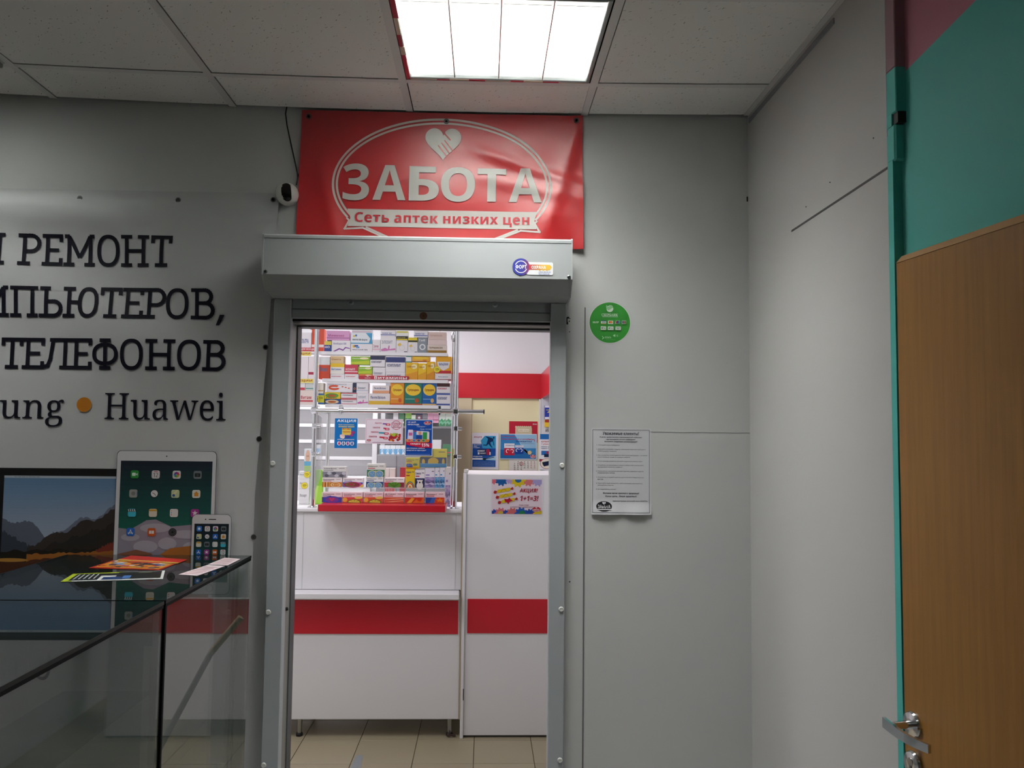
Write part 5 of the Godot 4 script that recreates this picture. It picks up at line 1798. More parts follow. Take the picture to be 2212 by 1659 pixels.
		"bear":
			o.call(0.5, 0.78, 0.34, 0.4, "e4ded4")
			o.call(0.5, 0.40, 0.24, 0.24, "e4ded4")
			o.call(0.28, 0.24, 0.08, 0.08, "e4ded4")
			o.call(0.72, 0.24, 0.08, 0.08, "e4ded4")
			o.call(0.5, 0.44, 0.09, 0.09, "26242a")
		"waves":
			for i in 6:
				var p := PackedVector2Array()
				for j in 9:
					p.append(Vector2(x0 + w * j / 8.0, y0 + h * (0.06 + 0.16 * i + 0.06 * sin(j * 1.1 + i * 1.7))))
				p.append(Vector2(x0 + w, y0 + h))
				p.append(Vector2(x0, y0 + h))
				k.poly(p, [a.lightened(0.3), a, a.darkened(0.25), a.lightened(0.45), a.darkened(0.1), a.lightened(0.2)][i])
		"animal":
			o.call(0.3, 0.55, 0.22, 0.4, "2a4a9a")
			o.call(0.16, 0.45, 0.12, 0.3, "3a62b8")
			o.call(0.70, 0.3, 0.16, 0.2, "3a7a3a")
			o.call(0.45, 0.9, 0.5, 0.14, "d08a20")
		"sea":
			o.call(0.5, 0.42, 0.20, 0.40, "dcb82e")
			o.call(0.13, 0.45, 0.06, 0.30, "dcb82e")
			o.call(0.34, 0.50, 0.04, 0.34, "dcb82e")
			o.call(0.88, 0.45, 0.05, 0.34, "dcb82e")
			k.rect(x0, y0 + h * 0.68, x0 + w, y0 + h, C("1f86c0"))
			k.rect(x0, y0 + h * 0.62, x0 + w, y0 + h * 0.69, C("5ab0d8"))

func cartons() -> void:
	# medicine cartons on the top rack shelf
	carton(-0.9083, 2.0695, -0.8670, 2.1313, -1.85, 0.06, "27408a", "top", "d8c84a", "НО", "e8e8f0", "small navy carton with yellow band, leftmost standing on the top rack shelf", "medicine cartons on the top rack shelf")
	carton(-0.8664, 2.0695, -0.7608, 2.1351, -1.85, 0.06, "e6e3e6", "swoosh", "7a3a92", "Флебодиа 600", "8a86a8", "white carton with purple zigzag swoosh at the left of the top rack shelf", "medicine cartons on the top rack shelf")
	carton(-0.7591, 2.0695, -0.6379, 2.1173, -1.85, 0.06, "e6e3e6", "squares", "6aa0d0", "Магний Б6", "5a6070", "white carton with yellow and blue squares on the top rack shelf", "medicine cartons on the top rack shelf")
	carton(-0.6377, 2.0695, -0.5938, 2.1430, -1.85, 0.06, "e6e3e6", "strip", "e0b8c8", "Свечи", "b06a80", "narrow white carton with pale pink lettering on the top rack shelf", "medicine cartons on the top rack shelf")
	carton(-0.5932, 2.0695, -0.5046, 2.1612, -1.85, 0.06, "e6e3e6", "ribbon", "c878b0", "ЭЛЕВИТ", "5a6a8a", "white carton with pink ribbon and blue-grey name, standing on the top rack shelf", "medicine cartons on the top rack shelf")
	carton(-0.5039, 2.0695, -0.4385, 2.1409, -1.85, 0.06, "e6e3e6", "leaf", "e0c050", "", "202020", "wider white carton with yellow leaf under the black carton, top rack shelf", "medicine cartons on the top rack shelf")
	carton(-0.4378, 2.0695, -0.3830, 2.1310, -1.85, 0.06, "e6e3e6", "leaf", "dcc060", "", "202020", "narrower white carton with yellow leaf beside the grey clock carton, top rack shelf", "medicine cartons on the top rack shelf")
	carton(-0.3827, 2.0695, -0.3292, 2.1571, -1.85, 0.06, "8a929a", "disc", "dfe2e4", "Таб", "e8e8e8", "grey carton with round white dial on the top rack shelf", "medicine cartons on the top rack shelf")
	carton(-0.3286, 2.0695, -0.2183, 2.1172, -1.85, 0.06, "e0d2c8", "bottom", "9a7428", "ТЕРМИКОН", "7a5a20", "wide pale carton with brown panel at the right end of the top rack shelf", "medicine cartons on the top rack shelf")
	carton(-0.8977, 2.1355, -0.7667, 2.1901, -1.85, 0.06, "d49ac4", "strip", "b06aa0", "Миминкс", "a83a80", "lilac pink carton lying on the top left of the top rack shelf", "medicine cartons on the top rack shelf")
	carton(-0.7602, 2.1177, -0.6395, 2.1804, -1.85, 0.06, "dfe6ea", "corner", "3a9ac8", "МАГНЕ В6 форте", "3a4050", "white carton with bright blue corner, upper row of the top rack shelf", "medicine cartons on the top rack shelf")
	carton(-0.7552, 2.1808, -0.6426, 2.2013, -1.85, 0.06, "d8dadc", "strip", "c05a9a", "", "202020", "pale grey carton showing a pink dash, topmost of the top rack shelf", "medicine cartons on the top rack shelf")
	carton(-0.5937, 2.1616, -0.5093, 2.1983, -1.85, 0.06, "e6e3e6", "strip", "2a4aa0", "ТАУФОН ТАБС", "2a4aa0", "white carton with blue stripe, left of two alike, top row of the rack", "medicine cartons on the top rack shelf")
	carton(-0.5040, 2.1413, -0.4394, 2.1644, -1.85, 0.06, "1c1e22", "bottom", "e0cc30", "Кальций", "e0cc30", "black carton with yellow print lying on the wider leaf carton", "medicine cartons on the top rack shelf")
	carton(-0.5049, 2.1648, -0.4380, 2.1943, -1.85, 0.06, "e8e8e4", "top", "d0c860", "", "202020", "white and yellow carton on top of the black carton, top rack shelf", "medicine cartons on the top rack shelf")
	carton(-0.4379, 2.1314, -0.3854, 2.1581, -1.85, 0.06, "e0cc30", "bottom", "1c1e22", "", "202020", "yellow and black carton lying on the narrower leaf carton", "medicine cartons on the top rack shelf")
	carton(-0.4059, 2.1585, -0.3267, 2.2003, -1.85, 0.06, "e6e3e6", "strip", "2a4aa0", "ТАУФОН ТАБС", "2a4aa0", "white carton with blue stripe and eye, right of two alike, top row of the rack", "medicine cartons on the top rack shelf")
	carton(-0.3264, 2.1176, -0.2199, 2.1471, -1.85, 0.06, "e2cdc8", "plain", "e0d0c8", "", "202020", "plain pinkish carton end lying on the brown-panel carton", "medicine cartons on the top rack shelf")
	carton(-0.3253, 2.1475, -0.2222, 2.1906, -1.85, 0.06, "dcc4bc", "plain", "e0d0c8", "ТЕРМИКОН", "c09a8a", "pinkish beige carton topmost at the right of the top rack shelf", "medicine cartons on the top rack shelf")
	# medicine cartons on the middle rack shelf
	carton(-0.9349, 1.9163, -0.8726, 2.0409, -1.85, 0.06, "cf4a2e", "top", "dfe4e4", "Пиковит", "2a7a9a", "tall red orange carton at the left end of the middle rack shelf", "medicine cartons on the middle rack shelf")
	carton(-0.8694, 1.9163, -0.7900, 1.9448, -1.85, 0.06, "e6e3e6", "plain", "c03a4a", "КОМПЛИВИТ", "c0304a", "white carton with red name, left of a pair lying on the middle rack shelf", "medicine cartons on the middle rack shelf")
	carton(-0.7894, 1.9163, -0.7108, 1.9459, -1.85, 0.06, "e6e3e6", "plain", "c03a4a", "КОМПЛИВИТ", "c0304a", "white carton with red name, right of a pair lying on the middle rack shelf", "medicine cartons on the middle rack shelf")
	carton(-0.8709, 1.9452, -0.7917, 2.0067, -1.85, 0.06, "e8e4dc", "top", "e8c020", "Витамин", "3a6ab0", "white carton with bright yellow head on the pair of red-lettered cartons", "medicine cartons on the middle rack shelf")
	carton(-0.8719, 2.0071, -0.7958, 2.0463, -1.85, 0.06, "dcc090", "plain", "b8905a", "Омега", "9a5a2a", "tan carton with spoon picture topmost at the left, middle rack shelf", "medicine cartons on the middle rack shelf")
	carton(-0.7908, 1.9463, -0.7156, 1.9993, -1.85, 0.06, "c83a50", "strip", "e8c8cc", "КОМП", "e8d8dc", "red pink striped carton on the right red-lettered carton, middle rack shelf", "medicine cartons on the middle rack shelf")
	carton(-0.7098, 1.9163, -0.6333, 1.9469, -1.85, 0.06, "e08a50", "fade", "d8a040", "", "202020", "orange and yellow carton behind the red vitamins sign", "medicine cartons on the middle rack shelf")
	carton(-0.7152, 1.9473, -0.6354, 1.9887, -1.85, 0.06, "8ab82a", "fade", "b8cc30", "Селмевит", "f0f4e0", "lower of two lime green cartons, middle rack shelf", "medicine cartons on the middle rack shelf")
	carton(-0.7570, 1.9997, -0.6497, 2.0461, -1.85, 0.06, "8ab82a", "fade", "c0d030", "Селмевит", "f0f4e0", "upper and wider lime green carton, middle rack shelf", "medicine cartons on the middle rack shelf")
	carton(-0.6331, 1.9163, -0.5618, 1.9857, -1.85, 0.06, "e6e3e6", "plain", "d0d0d4", "Компливит", "8a8a9a", "plain white carton under the navy topped one, middle rack shelf", "medicine cartons on the middle rack shelf")
	carton(-0.6487, 1.9891, -0.5644, 2.0512, -1.85, 0.06, "e6e3e6", "top", "22284e", "КОМПЛИВИТ", "2a3468", "white carton with navy head, the smaller of two, middle rack shelf", "medicine cartons on the middle rack shelf")
	carton(-0.5602, 1.9163, -0.4495, 1.9602, -1.85, 0.06, "e6e3e6", "plain", "2a3468", "КОМПЛИВИТ", "2a3468", "white carton with navy name lying under the larger navy headed one", "medicine cartons on the middle rack shelf")
	carton(-0.5612, 1.9606, -0.4504, 2.0461, -1.85, 0.06, "e6e3e6", "top", "2c3a74", "КОМПЛИВИТ", "2a3468", "white carton with navy head, the larger of two, middle rack shelf", "medicine cartons on the middle rack shelf")
	carton(-0.4487, 1.9163, -0.3789, 2.0153, -1.85, 0.06, "e8b820", "fade", "e09a2a", "Супрадин", "b06a10", "broad yellow carton with orange foot, leftmost of three yellow, middle rack shelf", "medicine cartons on the middle rack shelf")
	carton(-0.3783, 1.9163, -0.3311, 2.0126, -1.85, 0.06, "ecc222", "fade", "e0a02a", "Супрадин", "b06a10", "slim yellow carton, middle of three yellow, middle rack shelf", "medicine cartons on the middle rack shelf")
	carton(-0.3305, 1.9163, -0.2840, 2.0219, -1.85, 0.06, "e8b420", "fade", "d8902a", "Супрадин", "b06a10", "slim yellow carton, right of three yellow, middle rack shelf", "medicine cartons on the middle rack shelf")
	carton(-0.4485, 2.0157, -0.4156, 2.0531, -1.85, 0.06, "e8e8ea", "twoband", "3a9a9a", "", "202020", "small white carton with teal and orange lines, upper row of the middle rack shelf", "medicine cartons on the middle rack shelf")
	carton(-0.4144, 2.0223, -0.3125, 2.0509, -1.85, 0.06, "e4b030", "sun", "d86a30", "", "202020", "yellow orange carton lying across the yellow ones, middle rack shelf", "medicine cartons on the middle rack shelf")
	carton(-0.2828, 1.9163, -0.1898, 1.9553, -1.85, 0.06, "e6dcdc", "shield", "8a2a3a", "Кальцемин", "4a5a8a", "white carton with dark red foot at the right end of the middle rack shelf", "medicine cartons on the middle rack shelf")
	carton(-0.2799, 1.9557, -0.1904, 2.0519, -1.85, 0.06, "e8a820", "shield", "c02a3a", "КАЛЬЦЕМИН", "3a5a9a", "yellow orange carton with white shield at the right end of the middle rack shelf", "medicine cartons on the middle rack shelf")
	# medicine cartons on the bottom rack shelf
	carton(-0.9355, 1.7730, -0.9002, 1.8347, -1.85, 0.06, "c8c83a", "twoband", "3a6ab0", "-15%", "8a7a10", "lime yellow carton with discount dot at the left end of the bottom rack shelf", "medicine cartons on the bottom rack shelf")
	carton(-0.9370, 1.8351, -0.9054, 1.8937, -1.85, 0.06, "e4ddd2", "strip", "b89a5a", "", "202020", "small white and tan carton above the discount one, bottom rack shelf", "medicine cartons on the bottom rack shelf")
	carton(-0.8984, 1.7730, -0.8071, 1.8043, -1.85, 0.06, "2a4a8a", "plate", "dcc8a0", "", "202020", "blue carton with dark food picture, bottom left of the bottom rack shelf", "medicine cartons on the bottom rack shelf")
	carton(-0.8993, 1.8047, -0.8097, 1.8423, -1.85, 0.06, "dcc02a", "plate", "5a9a3a", "Ревит", "a02a2a", "yellow carton with green picture on the blue one, bottom rack shelf", "medicine cartons on the bottom rack shelf")
	carton(-0.8066, 1.7730, -0.7187, 1.8050, -1.85, 0.06, "e6e3e6", "twoband", "c02a3a", "ГЕРИМАКС", "3a4050", "lower of two white red-edged cartons on the bottom rack shelf", "medicine cartons on the bottom rack shelf")
	carton(-0.8074, 1.8054, -0.7191, 1.8408, -1.85, 0.06, "e6e3e6", "twoband", "c02a3a", "ГЕРИМАКС", "3a4050", "upper of two white red-edged cartons on the bottom rack shelf", "medicine cartons on the bottom rack shelf")
	carton(-0.8909, 1.8427, -0.7431, 1.8952, -1.85, 0.06, "e6e3e6", "curl", "d8522a", "ЦИКЛОВИТА", "9aa0b0", "wide white carton with orange flower, bottom rack shelf", "medicine cartons on the bottom rack shelf")
	carton(-0.7425, 1.8412, -0.7226, 1.8971, -1.85, 0.06, "26304e", "disc", "d8783a", "", "202020", "dark navy carton with orange ring on the bottom rack shelf", "medicine cartons on the bottom rack shelf")
	carton(-0.7181, 1.7730, -0.6525, 1.8392, -1.85, 0.06, "e6e3e6", "ribbon", "c860a8", "ЭЛЕВИТ", "5a6a8a", "white carton with magenta ribbon on the bottom rack shelf", "medicine cartons on the bottom rack shelf")
	carton(-0.7220, 1.8396, -0.6554, 1.8974, -1.85, 0.06, "e6e3e6", "strip", "c8ccd8", "Элевит", "6a7088", "white carton with grey print above the magenta ribbon one", "medicine cartons on the bottom rack shelf")
	carton(-0.6522, 1.7730, -0.5326, 1.8382, -1.85, 0.06, "e6dede", "bottom", "e0b840", "femibion", "4a5080", "large white carton with yellow foot on the bottom rack shelf", "medicine cartons on the bottom rack shelf")
	carton(-0.6327, 1.8386, -0.5364, 1.8833, -1.85, 0.06, "e6dede", "bottom", "e0a07a", "femibion", "5a6090", "white carton with peach foot on the yellow footed one", "medicine cartons on the bottom rack shelf")
	carton(-0.5320, 1.7730, -0.4545, 1.8980, -1.85, 0.06, "e0902a", "sun", "d05a2a", "Супрадин", "9a4a10", "tall orange carton with yellow circle on the bottom rack shelf", "medicine cartons on the bottom rack shelf")
	carton(-0.4539, 1.7730, -0.3536, 1.8991, -1.85, 0.06, "2a7a6a", "sun", "b8502a", "Супрадин", "9a4a10", "tall green carton with yellow circle on the bottom rack shelf", "medicine cartons on the bottom rack shelf")
	carton(-0.3530, 1.7730, -0.2727, 1.9004, -1.85, 0.06, "1f62a8", "sun", "d8b070", "Супрадин", "9a4a10", "tall blue carton with yellow circle on the bottom rack shelf", "medicine cartons on the bottom rack shelf")
	carton(-0.2716, 1.7730, -0.1948, 1.8457, -1.85, 0.06, "e6e3e6", "twoband", "4a5aa0", "КОМПЛИВИТ", "3a4a8a", "white carton with blue lettering at the right end of the bottom rack shelf", "medicine cartons on the bottom rack shelf")
	carton(-0.2725, 1.8461, -0.1968, 1.9014, -1.85, 0.06, "e6e3e6", "top", "4a2a28", "КОМПЛИВИТ", "c02a3a", "white carton with dark brown head at the right end of the bottom rack shelf", "medicine cartons on the bottom rack shelf")
	# medicine cartons left of the chrome pole
	carton(-1.0703, 2.0813, -1.0015, 2.1901, -1.95, 0.06, "e6e3e6", "plain", "e0e0e0", "УЛЬТРА", "3a5aa0", "white carton with blue name left of the chrome pole, upper tier", "medicine cartons left of the chrome pole")
	carton(-1.0009, 2.0813, -0.9293, 2.2114, -1.95, 0.06, "cf4e2c", "strip", "e8d8d0", "", "202020", "tall orange red carton passing behind the chrome pole", "medicine cartons left of the chrome pole")
	carton(-1.0665, 1.9231, -1.0153, 2.0504, -1.95, 0.06, "e6e3e6", "plain", "d0d0d0", "", "202020", "white carton with small orange dash left of the chrome pole", "medicine cartons left of the chrome pole")
	carton(-1.0147, 1.9231, -0.9744, 2.0511, -1.95, 0.06, "e6e3e6", "strip", "a8284a", "", "202020", "white carton with crimson line beside the chrome pole", "medicine cartons left of the chrome pole")
	carton(-1.0625, 1.8567, -1.0307, 1.8974, -1.95, 0.06, "e6e3e6", "bottom", "c03a4a", "", "202020", "white and red carton left of the chrome pole, lower tier", "medicine cartons left of the chrome pole")
	carton(-1.0299, 1.8567, -0.9754, 1.8979, -1.95, 0.06, "c8d0d0", "strip", "3a8a7a", "", "202020", "grey green carton beside the chrome pole, lower tier", "medicine cartons left of the chrome pole")
	carton(-1.0614, 1.7752, -0.9733, 1.8563, -1.95, 0.06, "e2d4cf", "strip", "c04a5a", "Витам", "b03a4a", "pinkish carton with red letters left of the chrome pole, lowest tier", "medicine cartons left of the chrome pole")
	# own-label cartons on the lower display tier
	carton(-0.8680, 1.2410, -0.7596, 1.2961, -1.685, 0.05, "ecd6da", "heartart", "5a3a92", "Аспаркам", "6a4a52", "pale carton with purple heart picture, leftmost on the lower display tier", "own-label cartons on the lower display tier")
	carton(-0.7576, 1.2410, -0.6492, 1.2970, -1.685, 0.05, "ecd6da", "citrus", "d84a4a", "Аскорбинка", "6a4a52", "pale carton with sliced lime picture, the left of two, lower display tier", "own-label cartons on the lower display tier")
	carton(-0.6449, 1.2410, -0.5393, 1.2979, -1.685, 0.05, "ecd6da", "citrus", "d85a3a", "Аскорбинка", "6a4a52", "pale carton with sliced lime picture, the right of two, lower display tier", "own-label cartons on the lower display tier")
	carton(-0.5363, 1.2410, -0.4285, 1.2989, -1.685, 0.05, "ecd2d6", "flame", "d8583e", "Д-Свит", "6a4a52", "pale carton with coral flame picture on the lower display tier", "own-label cartons on the lower display tier")
	carton(-0.4253, 1.2410, -0.3200, 1.2998, -1.685, 0.05, "ecd2d6", "dunes", "c83a2e", "Лимонная", "6a4a52", "pale carton with red and orange dunes on the lower display tier", "own-label cartons on the lower display tier")
	carton(-0.3133, 1.2410, -0.2096, 1.3007, -1.685, 0.05, "ecd2d6", "star", "d84a2a", "Витамин С", "6a4a52", "pale carton with orange star on blue, rightmost on the lower display tier", "own-label cartons on the lower display tier")
	# own-label cartons on the upper display tier
	carton(-0.8869, 1.3164, -0.7771, 1.3690, -1.78, 0.05, "ece2e0", "swirl", "c8782e", "Пантенол", "5a4a52", "pale carton with golden swirl on the upper display tier", "own-label cartons on the upper display tier")
	carton(-0.7740, 1.3164, -0.6632, 1.3683, -1.78, 0.05, "ece2e4", "loops", "3a4aa0", "Троксерутин", "5a4a52", "pale carton with purple and olive loops on the upper display tier", "own-label cartons on the upper display tier")
	carton(-0.6476, 1.3164, -0.5518, 1.3755, -1.78, 0.05, "e6e6e2", "lungs", "2a4a8a", "Амброксол", "4a5a6a", "pale carton with blue lungs picture, the lower of two", "own-label cartons on the upper display tier")
	carton(-0.5477, 1.3164, -0.4367, 1.3712, -1.78, 0.05, "ece0e0", "leaves", "8a2a3a", "Валериана", "5a4a52", "pale carton with green leaves picture on the upper display tier", "own-label cartons on the upper display tier")
	carton(-0.4308, 1.3164, -0.3799, 1.4211, -1.78, 0.05, "e0c024", "rainbow", "e0c024", "Сироп", "3a5a8a", "upright yellow carton with rainbow rings on the upper display tier", "own-label cartons on the upper display tier")
	carton(-0.3795, 1.3164, -0.3240, 1.4155, -1.78, 0.05, "e6e4e6", "bear", "2a2f5e", "Смекта", "4a4a6a", "upright carton with white bear picture on the upper display tier", "own-label cartons on the upper display tier")
	carton(-0.3237, 1.3164, -0.2703, 1.4265, -1.78, 0.05, "e2e0ea", "waves", "8a7ab0", "", "202020", "upright carton with lilac waves on the upper display tier", "own-label cartons on the upper display tier")
	carton(-0.2697, 1.3164, -0.2432, 1.4287, -1.78, 0.05, "e2e2ea", "waves", "4a8ac0", "", "202020", "narrow upright carton with blue waves, the left of two", "own-label cartons on the upper display tier")
	carton(-0.2426, 1.3164, -0.2146, 1.4299, -1.78, 0.05, "e2e2ea", "waves", "4a86be", "", "202020", "narrow upright carton with blue waves, the right of two", "own-label cartons on the upper display tier")
	carton(-0.8876, 1.3694, -0.7567, 1.4299, -1.78, 0.05, "dcdcd8", "marble", "8a8a94", "Тамифлю", "5a5a62", "grey marbled carton on top of the golden swirl one", "own-label cartons on the upper display tier")
	carton(-0.6443, 1.3759, -0.5452, 1.4471, -1.78, 0.05, "e2e4dc", "lungs", "3a7a5a", "Амброксол", "4a6a4a", "pale carton with green lungs picture, the upper of two", "own-label cartons on the upper display tier")
	carton(-0.4328, 1.4215, -0.3547, 1.4823, -1.78, 0.05, "d8cf3a", "animal", "d8c02a", "Смекта", "4a5a3a", "yellow carton with blue elephant picture behind the discount poster", "own-label cartons on the upper display tier")
	carton(-0.3540, 1.4303, -0.2059, 1.5322, -1.78, 0.05, "e2d63c", "sea", "23406e", "", "202020", "large carton with yellow sea creature in blue water, topmost at the right", "own-label cartons on the upper display tier")
	# small cartons behind the display tiers
	carton(-0.5598, 1.2059, -0.5336, 1.4179, -1.9, 0.05, "e8dcdc", "check", "c83040", "", "202020", "small red and white carton behind the display tiers, leftmost", "small cartons behind the display tiers")
	carton(-0.5333, 1.2059, -0.5014, 1.4181, -1.9, 0.05, "e8dcdc", "check", "c83848", "", "202020", "small red and white carton behind the display tiers, second from the left", "small cartons behind the display tiers")
	carton(-0.4747, 1.2059, -0.4431, 1.4231, -1.9, 0.05, "b8384a", "strip", "e8dcdc", "", "202020", "dark pink carton with pale stripe beside the yellow rainbow carton", "small cartons behind the display tiers")
	carton(-0.2172, 1.2059, -0.1847, 1.4269, -1.9, 0.05, "e4e0ea", "waves", "a08ac0", "", "202020", "white carton with faint lilac waves beside the right chrome pole", "small cartons behind the display tiers")
	# blue cartons in a row on the grey cabinet
	carton(-0.7455, 1.4641, -0.7073, 1.5273, -3.1, 0.06, "e2e8ee", "person", "3a9ad0", "", "3a6ab0", "white and blue carton with pale figure, first from the left on the grey cabinet", "blue cartons in a row on the grey cabinet")
	carton(-0.7067, 1.4641, -0.6689, 1.5277, -3.1, 0.06, "e2e8ee", "person", "3aa0d4", "", "8ab03a", "white and blue carton with pale figure, second from the left on the grey cabinet", "blue cartons in a row on the grey cabinet")
	carton(-0.6683, 1.4641, -0.6316, 1.5281, -3.1, 0.06, "e2e8ee", "person", "3a9ad0", "", "c03a4a", "white and blue carton with pale figure, third from the left on the grey cabinet", "blue cartons in a row on the grey cabinet")
	carton(-0.6310, 1.4641, -0.5942, 1.5285, -3.1, 0.06, "e2e8ee", "person", "3a9cd2", "", "3a9ad0", "white and blue carton with pale figure, fourth from the left on the grey cabinet", "blue cartons in a row on the grey cabinet")
	carton(-0.5936, 1.4641, -0.5577, 1.5288, -3.1, 0.06, "e8e2d8", "person", "3a9ad0", "", "d8702a", "white and blue carton with pale figure, fifth from the left, half behind a poster", "blue cartons in a row on the grey cabinet")
	# cartons on the upper cabinet shelf
	carton(-0.6530, 1.6671, -0.6159, 1.7656, -3.1, 0.06, "dfdfe2", "plain", "d0d0d0", "", "202020", "plain white carton on the upper cabinet shelf", "cartons on the upper cabinet shelf")
	carton(-0.6111, 1.6671, -0.5751, 1.7718, -3.1, 0.06, "1f7a48", "strip", "e8f0e8", "", "202020", "dark green carton on the upper cabinet shelf", "cartons on the upper cabinet shelf")
	carton(-0.5669, 1.6671, -0.5240, 1.7723, -3.1, 0.06, "8ac83a", "check", "2a7a3a", "", "e8f0e0", "light green carton on the upper cabinet shelf", "cartons on the upper cabinet shelf")
	carton(-0.5233, 1.6671, -0.4915, 1.7489, -3.1, 0.06, "4aa84a", "top", "e8f0e0", "", "202020", "green carton with white head on the upper cabinet shelf", "cartons on the upper cabinet shelf")
	carton(-0.4909, 1.6671, -0.4446, 1.7732, -3.1, 0.06, "26305e", "cross", "26305e", "", "202020", "navy carton with crossed circle sign on the upper cabinet shelf", "cartons on the upper cabinet shelf")
	carton(-0.4445, 1.6671, -0.4083, 1.7566, -3.1, 0.06, "6a6a72", "top", "8a8a92", "", "202020", "grey carton on the upper cabinet shelf", "cartons on the upper cabinet shelf")
	carton(-0.4079, 1.6915, -0.3666, 1.7776, -3.1, 0.06, "e2a0c0", "strip", "b05a80", "", "202020", "pink carton, left of two on the upper cabinet shelf", "cartons on the upper cabinet shelf")
	carton(-0.3664, 1.6919, -0.3268, 1.7781, -3.1, 0.06, "e2a4c4", "strip", "b05a80", "", "202020", "pink carton, right of two on the upper cabinet shelf", "cartons on the upper cabinet shelf")
	carton(-0.3258, 1.6671, -0.2798, 1.7671, -3.1, 0.06, "d8e8dc", "wave", "1f9a5a", "", "202020", "white and green carton, left of two on the upper cabinet shelf", "cartons on the upper cabinet shelf")
	carton(-0.2791, 1.6671, -0.2298, 1.7677, -3.1, 0.06, "d8e8dc", "wave", "23945a", "", "202020", "white and green carton, right of two on the upper cabinet shelf", "cartons on the upper cabinet shelf")
	# cartons beside the right chrome pole
	carton(-0.3686, 1.4642, -0.3026, 1.5715, -3.02, 0.06, "dfe0e4", "plain", "d0d0d4", "", "202020", "pale grey white carton above the sea creature carton, right of the discount poster", "cartons beside the right chrome pole")
	carton(-0.2919, 1.4642, -0.2294, 1.5404, -3.02, 0.06, "2a7a4a", "strip", "c03040", "", "202020", "green and red carton behind the right chrome pole", "cartons beside the right chrome pole")
	# things behind the left chrome pole
	carton(-1.0320, 1.3934, -0.9915, 1.5206, -1.98, 0.04, "dfe6ea", "face", "e0b8a0", "", "202020", "upright baby food carton with a pale round picture left of the chrome pole", "things behind the left chrome pole")
	carton(-1.0594, 1.3485, -0.9985, 1.3930, -1.98, 0.04, "e2e2e2", "plain", "d0d0d0", "Позарт", "7a7a82", "white carton with yellow 150 discount dot left of the chrome pole, upper of three", "things behind the left chrome pole")
	carton(-1.0582, 1.2932, -0.9980, 1.3481, -1.98, 0.04, "e2e2e2", "plain", "d0d0d0", "Позарт", "7a7a82", "white carton with yellow 20 discount dot left of the chrome pole, middle of three", "things behind the left chrome pole")
	carton(-1.0567, 1.2059, -0.9981, 1.2928, -1.98, 0.04, "e2e2e2", "plain", "d0d0d0", "Позарт", "7a7a82", "white carton with grey triangle left of the chrome pole, lowest of three", "things behind the left chrome pole")
	carton(-0.9754, 1.2059, -0.9249, 1.4010, -1.98, 0.04, "8ccc3a", "check", "a8dc4a", "", "202020", "bright green tall carton behind the chrome pole beside the swirl carton", "things behind the left chrome pole")

func tiers() -> void:
	# clear acrylic steps that carry the own-label cartons
	var t := thing("display_stand", V(-0.53, 1.243, -1.74), "clear acrylic stepped stand carrying two tiers of cartons behind the red shelf", "display stand")
	var k := Kit.new()
	k.box(V(-0.862, 1.3105, -1.834), V(-0.19, 1.3145, -1.752))
	k.box(V(-0.862, 1.2405, -1.756), V(-0.19, 1.3105, -1.752))
	part("upper_tray", k, M.acrylic, t)
	k = Kit.new()
	k.box(V(-0.862, 1.3148, -1.7795), V(-0.19, 1.322, -1.7765))
	part("front_lip", k, M.acrylic, t)

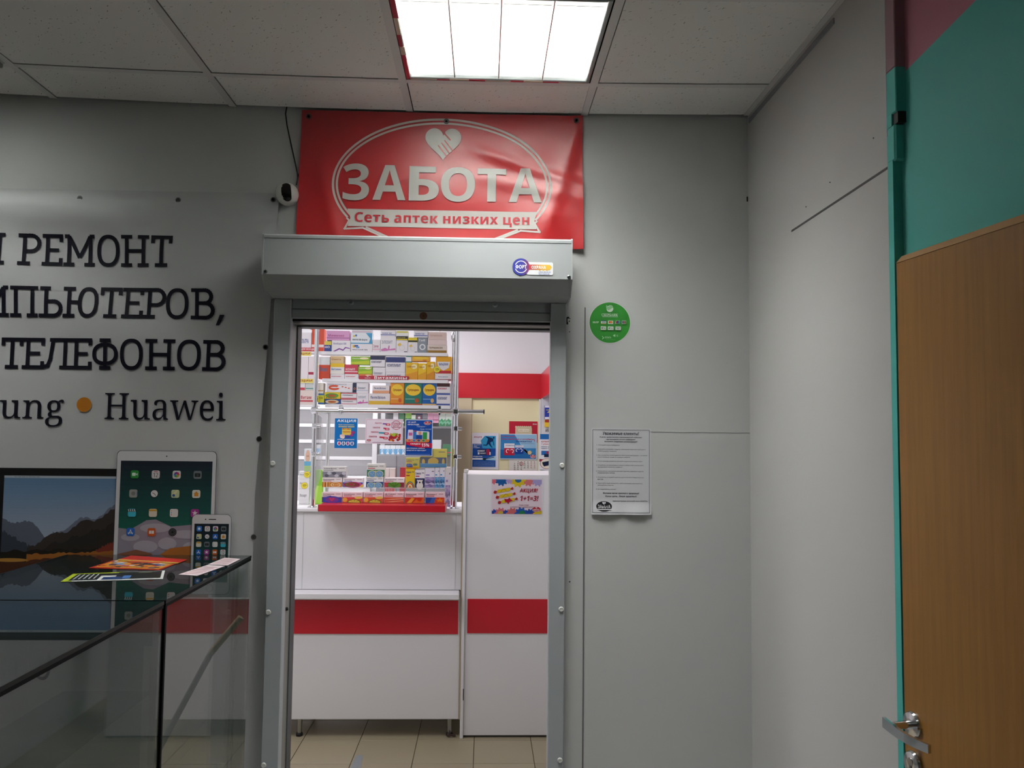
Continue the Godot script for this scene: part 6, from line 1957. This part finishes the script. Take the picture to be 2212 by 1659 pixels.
func fittings() -> void:
	# narrow side rack left of the pole
	var t := thing("side_rack", V(-1.1, 1.206, -1.98), "narrow white shelf rack left of the chrome pole with yellow price strips", "shelf rack")
	var k := Kit.new()
	for y in [2.0809, 1.9227, 1.7748]:
		k = Kit.new()
		k.box(V(-1.20, y - 0.012, -2.03), V(-0.958, y, -1.945), Color.WHITE, 0.001)
		part("shelf", k, M.laminate, t)
	k = Kit.new()
	k.box(V(-1.20, 1.2055, -2.045), V(-1.12, 2.3, -2.031), Color.WHITE, 0.002)
	part("upright", k, M.laminate, t)
	k = Kit.new()
	k.frame(-1.06, 2.081, -0.972, 2.101, -1.9445)
	k.box(V(-1.06, 2.081, -1.949), V(-0.972, 2.101, -1.9446), C("c22a30"))
	k.letters(type("ДЛЯ ЖЕЛУДКА"), 4, 18, 96, 82, C("f0dede"))
	part("shelf_sign", k, M.card, t, "red strip with white lettering")
	for q in [[2.054, 2.0775, -1.0], [1.8985, 1.922, -0.982]]:
		k = Kit.new()
		k.box(V(-1.10, q[0], -1.9445), V(q[2], q[1], -1.9435), C("e6d86a"))
		k.frame(-1.10, q[0], q[2], q[1], -1.9434)
		k.letters(type("АКЦИИ"), 12, 20, 94, 80, C("a03a20"))
		part("shelf_sign", k, M.card, t, "yellow strip with red lettering")
	# rear shelving, empty and white
	t = thing("shelving_unit", V(-1.15, 0, -3.35), "empty white shelving unit behind the counter, seen under the chrome rail", "shelving unit")
	k = Kit.new()
	k.box(V(-1.9, 0, -3.385), V(-0.776, 1.86, -3.37))
	part("back_panel", k, M.laminate, t)
	k = Kit.new()
	k.box(V(-0.812, 0, -3.369), V(-0.776, 1.86, -3.20), Color.WHITE, 0.002)
	part("side_panel", k, M.laminate, t)
	for y in [1.798, 1.672, 1.556, 1.436]:
		k = Kit.new()
		k.box(V(-1.9, y - 0.014, -3.369), V(-0.813, y, -3.22), Color.WHITE, 0.001)
		k.box(V(-1.9, y - 0.018, -3.22), V(-0.813, y + 0.006, -3.212), Color.WHITE, 0.001)
		var sh := part("shelf", k, M.laminate, t)
		k = Kit.new()
		k.box(V(-1.9, y - 0.022, -3.219), V(-0.813, y - 0.0182, -3.2105), C("6a6c70"))
		part("price_rail", k, M.card, sh)
	k = Kit.new()
	k.box(V(-1.9, 0.0, -3.369), V(-0.813, 1.30, -3.15), Color.WHITE, 0.002)
	part("lower_cabinet", k, M.laminate, t)
	# grey cabinet
	t = thing("cabinet", V(-0.48, 0, -3.3), "grey cabinet with two doors behind the counter, blue cartons on its ledge", "cabinet")
	k = Kit.new()
	k.box(V(-0.757, 0.0, -3.50), V(-0.205, 1.4632, -3.07), C("7d7d82"), 0.002)
	part("body", k, M.card, t)
	for q in [[-0.755, -0.62], [-0.616, -0.415], [-0.411, -0.207]]:
		k = Kit.new()
		k.box(V(q[0], 0.1, -3.07), V(q[1], 1.458, -3.062), C("86868b"), 0.001)
		part("door", k, M.card, t)
	k = Kit.new()
	k.box(V(-0.757, 1.4634, -3.51), V(-0.205, 2.0, -3.49), C("85858a"))
	part("back_panel", k, M.card, t)
	k = Kit.new()
	k.box(V(-0.757, 1.6525, -3.49), V(-0.205, 1.6662, -3.06), C("77777c"), 0.001)
	part("shelf", k, M.card, t)
	k = Kit.new()
	k.box(V(-0.757, 1.79, -3.49), V(-0.205, 1.80, -3.06), C("55555a"), 0.001)
	part("shelf", k, M.card, t)
	# white fascia post and things at the right edge of the doorway
	carton(0.471, 1.736, 0.60, 1.844, -3.6, 0.05, "2238a0", "twoband", "e8e8f0", "77", "e8d84a", "blue carton with yellow figures at the right edge of the doorway view", "cartons hung on the far right panel")
	carton(0.471, 1.676, 0.60, 1.733, -3.6, 0.05, "e8c030", "top", "a82a2a", "", "202020", "yellow and red carton under the blue one at the right edge of the doorway view", "cartons hung on the far right panel")
	k = Kit.new()
	k.box(V(0.452, 1.624, -3.74), V(0.70, 1.904, -3.66), C("d4d4d8"))
	k.frame(0.452, 1.624, 0.70, 1.904, -3.6595)
	k.letters(type("85", true), 12, 88, 22, 95, C("2a2a34"))
	solo("panel", k, M.card, "pale grey wall panel holding two bright cartons beside the yellow wall", "panel")

func sheet(x0: float, y0: float, x1: float, y1: float, z: float, col: Color, margin: float, inner: Color) -> Kit:
	var k := Kit.new()
	k.box(V(x0, y0, z - 0.0008), V(x1, y1, z), col)
	k.frame(x0, y0, x1, y1, z + 0.0001)
	if margin > 0:
		var m := margin * (x1 - x0) / (y1 - y0)
		k.rect(margin, m, 100 - margin, 100 - m, inner)
	return k

func logo(k: Kit, x: float, y: float, rx: float, ry: float) -> void:
	k.oval(x, y, rx, ry, C("e8e0e0"))
	k.oval(x, y, rx * 0.92, ry * 0.88, C("b81e34"))
	heart(k, x - rx * 0.22, y - ry * 0.78, rx * 0.44, ry * 0.6, C("f0e4e4"), C("b81e34"))
	k.letters(type("ЗАБОТА"), x - rx * 0.7, y - ry * 0.12, x + rx * 0.7, y + ry * 0.36, C("f0e4e4"))
	k.rect(x - rx * 0.62, y + ry * 0.5, x + rx * 0.62, y + ry * 0.6, C("f0e4e4"))

func posters() -> void:
	var z := -1.7695
	# blue offer on the counter pane
	var k := sheet(-0.825, 1.529, -0.697, 1.697, z, C("e4ecf2"), 1.6, C("1a78c4"))
	var w := C("eef2f4")
	k.letters(type("АКЦИЯ"), 11, 5, 92, 15.5, w)
	k.letters(type("Купи комплимент"), 18, 20, 84, 24.5, C("e4dc7a"))
	k.letters(type("активные мишки"), 18, 26, 85, 30.5, C("e4dc7a"))
	k.rrect(33, 35, 72, 56, 4, C("e6c45a"))
	k.rect(33, 33, 72, 37, C("dca83a"))
	for i in 5:
		k.oval(38 + 7 * i, 36, 3, 2, [C("d84a3a"), C("7ab04a"), C("e8902a"), C("d84a3a"), C("7ab04a")][i])
	k.letters(type("Комплимент"), 38, 43, 68, 47, C("d0703a"))
	k.oval(80, 47, 7, 5, C("b03a7a"))
	k.oval(75, 56, 6, 4.5, C("a83a8a"))
	k.oval(58, 61, 10, 5, C("4a4a9a"))
	k.oval(35, 60, 11, 7, C("e8c8c0"))
	k.poly(PackedVector2Array([Vector2(24, 54), Vector2(46, 64), Vector2(40, 68), Vector2(28, 66)]), C("f0dcd4"))
	k.letters(type("собери коллекцию!"), 14, 68, 86, 72.5, w)
	for i in 4:
		k.oval(22 + 18.5 * i, 83, 8, 7, w)
		k.oval(22 + 18.5 * i, 84, 4.5, 4.5, [C("c83a6a"), C("6a7a9a"), C("a84a9a"), C("5a6ab0")][i])
		k.oval(22 + 18.5 * i, 78, 2.5, 2, [C("c83a6a"), C("6a7a9a"), C("a84a9a"), C("5a6ab0")][i])
	solo("poster", k, M.paper, "blue promotion poster on the counter pane, leftmost of the three", "poster", "posters on the counter pane")
	# white one with the round stamp
	k = sheet(-0.655, 1.557, -0.449, 1.694, z, C("eee2ea"), 2.2, C("c87a9a"))
	k.rect(2.8, 4.2, 97.2, 95.8, C("ece2ea"))
	for i in 4:
		var y := 17 + 18.0 * i
		k.letters(type(["ГЕМАТОГЕН", "ГЕМАТОГЕН", "ГЕМАТОГЕН", "ГЕМАТОГЕН"][i]), 25 - 5 * i, y - 3, 43 - 4 * i, y + 3, C("b83a5a"))
		k.poly(PackedVector2Array([Vector2(46 + 2 * i - (14 if i > 1 else 0), y - 1), Vector2(62 - 2 * i, y + 1), Vector2(62 - 2 * i, y + 7), Vector2(46 + 2 * i - (14 if i > 1 else 0), y + 5)]), [C("8a6ab0"), C("d84a6a"), C("3a9ab0"), C("c83a4a")][i])
		k.rrect(54 - 2 * i, y + 1, 66 - 2 * i, y + 10, 2, C("d03050"))
		k.letters(type("39"), 56.5 - 2 * i, y + 3, 63.5 - 2 * i, y + 8, w)
	k.ring(82, 24, 12.5, 18, 1.0, C("c83a5a"))
	k.rrect(69, 15, 95, 33, 1, C("ece2ea"))
	for q in [[69, 15, 95, 16.2], [69, 32, 95, 33.2], [69, 15, 69.8, 33], [94.2, 15, 95, 33]]:
		k.rect(q[0], q[1], q[2], q[3], C("c83a5a"))
	k.letters(type("СУПЕР"), 71, 17, 93, 23.5, C("c02a4a"))
	k.letters(type("ЦЕНА"), 73, 25, 91, 31, C("c02a4a"))
	rng.seed = 8
	for i in 34:
		k.z = z + 0.0010 + i * 0.00001
		k.oval(rng.randf_range(64, 92), rng.randf_range(60, 86), 3.4, 4.6, [C("b82a3a"), C("d8a03a"), C("8ab03a"), C("a82a3a"), C("c8482a")][rng.randi() % 5], 12)
	k.oval(76, 63, 5, 7, C("a8c840"))
	logo(k, 10, 86, 6, 5)
	k.rect(20, 93, 94, 94, C("6a5a8a"))
	solo("poster", k, M.paper, "white poster with pink frame and red stamp on the counter pane, middle of three", "poster", "posters on the counter pane")
	# discount poster
	k = sheet(-0.436, 1.492, -0.285, 1.693, z, C("dce6f0"), 2.4, C("1c4ea8"))
	k.letters(type("НЕ ДАЙ"), 9, 5, 38, 9.5, w)
	k.letters(type("ПРОСТУДЕ,"), 9, 12, 52, 16.5, w)
	k.letters(type("говорит -", false), 42, 18, 76, 22, C("bcd8f0"), 0.2)
	k.letters(type("будь готов!", false), 54, 24, 94, 29, C("bcd8f0"), 0.2)
	logo(k, 81, 9.5, 13.5, 5)
	k.poly(PackedVector2Array([Vector2(10, 30), Vector2(86, 32), Vector2(88, 54), Vector2(8, 54)]), C("a8c4e0"))
	for q in [[11, 28, 28, 54, "e0d8e8"], [29, 33, 40, 54, "3a78c0"], [42, 32, 66, 42, "e6e2de"], [40, 42, 62, 54, "1f4a98"], [64, 35, 80, 54, "3a9a4a"], [80, 34, 88, 54, "e2e2e2"]]:
		k.rect(q[0], q[1], q[2], q[3], C(q[4]))
	k.rect(13, 36, 26, 44, C("c86aa0"))
	k.ring(54, 37, 6, 4.2, 1.4, C("d8702a"))
	k.rect(53, 34, 55, 40, C("d8702a"))
	k.rect(50.5, 36.2, 57.5, 37.8, C("d8702a"))
	k.rect(30, 31, 42, 33, C("c02a3a"))
	k.poly(PackedVector2Array([Vector2(2.4, 54), Vector2(90, 54), Vector2(86, 62), Vector2(6, 64)]), C("d8843a"))
	for i in 4:
		k.oval(16 + 17 * i, 57.5, 7, 4, C("e2c0a0"))
		k.oval(16 + 17 * i, 57.5, 5.6, 3.2, [C("c05a6a"), C("3a78b0"), C("4a4a7a"), C("3a8a5a")][i])
	k.poly(PackedVector2Array([Vector2(2.4, 62), Vector2(30, 61), Vector2(98, 65), Vector2(97.5, 77), Vector2(60, 77), Vector2(20, 72), Vector2(2.4, 68)]), C("c81e48"))
	k.letters(type("скидка"), 20, 64.5, 56, 70, w)
	k.letters(type("15%"), 60, 65, 88, 74, w)
	k.letters(type("при покупке любого"), 6, 77, 72, 81, w)
	k.letters(type("средства от простуды*"), 6, 82.5, 78, 86.5, w)
	k.rect(6, 95, 92, 96, C("8aa8d0"))
	solo("poster", k, M.paper, "blue poster with crimson 15% discount band on the counter pane, rightmost of three", "poster", "posters on the counter pane")
	# candy offer on the tall cabinet
	k = sheet(0.040, 1.176, 0.325, 1.381, -1.7025, C("e8e4ea"), 0.0, w)
	k.rect(2, 4.5, 97, 95, C("e6d6de"))
	var flower := func(x: float, y: float, r: float, col: Color, teeth: int, half: int) -> void:
		var pts := PackedVector2Array()
		for i in teeth * 4 + 1:
			var a := PI * i / (teeth * 4.0) + (0.0 if half > 0 else PI)
			var q := r * (1.0 if (i / 2) % 2 == 0 else 0.78)
			pts.append(Vector2(clampf(x + cos(a) * q, 2, 97), y + sin(a) * q * 1.39))
		k.poly(pts, col)
	for q in [[4, 10, "d86a7a"], [20, 13, "1f5fa0"], [36, 9, "b8a0d0"], [66, 10, "b83040"], [72, 13, "d87a7a"], [90, 13, "a8a0d0"], [52, 15, "d8c02a"]]:
		flower.call(q[0], 4.6, q[1], C(q[2]), 5, 1)
	k.oval(52, 6.5, 6, 6, C("2a6aa0"))
	k.rect(2, 0, 97, 4.4, C("e8e4ea"))
	for q in [[8, 9, "2a4aa0"], [19, 12, "d0707a"], [30, 8, "2a4aa0"], [41, 12, "cc6a6a"], [58, 13, "2a5ab0"], [75, 10, "2a4aa0"], [90, 11, "c03a4a"]]:
		flower.call(q[0], 95, q[1], C(q[2]), 5, 0)
	flower.call(19, 95, 6, C("c8a83a"), 4, 0)
	flower.call(60, 95, 7, C("2a7a4a"), 4, 0)
	flower.call(90, 95, 9, C("d8c02a"), 4, 0)
	k.letters(type("АКЦИЯ!"), 54.5, 28, 88, 41, C("a81230"), 0.12)
	k.letters(type("1+1=3!"), 55, 47, 89.5, 61, C("a81230"), 0.12)
	k.letters(type("В акции участвуют"), 54, 70, 73, 73.5, C("8a1a4a"))
	k.letters(type("аскорбиновая кислота с сахаром (крутка) 2,9 гр №10"), 37, 75, 91, 78.5, C("8a1a4a"))
	for i in 3:
		var x := 10 + 4.2 * i
		var y := 36 + 13.5 * i
		var g := func(a: float, b: float) -> Vector2: return Vector2(x + a, y + b - a * 0.26)
		k.poly(PackedVector2Array([g.call(3, -3.5), g.call(26, -3.5), g.call(27, 0), g.call(26, 5), g.call(3, 5), g.call(2, 1)]), C("dcc022"))
		k.line([g.call(8, 4), g.call(14, -3), g.call(20, 3)], 0.8, C("a8882a"))
		k.poly(PackedVector2Array([g.call(2, 0), g.call(-3, -3), g.call(-5, 1), g.call(-4, 5), g.call(0, 6)]), C("a82a2a"))
		k.poly(PackedVector2Array([g.call(27, 0), g.call(31, -4), g.call(33, 0), g.call(32, 4), g.call(29, 3)]), C("b03a2a"))
		if i == 2:
			k.poly(PackedVector2Array([g.call(7, -6), g.call(14, -3), g.call(17, -7), g.call(19, -2), g.call(24, 3), g.call(17, 5), g.call(15, 11), g.call(13, 5), g.call(9, 3)]), C("b01838"))
	logo(k, 87, 82, 8.5, 7)
	solo("poster", k, M.paper, "pale pink candy offer poster with bright cogs on the tall white cabinet", "poster")
	# runner poster on the yellow wall
	k = sheet(-0.099, 1.332, 0.117, 1.625, -3.788, C("e0dfe6"), 0.0, w)
	k.rect(3, 8, 89, 93, C("2a5aa8"))
	k.poly(PackedVector2Array([Vector2(3, 8), Vector2(48, 8), Vector2(33, 21), Vector2(36, 30), Vector2(3, 30)]), C("e4e2ea"))
	k.poly(PackedVector2Array([Vector2(48, 8), Vector2(89, 8), Vector2(89, 42), Vector2(40, 42), Vector2(33, 21)]), C("3a9ac8"))
	k.letters(type("АКЦИЯ"), 7, 9.5, 37, 14.5, C("a83a5a"))
	var dk := C("14305e")
	k.poly(PackedVector2Array([Vector2(52, 9.5), Vector2(62, 11), Vector2(72, 13), Vector2(80, 16), Vector2(80, 22), Vector2(68, 26), Vector2(58, 22), Vector2(60, 16), Vector2(52, 11)]), dk)
	k.oval(81, 13, 3.4, 2.6, dk)
	k.poly(PackedVector2Array([Vector2(58, 22), Vector2(68, 25), Vector2(72, 34), Vector2(78, 40), Vector2(74, 40), Vector2(66, 34), Vector2(62, 30), Vector2(56, 35), Vector2(42, 34), Vector2(42, 32), Vector2(54, 32)]), dk)
	k.line([Vector2(76, 18), Vector2(80, 26), Vector2(82, 34)], 2.6, dk)
	for i in 3:
		k.letters(type(["При покупке", "НЕМОТ", "в подарок"][i]), 7, 31.5 + 4 * i, [34, 20, 30][i], 34 + 4 * i, w)
	k.rect(3, 43, 89, 62, C("2150a0"))
	k.poly(PackedVector2Array([Vector2(20, 44), Vector2(72, 44), Vector2(72, 61), Vector2(24, 61)]), C("24365e"))
	k.letters(type("НЕМОТ"), 22, 47, 48, 51.5, w)
	k.letters(type("НЕМОТ"), 32, 54, 52, 57.5, w)
	k.oval(60, 49, 7, 5, C("a82a4a"))
	k.oval(60, 56, 6, 4.5, C("a82a4a"))
	k.rect(23, 53, 29, 59, w)
	k.rect(66, 52, 70, 60, w)
	k.letters(type("ПОДАРОК"), 6, 63, 40, 67, w)
	k.poly(PackedVector2Array([Vector2(4, 69), Vector2(42, 69), Vector2(40, 73), Vector2(3, 73)]), w)
	k.poly(PackedVector2Array([Vector2(40, 73), Vector2(89, 62), Vector2(89, 75)]), C("a8d0e8"))
	k.oval(48, 71.5, 6, 3.2, C("1c3a44"))
	k.line([Vector2(52, 71), Vector2(84, 66)], 2.4, C("2a2a4a"))
	for i in 4:
		k.letters(type(["Условия акции узнавайте у сотрудников", "аптечной сети в вашем городе", "КОЛИЧЕСТВО ПОДАРКОВ ОГРАНИЧЕНО", "Акция действует до конца сентября"][i], false), 8, 78 + 3.6 * i, 84, 80.4 + 3.6 * i, C("9ab4dc"))
	solo("poster", k, M.paper, "blue poster with running figure on the yellow wall, left of the calendar", "poster", "posters on the yellow wall")
	# calendar behind the wide poster
	k = sheet(0.199, 1.306, 0.428, 1.721, -3.7925, C("dcd8d0"), 0.0, w)
	k.rect(0, 0, 100, 41, C("b8283c"))
	k.rrect(22, 11, 80, 44, 6, C("cbbf9f"))
	for i in 8:
		k.oval(25 + 7.2 * i, 11, 3.8, 2.2, C("cbbf9f"), 14)
	k.rect(33, 15, 70, 20, C("e8e0c8"))
	k.letters(type("2020", false), 35, 16, 48, 19, C("6a5a4a"))
	k.letters(type("АПТЕКА", false), 51, 16.4, 68, 18.4, C("8a7a6a"))
	k.letters(type("Аптека"), 83, 3.5, 97, 6.5, C("e4d4d4"))
	for r in 5:
		for c in 8:
			var n := r * 7 + c - 1
			if c == 0 or n < 1 or n > 30:
				continue
			k.letters(type(str(n)), 9 + 11.6 * c - (1.6 if n < 10 else 2.4), 77 + 3.7 * r, 9 + 11.6 * c + (1.6 if n < 10 else 2.4), 79.2 + 3.7 * r, C("5a5a60") if c < 6 else C("b0606a"))
	for q in [[38, 79, 50, 79.7], [38, 83.8, 50, 84.5], [38, 79, 39.4, 84], [48.6, 79, 50, 84]]:
		k.rect(q[0], q[1], q[2], q[3], C("b03a44"))
	k.rect(0, 95, 100, 98.5, C("b04450"))
	solo("calendar", k, M.paper, "red and cream wall calendar partly behind the blue poster on the yellow wall", "calendar")
	k = sheet(0.125, 1.416, 0.422, 1.620, -3.786, C("dde2ea"), 1.8, C("3a84bc"))
	k.poly(PackedVector2Array([Vector2(40, 2.7), Vector2(98.2, 2.7), Vector2(98.2, 56), Vector2(62, 56)]), C("94bcd8"))
	k.poly(PackedVector2Array([Vector2(1.8, 62), Vector2(60, 66), Vector2(98.2, 80), Vector2(98.2, 97.2), Vector2(1.8, 97.2)]), C("2268a8"))
	k.letters(type("Успей купить"), 4, 7, 42, 14, C("b02a4a"), 0.05)
	k.letters(type("по выгодной цене в сентябре!"), 4, 17, 86, 25, C("b02a4a"), 0.05)
	k.letters(type("ТРОМБИТАЛ"), 43, 26.5, 86, 33, C("1f3f80"))
	k.ring(84, 25, 5, 5, 1, C("c83a4a"), 190, 350, 16)
	k.ring(90, 26, 5, 6, 1.4, C("c83a4a"), 230, 400, 16)
	k.letters(type("ацетилсалициловая кислота", false), 58, 36.5, 92, 39, C("3a5a8a"))
	k.rect(12, 38, 40, 84, C("e2e2ea"))
	k.rect(12, 56, 40, 84, C("b82840"))
	k.letters(type("ТРОМБИТАЛ"), 16, 44, 39, 48, C("1f3f80"))
	k.ring(22, 68, 5, 8, 1.6, w, 100, 330, 20)
	k.ring(33, 68, 5, 8, 1.6, w, 210, 440, 20)
	k.rect(42, 44, 64, 78, C("dcdfe8"))
	k.rect(42, 54, 64, 78, C("1c3f90"))
	k.letters(type("ТРОМБИТАЛ"), 43, 46, 62, 49, C("1f3f80"))
	k.ring(48, 64, 4.4, 7, 1.5, w, 100, 330, 20)
	k.ring(57, 64, 4.4, 7, 1.5, w, 210, 440, 20)
	for i in 12:
		k.z = -3.7835
		k.oval(67 + (i * 5) % 12, 63 + (i * 7) % 17, 2.4, 3.4, [C("7a3a3a"), C("d0a86a"), C("4a6a3a")][i % 3], 10)
	k.oval(81, 73, 5.5, 8, C("d8c090"))
	logo(k, 90, 88, 7.5, 7)
	solo("poster", k, M.paper, "wide blue poster with red and navy packs over the calendar on the yellow wall", "poster", "posters on the yellow wall")
	# the offer cut off by the doorway on the right
	k = sheet(0.4355, 1.344, 0.62, 1.624, -3.655, C("e0e2e6"), 0.0, w)
	k.rect(2, 1, 98, 16, C("2a6ab0"))
	k.letters(type("КУПИТЕ"), 8, 20, 46, 25, C("b0283c"))
	k.letters(type("1 упаковку"), 8, 27, 62, 32, C("b0283c"))
	k.letters(type("НЕМОТ мазь или"), 8, 35, 70, 38.5, C("4a5a7a"))
	k.letters(type("НЕМОТ таблетки"), 8, 40, 70, 43.5, C("4a5a7a"))
	k.rect(8, 48, 42, 60, C("2a6ab0"))
	k.oval(34, 53, 5, 4, C("a82a4a"))
	k.rect(20, 57, 62, 66, C("1a2a44"))
	k.poly(PackedVector2Array([Vector2(0, 71), Vector2(60, 74), Vector2(60, 82), Vector2(0, 78)]), C("8a2a3a"))
	k.oval(33, 84, 30, 15, C("8a2a3a"))
	k.oval(33, 84, 28, 14, C("e2d8c8"))
	k.poly(PackedVector2Array([Vector2(12, 80), Vector2(44, 76), Vector2(56, 82), Vector2(50, 87), Vector2(20, 92), Vector2(14, 86)]), C("1c2440"))
	solo("poster", k, M.paper, "white offer poster with blue head cut off by the right edge of the doorway", "poster", "posters at the far right")
	# vitamins sign on the rack, discount dots
	k = Kit.new()
	k.box(V(-0.707, 1.9165, -1.8435), V(-0.430, 1.9375, -1.8405), C("b8283c"))
	k.frame(-0.707, 1.9165, -0.430, 1.9375, -1.8403, 300, 23)
	heart(k, 46, 1, 12, 8, C("e8d0d4"), C("b8283c"))
	k.letters(type("ЗАБОТА"), 34, 11, 70, 18, C("e0c0c6"))
	k.letters(type("Витамины"), 92, 2.5, 290, 20.5, C("f0e8ea"))
	solo("shelf_sign", k, M.card, "red vitamins sign with white lettering on the middle shelf of the rack", "sign")
	for q in [[-0.272, 1.978, -1.8485, "-10%", "ten"], [-0.944, 1.803, -1.8485, "-15%", "fifteen"], [-1.013, 1.374, -1.9785, "150р", "150"], [-1.026, 1.311, -1.9785, "-20%", "twenty"]]:
		k = Kit.new()
		k.frame(q[0] - 0.0185, q[1] - 0.0185, q[0] + 0.0185, q[1] + 0.0185, q[2])
		k.disc(50, 50, 50, C("b8a020"))
		k.disc(50, 50, 46, C("ecdc3c"))
		k.letters(type(q[3]), 16, 30, 84, 56, C("6a5a10"))
		k.letters(type("скидка"), 26, 62, 74, 74, C("8a7a20"))
		solo("discount_dot", k, M.card, {"ten": "yellow discount dot marked minus ten at the right end of the rack", "fifteen": "yellow discount dot marked minus fifteen at the left end of the rack", "150": "yellow dot marked 150, upper of two left of the chrome pole", "twenty": "yellow dot marked minus twenty, lower of two left of the chrome pole"}[q[4]], "sticker", "yellow discount dots")

func _ready() -> void:
	var cam := Camera3D.new()
	cam.name = "camera"
	cam.fov = rad_to_deg(2.0 * atan(829.5 / 1750.0))
	cam.position = V(0, 1.62, 2.7276)
	cam.rotation = V(0.0614, -0.0335, 0.0108)
	cam.current = true
	add_child(cam)
	var env := Environment.new()
	env.background_mode = Environment.BG_COLOR
	env.background_color = Color(0.02, 0.02, 0.02)
	env.tonemap_mode = Environment.TONE_MAPPER_LINEAR
	env.tonemap_exposure = 1.0
	env.sdfgi_enabled = true
	env.ssao_enabled = true
	env.ssil_enabled = true
	var we := WorldEnvironment.new()
	we.name = "environment"
	we.environment = env
	add_child(we)
	materials()
	room()
	ceiling()
	hall()
	doorway()
	red_banner()
	repair_banner()
	wall_things()
	showcases()
	counters()
	rack()
	tiers()
	cartons()
	fittings()
	posters()
